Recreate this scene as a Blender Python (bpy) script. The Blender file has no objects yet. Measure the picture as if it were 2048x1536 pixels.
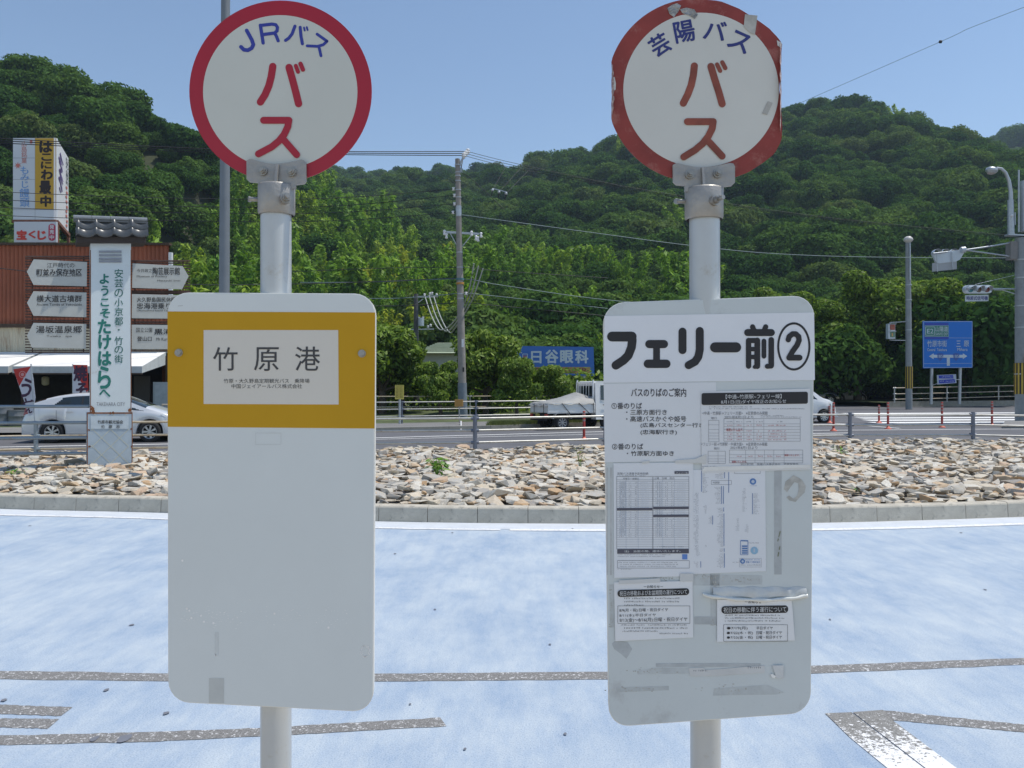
import bpy, bmesh, math, random
import numpy as np
from mathutils import Vector, Matrix, Euler
R = math.radians
random.seed(7)
S = bpy.context.scene
# ------------------------------------------------------------------ camera, light, exposure
F, CX, HY, H = 1607.0, 1024.0, 785.0, 1.55      # focal length and horizon of the photograph in its own pixels
cam_d = bpy.data.cameras.new('camera'); cam = bpy.data.objects.new('camera', cam_d); S.collection.objects.link(cam)
cam.location = (0, 0, H); cam.rotation_euler = (R(90), 0, 0)
cam_d.sensor_width = 36; cam_d.lens = 36 * F / 2048; cam_d.shift_y = (HY - 768) / 2048
cam_d.clip_start = .05; cam_d.clip_end = 4000
S.camera = cam
SUN_EL, SUN_AZ = R(67), R(82.5)                    # azimuth clockwise from +Y (straight ahead)
W = bpy.data.worlds.new('World'); S.world = W; W.use_nodes = True
wn = W.node_tree.nodes; wl = W.node_tree.links
sky = wn.new('ShaderNodeTexSky'); sky.sky_type = 'NISHITA'; sky.sun_disc = False
sky.sun_elevation = SUN_EL; sky.sun_rotation = SUN_AZ
sky.air_density = 1.0; sky.dust_density = .0; sky.ozone_density = .5; sky.altitude = 0
bg = wn['Background']; bg.inputs['Strength'].default_value = .149
wl.new(sky.outputs[0], bg.inputs['Color'])
sd = bpy.data.lights.new('sun', 'SUN'); sd.energy = 4.3; sd.angle = R(.55); sd.color = (1, .945, .85)
so = bpy.data.objects.new('sun', sd); S.collection.objects.link(so)
sdir = Vector((math.sin(SUN_AZ) * math.cos(SUN_EL), math.cos(SUN_AZ) * math.cos(SUN_EL), math.sin(SUN_EL)))
so.rotation_euler = sdir.to_track_quat('Z', 'Y').to_euler(); so.location = (0, 0, 30)
S.view_settings.view_transform = 'Standard'; S.view_settings.look = 'None'
S.view_settings.exposure = 0.0; S.view_settings.gamma = 1; S.view_settings.use_curve_mapping = False
S.cycles.max_bounces = 6; S.cycles.transparent_max_bounces = 6
S.cycles.diffuse_bounces = 3; S.cycles.glossy_bounces = 3; S.cycles.caustics_reflective = False; S.cycles.caustics_refractive = False

# ------------------------------------------------------------------ helpers
def P(px, py, D):            # the point that many metres ahead which the photograph shows at (px, py)
    return Vector(((px - CX) / F * D, D, H - (py - HY) / F * D))
def gz(y):                   # the road climbs gently away from the lot
    return max(0.0, .02 * (min(y, 62) - 19))
def GY(py):                  # distance at which the road surface shows on photo row py
    return (H + .38) / ((py - HY) / F + .02)
def G(px, py, dz=0):
    D = H / ((py - HY) / F)
    if D > 19: D = GY(py)
    return Vector(((px - CX) / F * D, D, gz(D) + dz))

class MB:
    def __init__(s): s.v = []; s.f = []; s.sm = []
    def add(s, vs, fs, sm=False):
        n = len(s.v); s.v += [Vector(a) for a in vs]; s.f += [tuple(i + n for i in f) for f in fs]; s.sm += [sm] * len(fs); return s
    def box(s, x0, x1, y0, y1, z0, z1):
        return s.add([(x0,y0,z0),(x1,y0,z0),(x1,y1,z0),(x0,y1,z0),(x0,y0,z1),(x1,y0,z1),(x1,y1,z1),(x0,y1,z1)],
                     [(0,3,2,1),(4,5,6,7),(0,1,5,4),(1,2,6,5),(2,3,7,6),(3,0,4,7)])
    def bar(s, a, b, w, h):   # box beam between two points, w sideways, h upwards
        a = Vector(a); b = Vector(b); d = (b - a).normalized()
        up = Vector((0,0,1)) if abs(d.z) < .95 else Vector((0,1,0))
        x = d.cross(up).normalized(); z = x.cross(d).normalized()
        vs = [p + x * i * w / 2 + z * j * h / 2 for p in (a, b) for i, j in ((-1,-1),(1,-1),(1,1),(-1,1))]
        return s.add(vs, [(0,1,2,3),(7,6,5,4),(0,4,5,1),(1,5,6,2),(2,6,7,3),(3,7,4,0)])
    def cyl(s, a, b, r0, r1=None, n=16, cap=True):
        r1 = r0 if r1 is None else r1
        a = Vector(a); b = Vector(b); d = (b - a).normalized()
        t = Vector((1,0,0)) if abs(d.x) < .9 else Vector((0,1,0))
        x = d.cross(t).normalized(); y = d.cross(x)
        vs = [c + (x * math.cos(2*math.pi*i/n) + y * math.sin(2*math.pi*i/n)) * r for c, r in ((a, r0), (b, r1)) for i in range(n)]
        s.add(vs, [(i, n+i, n+(i+1)%n, (i+1)%n) for i in range(n)], True)
        if cap:
            s.add(vs[:n], [tuple(range(n))]); s.add(vs[n:], [tuple(range(n-1,-1,-1))])
        return s
    def tube(s, pts, r, n=6):
        pts = [Vector(p) for p in pts]; rings = []
        for i, p in enumerate(pts):
            d = (pts[min(i+1, len(pts)-1)] - pts[max(i-1, 0)]).normalized()
            t = Vector((0,0,1)) if abs(d.z) < .9 else Vector((1,0,0))
            x = d.cross(t).normalized(); y = d.cross(x)
            rr = r[i] if isinstance(r, (list, tuple)) else r
            rings.append([p + (x*math.cos(2*math.pi*k/n) + y*math.sin(2*math.pi*k/n))*rr for k in range(n)])
        vs = [v for g in rings for v in g]
        fs = [(i*n+k, (i+1)*n+k, (i+1)*n+(k+1)%n, i*n+(k+1)%n) for i in range(len(pts)-1) for k in range(n)]
        s.add(vs, fs, True); s.add(rings[0], [tuple(range(n))]); s.add(rings[-1], [tuple(range(n-1,-1,-1))])
        return s
    def lathe(s, prof, c=(0,0,0), axis='z', n=24):   # prof: (radius, height)
        vs = []
        for r, h in prof:
            for i in range(n):
                a = 2*math.pi*i/n; u, w = r*math.cos(a), r*math.sin(a)
                p = {'z': (u, w, h), 'y': (u, h, w), 'x': (h, u, w)}[axis]; vs.append(Vector(p) + Vector(c))
        fs = [(j*n+i, j*n+(i+1)%n, (j+1)*n+(i+1)%n, (j+1)*n+i) for j in range(len(prof)-1) for i in range(n)]
        return s.add(vs, fs, True)
    def prism(s, poly, y0, y1):   # polygon in x,z pushed from y0 (front) to y1
        n = len(poly); vs = [(a, y0, b) for a, b in poly] + [(a, y1, b) for a, b in poly]
        s.add(vs, [tuple(range(n)), tuple(range(2*n-1, n-1, -1))]); 
        return s.add(vs, [(i, n+i, n+(i+1)%n, (i+1)%n) for i in range(n)])
    def face(s, pts): return s.add(pts, [tuple(range(len(pts)))])
    def T(s, M): s.v = [M @ v for v in s.v]; return s
    def join(s, o): return s.add(o.v, [tuple(f) for f in o.f])

OFF = {}
def mesh_of(name, mb, off=Vector((0,0,0))):
    me = bpy.data.meshes.new(name); me.from_pydata([tuple(v - off) for v in mb.v], [], mb.f)
    me.polygons.foreach_set('use_smooth', mb.sm); me.update(); return me
def thing(name, loc, label, cat, group=None):
    o = bpy.data.objects.new(name, None); S.collection.objects.link(o); o.location = loc; o.empty_display_size = .2
    o['label'] = label; o['category'] = cat
    if group: o['group'] = group
    OFF[o.name] = Vector(loc); return o
def part(name, mb, m, parent, label=None, kind=None):
    off = OFF[parent.name]; me = mesh_of(name, mb, off)
    for k in (m if isinstance(m, list) else [m]): me.materials.append(k)
    o = bpy.data.objects.new(name, me); S.collection.objects.link(o); o.parent = parent; OFF[o.name] = off
    if label: o['label'] = label
    if kind: o['kind'] = kind
    return o
def single(name, mb, m, label, cat, group=None):
    lo = Vector((sum(v.x for v in mb.v)/len(mb.v), sum(v.y for v in mb.v)/len(mb.v), min(v.z for v in mb.v)))
    me = mesh_of(name, mb, lo); me.materials.append(m)
    o = bpy.data.objects.new(name, me); S.collection.objects.link(o); o.location = lo; OFF[o.name] = lo
    o['label'] = label; o['category'] = cat
    if group: o['group'] = group
    return o
def struct(name, mb, m, kind='structure'):
    me = mesh_of(name, mb); me.materials.append(m)
    o = bpy.data.objects.new(name, me); S.collection.objects.link(o); o['kind'] = kind; OFF[o.name] = Vector((0,0,0)); return o
def copy_tree(root, loc, rot=None, label=None):
    def rec(o, par):
        c = o.copy(); S.collection.objects.link(c)
        if par: c.parent = par
        for ch in o.children: rec(ch, c)
        return c
    c = rec(root, None); c.location = loc
    if rot is not None: c.rotation_euler = rot
    if label: c['label'] = label
    return c

# ------------------------------------------------------------------ materials
def new_mat(name):
    m = bpy.data.materials.new(name); m.use_nodes = True; return m, m.node_tree.nodes, m.node_tree.links
def ramp(n, stops, interp='LINEAR'):
    r = n.new('ShaderNodeValToRGB'); r.color_ramp.interpolation = interp
    e = r.color_ramp.elements
    while len(e) < len(stops): e.new(.5)
    for i, (p, c) in enumerate(stops):
        e[i].position = p; e[i].color = (*c, 1) if len(c) == 3 else c
    return r
def noise(n, l, scale, detail=4, rough=.6, vec=None, stretch=None):
    t = n.new('ShaderNodeTexNoise'); t.inputs['Scale'].default_value = scale; t.inputs['Detail'].default_value = detail; t.inputs['Roughness'].default_value = rough
    tc = n.new('ShaderNodeTexCoord'); mp = n.new('ShaderNodeMapping')
    l.new(tc.outputs[vec or 'Object'], mp.inputs[0])
    if stretch: mp.inputs['Scale'].default_value = stretch
    l.new(mp.outputs[0], t.inputs['Vector']); return t
def mixc(n, l, fac, a, b, mode='MIX'):
    x = n.new('ShaderNodeMix'); x.data_type = 'RGBA'; x.blend_type = mode
    for k, v in ((0, fac), (6, a), (7, b)):
        if isinstance(v, (int, float)): x.inputs[k].default_value = v
        elif isinstance(v, (tuple, list)): x.inputs[k].default_value = (*v, 1) if len(v) == 3 else v
        else: l.new(v, x.inputs[k])
    return x.outputs[2]
def bumpn(n, l, h, strength, dist):
    b = n.new('ShaderNodeBump'); b.inputs['Strength'].default_value = strength; b.inputs['Distance'].default_value = dist
    l.new(h, b.inputs['Height']); return b.outputs[0]
MATS = {}
def mat(name, col, rough=.55, metal=0, var=.12, scale=6, bump=0, bscale=80, spec=.5, dirt=0, dirtcol=(.12,.09,.06), stretch=None, coat=0):
    if name in MATS: return MATS[name]
    m, n, l = new_mat(name); b = n['Principled BSDF']
    t = noise(n, l, scale, 5, .65, None, stretch)
    r = ramp(n, [(.3, tuple(c*(1-var) for c in col)), (.7, tuple(min(1, c*(1+var)) for c in col))]); l.new(t.outputs['Fac'], r.inputs[0])
    out = r.outputs[0]
    if dirt:
        t2 = noise(n, l, scale*2.3, 8, .75, None, stretch); r2 = ramp(n, [(.62-.2*dirt, (0,0,0)), (.78-.12*dirt, (1,1,1))]); l.new(t2.outputs['Fac'], r2.inputs[0])
        out = mixc(n, l, r2.outputs[0], out, dirtcol)
    l.new(out, b.inputs['Base Color'])
    b.inputs['Roughness'].default_value = rough; b.inputs['Metallic'].default_value = metal
    b.inputs['Specular IOR Level'].default_value = spec; b.inputs['Coat Weight'].default_value = coat
    if bump:
        t3 = noise(n, l, bscale, 4, .6); l.new(bumpn(n, l, t3.outputs['Fac'], bump, .02), b.inputs['Normal'])
    MATS[name] = m; return m

def lot_mat():
    m, n, l = new_mat('blue_coated_asphalt'); b = n['Principled BSDF']
    big = noise(n, l, 1.3, 6, .7, None, (1.2, .8, 1)); streak = noise(n, l, 3.0, 7, .75, None, (2.2, .45, 1))
    fine = noise(n, l, 130, 3, .7); mid = noise(n, l, 28, 5, .7)
    r = ramp(n, [(.34, (.305,.385,.485)), (.5, (.38,.45,.525)), (.66, (.445,.508,.56))]); l.new(big.outputs['Fac'], r.inputs[0])
    r2 = ramp(n, [(.38, (.84,.885,.96)), (.58, (1.05,1.03,1.02))]); l.new(streak.outputs['Fac'], r2.inputs[0])
    c = mixc(n, l, .85, r.outputs[0], r2.outputs[0], 'MULTIPLY')
    r3 = ramp(n, [(.30, (.50,.58,.70)), (.45, (.98,.98,.98)), (.62, (1.16,1.14,1.12))]); l.new(fine.outputs['Fac'], r3.inputs[0])
    c = mixc(n, l, .85, c, r3.outputs[0], 'MULTIPLY')
    r4 = ramp(n, [(.27, (.45,.47,.52)), (.33, (1,1,1))]); l.new(mid.outputs['Fac'], r4.inputs[0])
    c = mixc(n, l, .7, c, r4.outputs[0], 'MULTIPLY')
    l.new(c, b.inputs['Base Color']); b.inputs['Roughness'].default_value = .85; b.inputs['Specular IOR Level'].default_value = .3
    l.new(bumpn(n, l, fine.outputs['Fac'], .5, .004), b.inputs['Normal']); return m
def fleck_mat(name, base, white, amount, scale=70, grad=None):
    m, n, l = new_mat(name); b = n['Principled BSDF']
    t = noise(n, l, scale, 5, .7); t2 = noise(n, l, 26, 6, .8); t3 = noise(n, l, 160, 2, .6)
    a = n.new('ShaderNodeMath'); a.operation = 'ADD'; l.new(t.outputs['Fac'], a.inputs[0]); l.new(t2.outputs['Fac'], a.inputs[1])
    src = a.outputs[0]
    if grad:   # how much paint is left: more of it towards grad[1] along y
        tc = n.new('ShaderNodeTexCoord'); sp = n.new('ShaderNodeSeparateXYZ'); l.new(tc.outputs['Object'], sp.inputs[0])
        mr = n.new('ShaderNodeMapRange'); mr.inputs[1].default_value = grad[0]; mr.inputs[2].default_value = grad[1]; mr.inputs[3].default_value = -.12; mr.inputs[4].default_value = .55
        l.new(sp.outputs['Y'], mr.inputs[0]); a2 = n.new('ShaderNodeMath'); a2.operation = 'ADD'; l.new(src, a2.inputs[0]); l.new(mr.outputs[0], a2.inputs[1]); src = a2.outputs[0]
    r = ramp(n, [(amount/2, (0,0,0)), (amount/2+.02, (1,1,1))])
    hm = n.new('ShaderNodeMath'); hm.operation = 'MULTIPLY'; hm.inputs[1].default_value = .5; l.new(src, hm.inputs[0]); l.new(hm.outputs[0], r.inputs[0])
    rb = ramp(n, [(.3, tuple(c*.6 for c in base)), (.7, tuple(c*1.35 for c in base))]); l.new(t3.outputs['Fac'], rb.inputs[0])
    l.new(mixc(n, l, r.outputs[0], rb.outputs[0], white), b.inputs['Base Color']); b.inputs['Roughness'].default_value = .85
    l.new(bumpn(n, l, t3.outputs['Fac'], .5, .004), b.inputs['Normal']); return m
def asphalt_mat(name, base, patch=.25):
    m, n, l = new_mat(name); b = n['Principled BSDF']
    t = noise(n, l, 120, 3, .7); t2 = noise(n, l, .6, 5, .6, None, (.5, 2, 1))
    r = ramp(n, [(.3, tuple(c*.75 for c in base)), (.7, tuple(c*1.25 for c in base))]); l.new(t.outputs['Fac'], r.inputs[0])
    r2 = ramp(n, [(.3, (1-patch,)*3), (.7, (1+patch*.6,)*3)]); l.new(t2.outputs['Fac'], r2.inputs[0])
    l.new(mixc(n, l, 1, r.outputs[0], r2.outputs[0], 'MULTIPLY'), b.inputs['Base Color']); b.inputs['Roughness'].default_value = .8
    l.new(bumpn(n, l, t.outputs['Fac'], .4, .004), b.inputs['Normal']); return m
STONE_STOPS = [(0, (.56,.54,.49)), (.14, (.40,.39,.37)), (.24, (.58,.51,.41)), (.34, (.52,.39,.26)), (.43, (.66,.64,.58)), (.60, (.45,.45,.43)), (.71, (.47,.30,.16)), (.76, (.62,.56,.46)), (.90, (.27,.26,.25)), (.94, (.58,.42,.30))]
def stone_mat(name, island):
    m, n, l = new_mat(name); b = n['Principled BSDF']
    src = n.new('ShaderNodeNewGeometry').outputs['Random Per Island'] if island else n.new('ShaderNodeObjectInfo').outputs['Random']
    r = ramp(n, STONE_STOPS, 'CONSTANT'); l.new(src, r.inputs[0])
    t = noise(n, l, 9, 6, .7, 'Object'); t2 = noise(n, l, 60, 4, .7, 'Object')
    rr = ramp(n, [(.40, (0,0,0)), (.66, (1,1,1))]); l.new(t.outputs['Fac'], rr.inputs[0])
    ms = n.new('ShaderNodeMath'); ms.operation = 'MULTIPLY'; ms.inputs[1].default_value = .55; l.new(rr.outputs[0], ms.inputs[0])
    c = mixc(n, l, ms.outputs[0], r.outputs[0], (.50,.40,.27))
    r3 = ramp(n, [(.3, (.68,.68,.70)), (.7, (1.16,1.14,1.1))]); l.new(t2.outputs['Fac'], r3.inputs[0])
    c = mixc(n, l, 1, c, r3.outputs[0], 'MULTIPLY')
    l.new(c, b.inputs['Base Color']); b.inputs['Roughness'].default_value = .8
    l.new(bumpn(n, l, t2.outputs['Fac'], .5, .01), b.inputs['Normal']); return m
def leaf_mat(name, cols, island=True, trans=.35, hue_obj=.5, gloss=.02):
    m, n, l = new_mat(name)
    for x in list(n):
        if x.type == 'BSDF_PRINCIPLED': n.remove(x)
    out = n['Material Output']
    gi = n.new('ShaderNodeNewGeometry').outputs['Random Per Island']; oi = n.new('ShaderNodeObjectInfo').outputs['Random']
    r = ramp(n, [(i/(len(cols)-1), c) for i, c in enumerate(cols)])
    mx = n.new('ShaderNodeMix'); mx.inputs[0].default_value = hue_obj; l.new(gi, mx.inputs[2]); l.new(oi, mx.inputs[3]); l.new(mx.outputs[0], r.inputs[0])
    ri = ramp(n, [(0, (.7,.7,.7)), (1, (1.3,1.3,1.3))]); l.new(gi, ri.inputs[0])
    c = mixc(n, l, 1, r.outputs[0], ri.outputs[0], 'MULTIPLY')
    d = n.new('ShaderNodeBsdfDiffuse'); l.new(c, d.inputs[0])
    t = n.new('ShaderNodeBsdfTranslucent'); l.new(mixc(n, l, 1, c, (1.25,1.3,.6), 'MULTIPLY'), t.inputs[0])
    g = n.new('ShaderNodeBsdfGlossy'); g.inputs['Roughness'].default_value = .45; g.inputs[0].default_value = (1,1,1,1)
    s1 = n.new('ShaderNodeMixShader'); s1.inputs[0].default_value = trans; l.new(d.outputs[0], s1.inputs[1]); l.new(t.outputs[0], s1.inputs[2])
    s2 = n.new('ShaderNodeMixShader'); s2.inputs[0].default_value = gloss; l.new(s1.outputs[0], s2.inputs[1]); l.new(g.outputs[0], s2.inputs[2])
    l.new(s2.outputs[0], out.inputs[0]); return m
def glass_mat(name, col=(.02,.025,.03), rough=.08):
    m, n, l = new_mat(name); b = n['Principled BSDF']; b.inputs['Base Color'].default_value = (*col, 1); b.inputs['Roughness'].default_value = rough
    b.inputs['Specular IOR Level'].default_value = .8; return m

# ------------------------------------------------------------------ flat print
_TX = {}
def glyphs(s, bold=0):
    k = (s, bold)
    if k not in _TX:
        c = bpy.data.curves.new('t', 'FONT'); c.body = s; c.size = 1; c.resolution_u = 3; c.offset = bold; c.fill_mode = 'FRONT'
        o = bpy.data.objects.new('t', c); S.collection.objects.link(o)
        dg = bpy.context.evaluated_depsgraph_get(); me = bpy.data.meshes.new_from_object(o.evaluated_get(dg))
        vs = [(v.co.x, v.co.y) for v in me.vertices]; fs = [tuple(p.vertices) for p in me.polygons]
        bpy.data.objects.remove(o); bpy.data.curves.remove(c); bpy.data.meshes.remove(me)
        x0 = min(v[0] for v in vs); x1 = max(v[0] for v in vs); y0 = min(v[1] for v in vs); y1 = max(v[1] for v in vs)
        if len(s) == 1 and s in 'ー一・':
            x0, x1, y0, y1 = .03, .97, -.06, .84
        _TX[k] = ([((x-x0)/(x1-x0), (y-y0)/(y1-y0)) for x, y in vs], fs)
    return _TX[k]
class Face:
    """a flat sign: photo pixels -> points on its plane, D metres ahead, turned by yaw, roll and tilt about its own middle"""
    def __init__(s, cx, cy, D, yaw=0, roll=0, tilt=0):
        s.c = (cx, cy); s.D = D
        s.M = Matrix.Translation(P(cx, cy, D)) @ Matrix.Rotation(R(yaw), 4, 'Z') @ Matrix.Rotation(R(roll), 4, 'Y') @ Matrix.Rotation(R(tilt), 4, 'X')
        s.Mi = s.M.inverted(); s.o = s.Mi @ Vector((0, 0, H))
    def q(s, px, py):     # where the line of sight through that pixel meets the sign's own plane
        d = s.Mi.to_3x3() @ Vector(((px-CX)/F, 1, -(py-HY)/F)); t = -s.o.y/d.y; return (s.o.x + d.x*t, s.o.z + d.z*t)
    def poly(s, pts, y0, y1, mb=None):
        mb = mb or MB(); t = MB().prism([s.q(*p) for p in pts], y0, y1).T(s.M); n = len(mb.v); mb.v += t.v; mb.f += [tuple(i+n for i in f) for f in t.f]; mb.sm += t.sm; return mb
    def flat(s, pts, y, mb=None):
        mb = mb or MB(); mb.add([s.M @ Vector((s.q(*p)[0], y, s.q(*p)[1])) for p in pts], [tuple(range(len(pts)))]); return mb
    def rect(s, x0, y0, x1, y1, y, mb=None): return s.flat([(x0,y1),(x1,y1),(x1,y0),(x0,y0)], y, mb)
    def text(s, st, x0, y0, x1, y1, y, mb=None, bold=0, rot=0):
        mb = mb or MB(); vs, fs = glyphs(st); cx, cy = (x0+x1)/2, (y0+y1)/2; w, h = x1-x0, y1-y0
        ca, sa = math.cos(R(rot)), math.sin(R(rot)); em = min(h, w/max(1, len(st)))*bold*1.0; k = 0
        for ox, oy in ([(0,0)] if bold == 0 else [(math.cos(t)*em, math.sin(t)*em) for t in np.arange(0, 6.28, math.pi/3)]):
            out = []
            for u, v in vs:
                a, b = (u-.5)*(w-2*em) + ox, (v-.5)*(h-2*em) + oy; px, py = cx + a*ca - b*sa, cy - (a*sa + b*ca)
                q = s.q(px, py); out.append(s.M @ Vector((q[0], y - k*.00002*s.D, q[1])))
            mb.add(out, fs); k += 1
        return mb
    def stroke(s, pts, w, y, mb=None):      # round-ended brush line, width in pixels
        mb = mb or MB(); r = w/2
        for (a, b), (c, d) in zip(pts, pts[1:]):
            an = math.atan2(d-b, c-a); pl = []
            for k in range(9): t = an + math.pi/2 + math.pi*k/8; pl.append((a + r*math.cos(t), b + r*math.sin(t)))
            for k in range(9): t = an - math.pi/2 + math.pi*k/8; pl.append((c + r*math.cos(t), d + r*math.sin(t)))
            y -= .00002*s.D
            s.flat(pl, y, mb)
        return mb
    def line(s, x0, y0, x1, y1, w, y, mb=None):
        mb = mb or MB(); an = math.atan2(y1-y0, x1-x0); dx, dy = -math.sin(an)*w/2, math.cos(an)*w/2
        return s.flat([(x0+dx,y0+dy),(x1+dx,y1+dy),(x1-dx,y1-dy),(x0-dx,y0-dy)], y, mb)
    def frame(s, x0, y0, x1, y1, w, y, mb):
        for a in ((x0,y0,x1,y0),(x0,y1,x1,y1),(x0,y0,x0,y1),(x1,y0,x1,y1)): s.line(*a, w, y, mb)
    def micro(s, x0, y0, x1, y1, y, mb, g=None):     # a row of print too small to read
        h = y1 - y0; x = x0
        while x < x1:
            w = h * random.uniform(.5, .85); hh = h * random.uniform(.55, 1)
            if random.random() > .12:
                s.rect(x, y1-hh, min(x+w*.55, x1), y1-hh*.25, y, mb) if random.random() < .5 else (s.rect(x, y1-hh, x+w*.85, y1-hh*.72, y, mb), s.rect(x+w*.3, y1-hh*.7, x+w*.55, y1, y, mb))
            x += h * .95
def rrect(x0, y0, x1, y1, r, n=7):
    out = []
    for cx, cy, a in ((x1-r, y1-r, 0), (x0+r, y1-r, 90), (x0+r, y0+r, 180), (x1-r, y0+r, 270)):
        for k in range(n): t = R(a + 90*k/(n-1)); out.append((cx + r*math.cos(t), cy + r*math.sin(t)))
    return out     # in pixel space (y down)
def disc_poly(cx, cy, r, n=72, ry=None): return [(cx + r*math.cos(2*math.pi*k/n), cy + (ry or r)*math.sin(2*math.pi*k/n)) for k in range(n)]

def warp(poly, x0, y0, x1, y1, TL, TR, BR, BL):
    out = []
    for x, y in poly:
        u, v = (x-x0)/(x1-x0), (y-y0)/(y1-y0)
        out.append(tuple(TL[i]*(1-u)*(1-v)+TR[i]*u*(1-v)+BR[i]*u*v+BL[i]*(1-u)*v for i in (0,1)))
    return out
# ------------------------------------------------------------------ ground, lot, road
rng = np.random.default_rng(11)
M_soil = mat('dry_soil', (.10,.085,.06), .95, var=.35, scale=3)
M_conc = mat('kerb_concrete', (.50,.46,.385), .9, var=.16, scale=5, bump=.4, bscale=90, dirt=.35, dirtcol=(.20,.19,.17))
M_conc2 = mat('wall_concrete', (.33,.31,.26), .9, var=.18, scale=2, bump=.4, dirt=.4, dirtcol=(.16,.15,.12))
M_gray = mat('galvanised_steel', (.42,.45,.48), .42, .55, var=.12, scale=9)
M_white = mat('white_road_paint', (.78,.78,.76), .8, var=.08, scale=14, dirt=.3, dirtcol=(.35,.35,.34))
M_asph = asphalt_mat('road_asphalt', (.115,.115,.125))
struct('ground', MB().face([(-1500,-40,-.08),(1500,-40,-.08),(1500,2500,-.08),(-1500,2500,-.08)]), M_soil)
lot = struct('parking_lot', MB().face([(-40,-8,0),(40,-8,0),(40,12.5,0),(-40,12.5,0)]), lot_mat())
struct('sidewalk', MB().box(-40, 40, -14, 2.35, -.06, .12), mat('tan_paving', (.44,.385,.315), .9, var=.12, scale=6, bump=.3))
struct('sidewalk_kerb', MB().box(-40, 40, 2.352, 2.50, -.06, .125), M_conc)
KERB = [(-400,12.2),(-150,11.3),(0,10.69),(330,10.33),(750,9.66),(1210,9.47),(1640,9.54),(2048,10.0),(2300,10.5)]
KP = [Vector(((px-CX)/F*D, D, 0)) for px, D in KERB]
def smooth_poly(pts, step):
    out = []; n = len(pts)
    for i in range(n-1):
        p0, p1, p2, p3 = pts[max(i-1,0)], pts[i], pts[i+1], pts[min(i+2,n-1)]
        k = max(2, int((p2-p1).length/step))
        for j in range(k):
            t = j/k; out.append(.5*((2*p1)+(p2-p0)*t+(2*p0-5*p1+4*p2-p3)*t*t+(-p0+3*p1-3*p2+p3)*t*t*t))
    out.append(pts[-1]); return out
KC = smooth_poly(KP, .1)
kx = np.array([p.x for p in KC]); ky = np.array([p.y for p in KC])
def kerbY(x): return float(np.interp(x, kx, ky))
def resample(pts, step):
    out = [pts[0]]; acc = 0
    for a, b in zip(pts, pts[1:]):
        d = (b-a).length
        while acc + d >= step:
            t = (step-acc)/d; a = a + (b-a)*t; out.append(a); d = (b-a).length; acc = 0
        acc += d
    return out
KB = resample(KC, .6)
kerb = struct('kerb', MB().add([(p.x, p.y+.03, -.05) for p in KC[::4]]+[(p.x, p.y+.03, .12) for p in KC[::4]], [(i,i+1,len(KC[::4])+i+1,len(KC[::4])+i) for i in range(len(KC[::4])-1)]), mat('kerb_mortar', (.14,.13,.12), .95))
prof = [(0,-.03),(.012,.165),(.02,.18),(.035,.19),(.18,.19),(.18,-.03)]
kb0 = None
for i, (a, b) in enumerate(zip(KB, KB[1:])):
    L = .593; d = (b-a).normalized(); an = math.atan2(d.y, d.x)
    if kb0 is None:
        mb = MB(); n = len(prof); vs = [(x, y, z) for x in (0, L) for y, z in prof]
        mb.add(vs, [tuple(range(n)), tuple(range(2*n-1,n-1,-1))] + [(k, n+k, n+(k+1)%n, (k+1)%n) for k in range(n)])
        kb0 = mesh_of('kerb_block', mb); kb0.materials.append(M_conc)
    o = bpy.data.objects.new('kerb_block', kb0); S.collection.objects.link(o); o.parent = kerb
    o.location = (a.x, a.y, random.uniform(-.003,.003)); o.rotation_euler = (0, 0, an + R(random.uniform(-.25,.25)))
def strip(o0, o1, z, x0=-12, x1=14, jag=0):      # band following the kerb
    pts = [p for p in KC if x0 <= p.x <= x1]; vs = []
    for i, p in enumerate(pts):
        a, b = pts[max(i-1,0)], pts[min(i+1,len(pts)-1)]; d = (b-a).normalized(); nrm = Vector((d.y, -d.x, 0))
        for o in (o0, o1): q = p + nrm*(o + random.uniform(-jag, jag)); vs.append((q.x, q.y, z))
    return MB().add(vs, [(2*i, 2*i+1, 2*i+3, 2*i+2) for i in range(len(pts)-1)])
part('gutter_strip', strip(-.01, .40, .003), mat('pale_gutter_paint', (.55,.585,.63), .85, var=.07, scale=5), lot)
part('white_line', strip(.40, .49, .0045, -12, -.1, .006), fleck_mat('gutter_line_paint', (.45,.48,.53), (.74,.74,.74), .92, 50), lot)
part('white_line', strip(.39, .51, .0045, -.1, 14, .006), fleck_mat('gutter_line_paint_thick', (.45,.48,.53), (.78,.78,.78), .90, 50), lot)
M_erased = fleck_mat('erased_line_asphalt', (.195,.19,.185), (.60,.60,.60), 1.10, 75)
def gpoly(top, bot, z):
    mb = MB()
    tx = [p[0] for p in top]; bx = [p[0] for p in bot]; n = 60
    xs0 = np.linspace(tx[0], tx[-1], n); ys0 = np.interp(xs0, tx, [p[1] for p in top]); xs1 = np.linspace(bx[0], bx[-1], n); ys1 = np.interp(xs1, bx, [p[1] for p in bot])
    vs = []
    for a, b, c, d in zip(xs0, ys0, xs1, ys1):
        vs.append(G(a, b + random.uniform(-.7,.7), z)); vs.append(G(c, d + random.uniform(-.7,.7), z))
    return mb.add(vs, [(2*i, 2*i+1, 2*i+3, 2*i+2) for i in range(n-1)])
part('erased_line', gpoly([(-300,1336),(0,1342),(330,1347),(750,1348),(1217,1344),(1640,1332),(2048,1316),(2350,1302)], [(-300,1352),(0,1359),(330,1363),(750,1364),(1217,1359),(1640,1347),(2048,1330),(2350,1316)], .0022), M_erased, lot)
part('erased_line', gpoly([(-200,1406),(0,1410),(145,1415)], [(-200,1425),(0,1428),(122,1433)], .0022), M_erased, lot)
part('erased_line', gpoly([(-200,1434),(0,1437),(118,1439)], [(-200,1452),(0,1455),(95,1458)], .0022), M_erased, lot)
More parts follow.
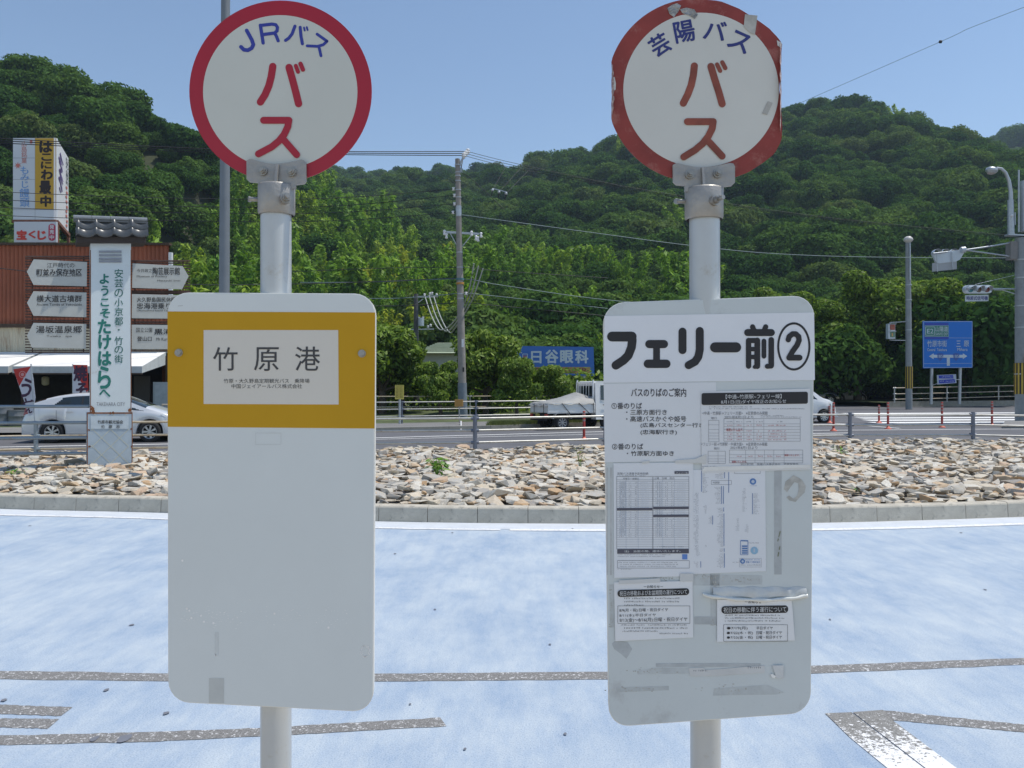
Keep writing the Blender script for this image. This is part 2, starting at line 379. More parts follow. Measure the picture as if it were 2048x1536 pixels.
part('erased_line', gpoly([(-200,1474),(0,1472),(300,1465),(530,1456),(880,1436)], [(-200,1494),(0,1491),(300,1484),(530,1473),(893,1453)], .0022), M_erased, lot)
part('erased_line', gpoly([(1766,1421),(2048,1450),(2300,1478)], [(1784,1441),(2048,1465),(2300,1494)], .0022), M_erased, lot)
yy = G(1700,1430).y
M_worn = fleck_mat('worn_arrow_paint', (.22,.215,.205), (.76,.76,.76), 1.12, 60, (yy+.12, yy-.95))
def gquad(pts, z): return MB().face([G(a, b, z) for a, b in pts])
part('worn_arrow_band', gquad([(1650,1427.5),(1703,1425.5),(1980,1640),(1900,1640),(1700,1476)], .0030), M_worn, lot)
part('worn_arrow_band', gquad([(1705.5,1425.5),(1766,1421),(1784,1441),(2010,1610),(2045,1640),(1984,1640)], .0036), M_worn, lot)

# road beyond the stone bed
rd = MB()
for a, b in ((11,19),(19,40),(40,62),(62,75)):
    rd.face([(-70,a,gz(a)-(.02 if a<19 else 0)),(90,a,gz(a)-(.02 if a<19 else 0)),(90,b,gz(b)),(-70,b,gz(b))])
road = struct('road', rd, M_asph)
def rline(a, b, w, z=.006, m=None, name='road_line'):      # painted line between two pixels on the road
    p, q = G(*a), G(*b); d = (q-p).normalized(); n_ = Vector((-d.y, d.x, 0))*w/2
    k = 14; vs = []
    for i in range(k+1):
        c = p + (q-p)*i/k
        for s_ in (-1, 1): v = c + n_*s_; vs.append((v.x, v.y, gz(v.y)+z))
    return part(name, MB().add(vs, [(2*i,2*i+2,2*i+3,2*i+1) for i in range(k)]), m or M_white, road)
M_white2 = fleck_mat('worn_road_paint', (.3,.3,.3), (.78,.78,.76), .84, 20)
rline((-250,899),(330,888.5),.16,m=M_white2); rline((330,888.5),(750,876),.16,m=M_white2); rline((750,876),(1225,863),.16,m=M_white2); rline((750,879),(1225,868),.10,m=M_white2)
rline((1225,864),(2048,858),.15,m=M_white2); rline((1225,875),(1700,866),.15,m=M_white2); rline((-250,913),(330,903),.14,m=M_white2)
rline((1660,846),(1800,857),.15,m=M_white2); rline((1640,851),(1712,849),.2,m=M_white2)
for i, y in enumerate((826.5,831,835.5,840,845)):
    a = 1690 + i*14; rline((a, y+.8),(2042, y-.6),.95,m=M_white2,name='crossing_stripe')
# far kerb, pavement and verge
FK = [Vector(v) for v in ((-34,24.5,0),(-12.5,26,0),(-10,26.6,0),(-4.9,28,0),(-.8,29.3,0),(2.9,31.3,0),(9,35,0),(14,38,0))]
far = MB(); fk2 = [p + Vector((-.3, 2.6, 0)) for p in FK]
far.add([(p.x,p.y,gz(p.y)+.13) for p in FK]+[(p.x,p.y,gz(p.y)+.14) for p in fk2], [(i,i+1,len(FK)+i+1,len(FK)+i) for i in range(len(FK)-1)])
M_pave = asphalt_mat('footpath_asphalt', (.21,.205,.20))
struct('footpath', far, M_pave)
fkb = MB()
for a, b in zip(FK[2:], FK[3:]): fkb.bar((a.x,a.y-.06,gz(a.y)+.06),(b.x,b.y-.06,gz(b.y)+.06),.15,.17)
struct('far_kerb', fkb, M_conc2)
vg = MB(); ar = fk2; br = [p + Vector((-4, 26, 0)) for p in FK]
vg.add([(p.x,p.y,gz(p.y)+.10) for p in ar]+[(p.x,p.y,gz(p.y)+.35) for p in br], [(i,i+1,len(ar)+i+1,len(ar)+i) for i in range(len(ar)-1)])
M_grassy = mat('weedy_ground', (.075,.10,.035), .95, var=.5, scale=1.5, dirt=.4, dirtcol=(.16,.14,.09))
struct('verge', vg, M_grassy)
# low roadside wall at the right and its verge
lw = MB(); A_, B_ = P(1776,816,50.5), P(2150,803,54); lw.bar((A_.x,A_.y,gz(50)+.15),(B_.x,B_.y,gz(54)+.15),.25,.42)
single('retaining_wall', lw, M_conc2, 'low weathered concrete retaining wall behind the zebra crossing', 'wall')
struct('grass_bank', MB().face([(A_.x,A_.y,gz(50)+.3),(B_.x,B_.y,gz(54)+.3),(70,75,1.2),(8,75,1.2)]), M_grassy)

# ------------------------------------------------------------------ stone bed
RAIL = [(-260,15.2),(72,16.5),(950,18.0),(1210,19.0),(1700,21.0),(1946,21.5),(2300,20.2)]
RP = [Vector(((px-CX)/F*D, D, 0)) for px, D in RAIL]
rx = np.array([p.x for p in RP]); ry = np.array([p.y for p in RP])
def railY(x): return np.interp(x, rx, ry)
xs = np.linspace(-14, 16, 61); bm_ = MB()
vs = []
for x in xs:
    a = kerbY(x)+.17; b = railY(x)+.5
    vs += [(x, a, .145), (x, (a+b)/2, .17), (x, b, .14), (x, b+.02, -.1)]
bm_.add(vs, [(4*i+k, 4*i+4+k, 4*i+5+k, 4*i+1+k) for i in range(60) for k in range(3)])
bed = struct('stone_bed', bm_, mat('bed_gravel', (.32,.29,.24), .95, var=.5, scale=25))
sproto = []
for k in range(16):
    bm = bmesh.new(); r_ = random.Random(k)
    for i in range(13):
        a = r_.uniform(0, 6.283); rr = r_.uniform(.62, 1)
        bm.verts.new((math.cos(a)*rr*.5, math.sin(a)*rr*.36, r_.choice((-1, 1, 1, -.4))*r_.uniform(.07, .17)))
    res = bmesh.ops.convex_hull(bm, input=bm.verts); 
    for v in [v for v in bm.verts if not v.link_faces]: bm.verts.remove(v)
    bmesh.ops.triangulate(bm, faces=bm.faces)
    bm.verts.index_update(); vv = np.array([v.co[:] for v in bm.verts]); ff = np.array([[v.index for v in f.verts] for f in bm.faces])
    me = bpy.data.meshes.new('stone'); bm.to_mesh(me); bm.free(); sproto.append((vv, ff, me))
M_stA, M_stB = stone_mat('split_stone', False), stone_mat('split_stone_fill', True)
for _, _, me in sproto: me.materials.append(M_stA)
stones = []
y = 9.2
while y < 22.4:
    sx = .165 + .004*(y-9.5); x = -.70*y - .4
    while x < .70*y + .4:
        X = x + rng.uniform(-.1,.1); Y = y + rng.uniform(-.09,.09)
        if kerbY(X) + .24 < Y < railY(X) + .22:
            big = rng.random()
            s = rng.uniform(.20,.33) if big < .80 else (rng.uniform(.34,.47) if big < .90 else rng.uniform(.12,.20))
            if Y < kerbY(X) + .45: s *= .8
            edge = min(1, (Y - kerbY(X) - .18)/.6)
            z = .165 + .03*edge + rng.uniform(-.01,.07)*edge + .035*math.sin(X*1.7+Y)*edge + (.05 if Y > railY(X)-1.2 else 0)
            stones.append((X, Y, z, s, rng.uniform(0,6.283), rng.normal(0,.14), rng.normal(0,.14), int(rng.integers(16)), rng.uniform(.35,1.15)))
        x += sx
    y += .115 + .003*(y-9.5)
def hidden(px, py):
    return (330 < px < 752) or (1205 < px < 1632)
def score(s):
    px = CX + F*s[0]/s[1]; py = HY + F*(H-s[2])/s[1]
    return -1 if (px < -10 or px > 2060 or hidden(px, py)) else s[3]/s[1]*(1.2 if s[1]-kerbY(s[0])<3 else 1)
order = sorted(range(len(stones)), key=lambda i: -score(stones[i])); near = set(order[:300])
fv, ff, base = [], [], 0
for i, (X, Y, z, s, a, tx, ty, k, zs) in enumerate(stones):
    vv, tri, me = sproto[k]
    if i in near:
        o = bpy.data.objects.new('stone', me); S.collection.objects.link(o); o.parent = bed
        o.location = (X, Y, z); o.rotation_euler = (tx, ty, a); o.scale = (s, s, s*zs)
    else:
        Mr = np.array(Euler((tx, ty, a)).to_matrix()); q = (vv*np.array([s, s, s*zs])) @ Mr.T + np.array([X, Y, z]); fv.append(q); ff.append(tri+base); base += len(q)
me = bpy.data.meshes.new('stone_fill'); me.from_pydata(np.concatenate(fv).tolist(), [], np.concatenate(ff).tolist()); me.materials.append(M_stB)
o = bpy.data.objects.new('stone_fill', me); S.collection.objects.link(o); o.parent = bed; o['kind'] = 'stuff'
print('stones', len(stones))

# ------------------------------------------------------------------ hills
def tab(pts, Yr, tree):
    X = np.array([(p[0]-CX)/F*Yr for p in pts]); Z = np.array([H + (HY-p[1])/F*Yr - tree for p in pts]); return X, np.maximum(Z, 0)
LAY = []
LAY.append((120, 56, *tab([(-1400,40),(-400,80),(0,158),(60,171),(150,198),(250,246),(330,272),(395,310),(436,362),(470,440),(540,540),(620,640),(700,730),(800,800)], 120, 3.5)))
LAY.append((165, 62, *tab([(300,400),(440,395),(590,410),(680,445),(750,475),(830,520),(900,560),(960,510),(1010,490),(1100,500),(1220,515),(1330,570),(1500,610),(1700,630),(2200,650)], 165, 3.5)))
LAY.append((300, 120, *tab([(200,400),(300,390),(590,379),(640,376),(740,381),(800,376),(870,372),(900,379),(960,368),(1000,356),(1060,348),(1150,326),(1240,308),(1400,300),(1600,330),(1900,400),(2100,460)], 300, 4)))
LAY.append((250, 75, *tab([(980,420),(1100,375),(1200,340),(1300,305),(1400,280),(1500,262),(1570,250),(1620,228),(1690,222),(1760,242),(1840,258),(1875,292),(1910,306),(1960,312),(2048,330),(2300,360),(2700,420)], 250, 4)))
LAY.append((430, 200, *tab([(1800,350),(1900,318),(1960,302),(2000,284),(2048,268),(2200,220),(2500,200),(2900,230)], 430, 4.5)))
_w = rng.uniform(-1, 1, (10, 3))
def bumps(X, Y):
    h = 0
    for i, (a, b, c) in enumerate(_w):
        f = .03*(1.45**i) ; h = h + np.sin(X*f*(1+a*.4) + c*9 + np.sin(Y*f*.7+i)) * np.cos(Y*f*(1+b*.4) + a*7) * 1.7/(1.35**i)
    return h
def hill(X, Y, which=False):
    X = np.asarray(X, float); Y = np.asarray(Y, float); best = np.full(X.shape, 0.0); wh = np.full(X.shape, -1)
    for k, (Yr, Yf, tx_, tz_) in enumerate(LAY):
        Hk = np.interp(X, tx_, tz_); t = (Y-Yf)/(Yr-Yf)
        up = np.clip(t, 0, 1)**1.2; dn = np.cos(np.clip((t-1)*.9, 0, 1.5))
        h = Hk*np.where(t < 1, up, np.maximum(dn, 0)) + bumps(X, Y)*np.clip(t, 0, 1)*np.clip(Hk/25, 0, 1)*.9*np.clip(np.abs(t-1)*3, .12, 1)
        wh = np.where(h > best, k, wh); best = np.maximum(best, h)
    g = np.clip(.02*(np.minimum(Y, 62)-19), 0, None); z = np.maximum(best + np.clip((Y-55)/20,0,1)*.6, 0) + g - .03
    return (z, wh) if which else z
gx = np.concatenate([np.arange(-420, -130, 10), np.arange(-130, 190, 4), np.arange(190, 620, 10)]); gy = np.concatenate([np.arange(52, 320, 4), np.arange(320, 700, 10)])
XX, YY = np.meshgrid(gx, gy); ZZ = hill(XX, YY); nx = len(gx)
me = bpy.data.meshes.new('hills'); me.from_pydata(np.stack([XX, YY, ZZ], -1).reshape(-1, 3).tolist(), [], [(j*nx+i, j*nx+i+1, (j+1)*nx+i+1, (j+1)*nx+i) for j in range(len(gy)-1) for i in range(nx-1)])
me.materials.append(mat('forest_floor', (.028,.035,.014), .95, var=.5, scale=.4)); hills = bpy.data.objects.new('hills', me); S.collection.objects.link(hills); hills['kind'] = 'structure'

# ------------------------------------------------------------------ foliage
def cloud(n, lobes, size, seed, aspect=1.7, up=.35, shell=.45, droop=0):
    g = np.random.default_rng(seed); L = np.array([l[:6] for l in lobes], float); vol = (L[:,3]*L[:,4]*L[:,5])**(2/3); pick = g.choice(len(lobes), n, p=vol/vol.sum())
    d = g.normal(size=(n,3)); d[:,2] += up; d /= np.linalg.norm(d, axis=1)[:,None]
    r = (1 - shell*g.random(n)**1.6)[:,None]; c = L[pick,:3] + d*L[pick,3:]*r
    nr = d + g.normal(size=(n,3))*.55 + np.array([0,0,.35]); nr /= np.linalg.norm(nr, axis=1)[:,None]
    t = g.normal(size=(n,3)); t[:,2] -= droop; t -= nr*(t*nr).sum(1)[:,None]; t /= np.linalg.norm(t, axis=1)[:,None]; b = np.cross(nr, t)
    s = (size*g.uniform(.6,1.35,n))[:,None]; 
    v = np.stack([c - t*s*.5*aspect, c + b*s*.42 - t*s*.05, c + t*s*.5*aspect, c - b*s*.42 + t*s*.08 ], 1).reshape(-1,3)
    return v, np.arange(4*n).reshape(-1,4)
def quads(name, v, f, m):
    me = bpy.data.meshes.new(name); me.vertices.add(len(v)); me.vertices.foreach_set('co', v.astype('f').ravel()); me.loops.add(f.size); me.loops.foreach_set('vertex_index', f.astype('i').ravel())
    me.polygons.add(len(f)); me.polygons.foreach_set('loop_start', np.arange(0, f.size, f.shape[1], dtype='i')); me.update(calc_edges=True); me.materials.append(m); return me
M_dark = leaf_mat('broadleaf_dark', [(.034,.080,.022),(.054,.114,.028),(.080,.148,.034),(.115,.18,.046)], trans=.28, hue_obj=.85, gloss=0)
M_mid = leaf_mat('broadleaf_mid', [(.055,.11,.030),(.075,.145,.036),(.10,.17,.044),(.12,.16,.055)], trans=.3, hue_obj=.85, gloss=0)
M_bamb = leaf_mat('bamboo_green', [(.10,.20,.03),(.145,.27,.036),(.21,.33,.044),(.28,.36,.05)], trans=.36, hue_obj=.8, gloss=.01)
M_bamy = leaf_mat('bamboo_yellow', [(.20,.30,.03),(.26,.35,.035),(.33,.38,.04),(.36,.36,.045)], trans=.36, hue_obj=.75, gloss=.01)
def lobes_round(seed, R0=2.6, n=9, zf=.75):
    g = random.Random(seed); out = [(0,0,0,R0*.72,R0*.72,R0*.62)]
    for i in range(n):
        a = 6.283*i/n + g.uniform(-.4,.4); e = g.uniform(-.2,1.1); rr = R0*g.uniform(.5,.72); s = R0*g.uniform(.28,.46)
        out.append((math.cos(a)*math.cos(e)*rr, math.sin(a)*math.cos(e)*rr, math.sin(e)*rr*zf, s, s, s*.8))
    return out
protos = []
for k in range(5):
    v, f = cloud(5200, lobes_round(k+20, 2.9, 14), .205, k, shell=.42); protos.append(('d', quads('crown_leaves', v, f, M_dark if k % 5 != 4 else M_mid)))
for k in range(3):     # bamboo plumes: tall, arching, feathery
    L = []; g = random.Random(k+5)
    for c in range(6):
        a = g.uniform(0,6.283); ox, oy = g.uniform(-1.1,1.1), g.uniform(-1.1,1.1)
        for j in range(7):
            t = j/6; L.append((ox+math.cos(a)*t*t*1.3, oy+math.sin(a)*t*t*1.3, -2.6+t*5.4-t*t*.9, .80-.5*t, .80-.5*t, .5))
    v, f = cloud(3600, L, .185, k+50, aspect=2.4, up=.3, shell=.6, droop=.5); protos.append(('b', quads('plume_leaves', v, f, M_bamb)))
protos.append(('y', quads('plume_leaves_yellow', v, f, M_bamy)))
cand = []
def scatter(Y0, Y1, step, size):
    y = Y0
    while y < Y1:
        w = .80*y + 14; x = -w
        while x < w:
            cand.append((x + rng.uniform(-.8,.8)*step, y + rng.uniform(-.9,.9)*step, size)); x += step
        y += step*.85
scatter(57, 125, 3.3, 1.0); scatter(125, 270, 4.3, 1.25); scatter(270, 460, 5.8, 1.6)
C = np.array(cand); Z, WH = hill(C[:,0], C[:,1], True)
# drop what the slopes in front hide for good
ang = np.full(len(C), -9.0)
for t in np.linspace(.25, .97, 26):
    q = C[:,:2]*t; zz = hill(q[:,0], q[:,1]); ang = np.maximum(ang, np.where(q[:,1] > 56, (zz + 1.0 - H)/np.maximum(q[:,1],1), -9))
px = CX + F*C[:,0]/C[:,1]; topz = Z + 6*C[:,2]; py = HY - F*(topz-H)/C[:,1]
keep = ((topz - H)/C[:,1] > ang - .012) & (Z > -1) & ~((C[:,1] < 63) & (px > 1000) & (px < 1620) & (rng.random(len(C)) < .3)) & ~((px < 420) & (C[:,1] < 60))
nz = bumps(C[:,0]*2.2+40, C[:,1]*2.2)
bam = (((WH == 1) & (px > 240) & (px < 1420)) | ((WH == 0) & (px > 215) & (px < 760) & (py > 330 + (560-px)*.18)) ) & (nz > np.where(px > 945, .95, np.where((px > 430), -1.6, -1.0)))
bam &= ~((py > 640)) & ~((px > 940) & (py < 455)) & ~((px < 330) & (py < 360))
bam &= (rng.random(len(C)) < .86)
bam |= ((WH == 3) & (C[:,1] > 150) & (rng.random(len(C)) < .004))
yel = bam & (px > 690) & (px < 930) & (py > 480) & (nz + rng.normal(0,.8,len(C)) > -.6)
idx = rng.integers(0, 5, len(C)); idx = np.where(bam, 5 + rng.integers(0, 3, len(C)), idx); idx = np.where(yel & (rng.random(len(C)) < .75), 8, idx)
sel = np.where(keep)[0]; print('forest trees', len(sel))
sc = C[sel,2]*np.clip(rng.lognormal(0,.30,len(sel)),.5,1.75)*np.where(idx[sel] >= 5, 1.12, 1.0); zz = Z[sel] + np.where(idx[sel] >= 5, 2.9, 2.0)*sc
def forest(name, mask):
    s2 = np.where(mask)[0]
    me = bpy.data.meshes.new(name); me.vertices.add(len(s2)); me.vertices.foreach_set('co', np.stack([C[sel[s2],0], C[sel[s2],1], zz[s2]], -1).astype('f').ravel())
    for an, dt, val in (('pick','INT',idx[sel[s2]].astype('i')), ('size','FLOAT',sc[s2].astype('f')), ('turn','FLOAT',rng.uniform(0,6.283,len(s2)).astype('f'))):
        a = me.attributes.new(an, dt, 'POINT'); a.data.foreach_set('value', val)
    ob = bpy.data.objects.new(name, me); S.collection.objects.link(ob); ob['kind'] = 'stuff'
    ng = bpy.data.node_groups.new(name, 'GeometryNodeTree'); ng.interface.new_socket('Geometry', in_out='INPUT', socket_type='NodeSocketGeometry'); ng.interface.new_socket('Geometry', in_out='OUTPUT', socket_type='NodeSocketGeometry')
    N = ng.nodes; l = ng.links; gi = N.new('NodeGroupInput'); go = N.new('NodeGroupOutput'); jn = N.new('GeometryNodeJoinGeometry')
    def attr(nm, dt):
        a = N.new('GeometryNodeInputNamedAttribute'); a.data_type = dt; a.inputs[0].default_value = nm; return a.outputs[0]
    ai, asz, at = attr('pick','INT'), attr('size','FLOAT'), attr('turn','FLOAT'); cx = N.new('ShaderNodeCombineXYZ'); l.new(at, cx.inputs[2])
    for k, po in enumerate(protobs):
        oi = N.new('GeometryNodeObjectInfo'); oi.inputs[0].default_value = po; oi.inputs[1].default_value = True
        cp = N.new('FunctionNodeCompare'); cp.data_type = 'INT'; cp.operation = 'EQUAL'; l.new(ai, cp.inputs[2]); cp.inputs[3].default_value = k
        ip = N.new('GeometryNodeInstanceOnPoints'); l.new(gi.outputs[0], ip.inputs['Points']); l.new(cp.outputs[0], ip.inputs['Selection']); l.new(oi.outputs['Geometry'], ip.inputs['Instance'])
        l.new(cx.outputs[0], ip.inputs['Rotation']); l.new(asz, ip.inputs['Scale']); l.new(ip.outputs[0], jn.inputs[0])
    l.new(jn.outputs[0], go.inputs[0]); md = ob.modifiers.new('grow', 'NODES'); md.node_group = ng
    return ob
protobs = [bpy.data.objects.new('crown_proto', m_) for _, m_ in protos]
ib = idx[sel] >= 5
o = forest('forest', ~ib); o['label'] = 'dark broadleaf forest covering the hills behind the road'
o = forest('bamboo_grove', ib); o['label'] = 'bright yellow-green bamboo grove on the lower slopes'

# single roadside trees: trunk with limbs and a leafy crown
M_bark = mat('bark', (.10,.08,.06), .95, var=.4, scale=12)
M_leafA = leaf_mat('roadside_leaf', [(.08,.14,.024),(.12,.20,.03),(.17,.26,.04),(.24,.30,.07)], trans=.34, hue_obj=.15, gloss=.012)
M_leafB = leaf_mat('tall_tree_leaf', [(.075,.13,.02),(.115,.195,.026),(.16,.25,.034),(.22,.29,.05)], trans=.34, hue_obj=.15, gloss=.012)
def tree_mesh(seed, Rw, Hh, n, size, m, droop=.9):
    g = random.Random(seed); L = [(0,0,Hh*.55,Rw*.6,Rw*.6,Hh*.25)]
    for i in range(15):
        a = 6.283*i/15*2.4 + g.uniform(-.3,.3); t = g.uniform(.15,1); rr = Rw*math.sqrt(max(.05, 1-(t-.35)**2*2.0))*g.uniform(.45,.85); s = Rw*g.uniform(.24,.40)
        L.append((math.cos(a)*rr, math.sin(a)*rr, Hh*(.22+.68*t), s, s, s*.75))
    v, f = cloud(n, L, size, seed+7, aspect=2.1, shell=.55, droop=droop)
    tr = MB(); tr.tube([(0,0,-.3),(.05,0,Hh*.2),(0,.06,Hh*.42),(.02,0,Hh*.7)], [Rw*.085,Rw*.07,Rw*.05,Rw*.02], 8)
    for l_ in L[1:9]: tr.tube([(0,0,Hh*.25),(l_[0]*.45,l_[1]*.45,Hh*.25+(l_[2]-Hh*.25)*.6),(l_[0],l_[1],l_[2])], [Rw*.04,Rw*.025,Rw*.01], 5)
    cm = quads('crown', v, f, m); return mesh_of('trunk', tr), cm
TREES = {}
def tree(px, py_top, D, kind, label, group, wide=1.0):
    if kind not in TREES:
        ty, sd_ = kind
        TREES[kind] = tree_mesh(sd_, 2.0, 4.0, 9500, .13, M_leafA) if ty == 'low' else tree_mesh(sd_, 2.9, 8.0, 24000, .145, M_leafB, .3)
        TREES[kind][0].materials.append(M_bark)
    trm, cm = TREES[kind]; x = (px-CX)/F*D; z0 = float(hill(x, D)) if D > 52 else gz(D)+.12
    hh = H - (py_top-HY)/F*D - z0; k = hh/(4.0 if kind[0] == 'low' else 8.0)
    o = bpy.data.objects.new('broadleaf_tree', None); S.collection.objects.link(o); o.location = (x, D, z0); o.scale = (k*wide, k*wide, k); o.rotation_euler = (0,0,random.uniform(0,6.28))
    o['label'] = label; o['category'] = 'tree'; o['group'] = group
    for nm, m_ in (('trunk', trm), ('crown', cm)):
        c = bpy.data.objects.new(nm, m_); S.collection.objects.link(c); c.parent = o
        if nm == 'crown': c['kind'] = 'stuff'
gA = 'low trees along the far footpath'
for px_, pt, D, k, wd, lb in (
    (700,655,41,1,1.1,'leafy tree whose crown spreads behind the yellow name band of the left bus stop'),
    (765,640,38,2,1.1,'bushy green tree right behind the small yellow notice sign'),
    (806,676,39,3,.85,'round tree below and left of the pale green roof'),
    (882,716,36,1,.95,'shorter tree just left of the base of the utility pole'),
    (972,660,38,2,1.0,'tall dense tree immediately right of the utility pole'),
    (1034,716,36,3,.85,'drooping tree covering the left end of the blue clinic billboard'),
    (1106,724,37,1,.95,'low tree covering the orange phone number strip of the billboard'),
    (1160,762,40,2,.9,'small shrubby tree under the blue billboard beside the pickup cab')):
    tree(px_, pt, D, ('low', k), lb, gA, wd)
gB = 'tall trees behind the right junction'
for px_, pt, D, k, wd, lb in (
    (1560,560,60,1,1.0,'tall tree showing at the right edge of the notice covered board'),
    (1640,590,56,2,1.0,'broad tree above the parked dark van'),
    (1715,528,57,1,1.0,'tallest tree in the group left of the slim lamp post'),
    (1785,545,60,2,.9,'tree directly behind the slim lamp post and pedestrian signal'),
    (1850,548,57,3,1.0,'bright green tree rising above the blue direction sign'),
    (1925,585,58,1,1.05,'wide tree right of the blue direction sign'),
    (2000,590,60,2,1.05,'tree directly left of the thick signal pole'),
    (2085,600,58,3,1.0,'tree at the right border beyond the signal pole')):
    tree(px_, pt, D, ('tall', k), lb, gB, wd)
# undergrowth hiding the trunks
def shrubs(name, spots, m, n=5200, size=.16):
    L = []
    for px_, py_, D, r in spots: p = P(px_, py_, D); L.append((p.x, p.y, p.z, r*1.3, r, r*.8))
    v, f = cloud(n, L, size, 77, aspect=1.8, shell=.8); me = quads(name, v, f, m); o = bpy.data.objects.new(name, me); S.collection.objects.link(o); o['kind'] = 'stuff'; return o
shrubs('undergrowth', [(a, 818+random.uniform(-10,8), 40+random.uniform(-1,2), 1.0) for a in range(640,1230,22)] + [(a, 775+random.uniform(-10,10), 42, 1.3) for a in range(650,1200,40)], M_leafA, 9000, .17)
shrubs('thicket', [(a, 800+random.uniform(-8,8), 64+random.uniform(-2,2), 1.6) for a in range(1560,2140,26)] + [(a, 760+random.uniform(-10,10), 64, 2.2) for a in range(1560,2140,50)], leaf_mat('shade_leaf', [(.02,.04,.012),(.04,.07,.018)], trans=.2), 9000, .26)  # thicket leaves coloured darker, the shade under the trees put into them
# grass on the verge
def tufts(name, pts, m, hgt=.14, blades=26, w=.012, seed=3):
    g = random.Random(seed); mb = MB()
    for p in pts:
        for _ in range(blades):
            a = g.uniform(0,6.283); r_ = g.uniform(0,.16); x, y_ = p[0]+math.cos(a)*r_, p[1]+math.sin(a)*r_; h_ = hgt*g.uniform(.5,1.3); lx, ly = g.uniform(-.5,.5)*h_, g.uniform(-.5,.5)*h_
            mb.add([(x-w,y_,p[2]),(x+w,y_,p[2]),(x+lx,y_+ly,p[2]+h_)], [(0,1,2)])
    return mb
g = random.Random(5); pts = []
for _ in range(700):
    t = g.uniform(.45,1); a = FK[4].lerp(FK[5], g.uniform(0,1.6)); pts.append((a.x, a.y+g.uniform(0,.7), gz(a.y)+.12))
struct('grass_strip', tufts('grass', pts, None, .16, 18, .015), leaf_mat('verge_grass', [(.10,.14,.03),(.14,.16,.05),(.20,.18,.08)], trans=.2), 'stuff')

# summer haze: one closed box of even, pale air round camera and hills
hz_m, n_, l_ = new_mat('haze_air'); n_.remove(n_['Principled BSDF']); pv = n_.new('ShaderNodeVolumePrincipled'); pv.inputs['Density'].default_value = .00032; pv.inputs['Color'].default_value = (.62,.80,1,1); pv.inputs['Anisotropy'].default_value = .3
l_.new(pv.outputs[0], n_['Material Output'].inputs['Volume'])
hz_ = struct('haze', MB().box(-700, 900, -45, 900, -1.2, 235), hz_m, 'stuff')

# small dark spots and grit lying on the coated surface
gs = random.Random(21); M_spot = mat('dark_spot', (.16,.17,.20), .9)
for px_, py_, r_ in ((212,1382,6),(332,1428,6),(8,1402,6),(250,1478,15),(190,1479,9),(263,1251,5),(1476,1216,4),(790,1108,3),(905,1066,3),(1922,1066,3),(1145,1058,2.5),(60,1052,3),(1970,1180,3),(870,1220,3),(1100,1290,3),(1660,1240,3),(930,1500,4),(1130,1470,4),(640+180,1410,3)):
    c = G(px_, py_); w = r_/F*c.y; mb = MB(); mb.add([(c.x+math.cos(k*.7)*w*gs.uniform(.6,1.1), c.y+math.sin(k*.7)*w*1.6*gs.uniform(.6,1.1), .0058) for k in range(9)], [tuple(range(9))]); part('stain', mb, M_spot, lot)
# ------------------------------------------------------------------ the two bus stop signs
M_pole = mat('painted_steel_pole', (.52,.545,.56), .38, .25, var=.06, scale=7, dirt=.25, dirtcol=(.42,.40,.36))
M_cast = mat('cast_aluminium', (.36,.35,.335), .45, .35, var=.12, scale=22, dirt=.2, dirtcol=(.28,.28,.28), bump=.15)
M_bolt = mat('bolt_steel', (.34,.33,.31), .4, .6, var=.2, scale=60)
M_plate = mat('white_enamel_plate', (.69,.73,.735), .35, var=.03, scale=2.2)
M_plate2 = mat('scuffed_enamel_plate', (.60,.65,.665), .4, var=.05, scale=3, dirt=.22, dirtcol=(.46,.48,.49))
M_rim = mat('white_plate_rim', (.80,.79,.75), .35, var=.03)
M_discw = mat('disc_white', (.62,.635,.59), .4, var=.03, scale=3)
M_red = mat('sign_red', (.40,.014,.032), .35, var=.06, scale=4)
M_redw = mat('weathered_sign_red', (.26,.042,.034), .6, var=.22, scale=9, dirt=.45, dirtcol=(.40,.17,.14))
M_redt = mat('faded_brown_red', (.25,.065,.042), .6, var=.3, scale=18)
M_blue = mat('print_blue', (.035,.05,.34), .5, var=.05)
M_navy = mat('print_navy', (.03,.04,.20), .5, var=.08)
M_black = mat('print_black', (.022,.022,.026), .6, var=.1)
M_grey = mat('print_grey', (.20,.21,.24), .7, var=.1)
M_redp = mat('print_red', (.45,.08,.09), .6, var=.1)
M_bluep = mat('print_light_blue', (.10,.22,.50), .6, var=.1)
M_yel = mat('ochre_band', (.57,.32,.018), .6, var=.05, scale=3, spec=.2)
M_label = mat('white_label', (.70,.665,.60), .5, var=.02)
M_paper = mat('notice_paper', (.78,.81,.86), .65, var=.03, scale=7)
M_paper2 = mat('laminated_paper', (.75,.78,.83), .30, var=.03, scale=5)
M_tape = mat('clear_tape', (.62,.64,.65), .15, var=.05, scale=10)
M_smear = mat('tape_residue', (.44,.44,.42), .8, var=.2, scale=30)
M_smear2 = mat('glue_grime', (.46,.46,.435), .85, var=.3, scale=40)

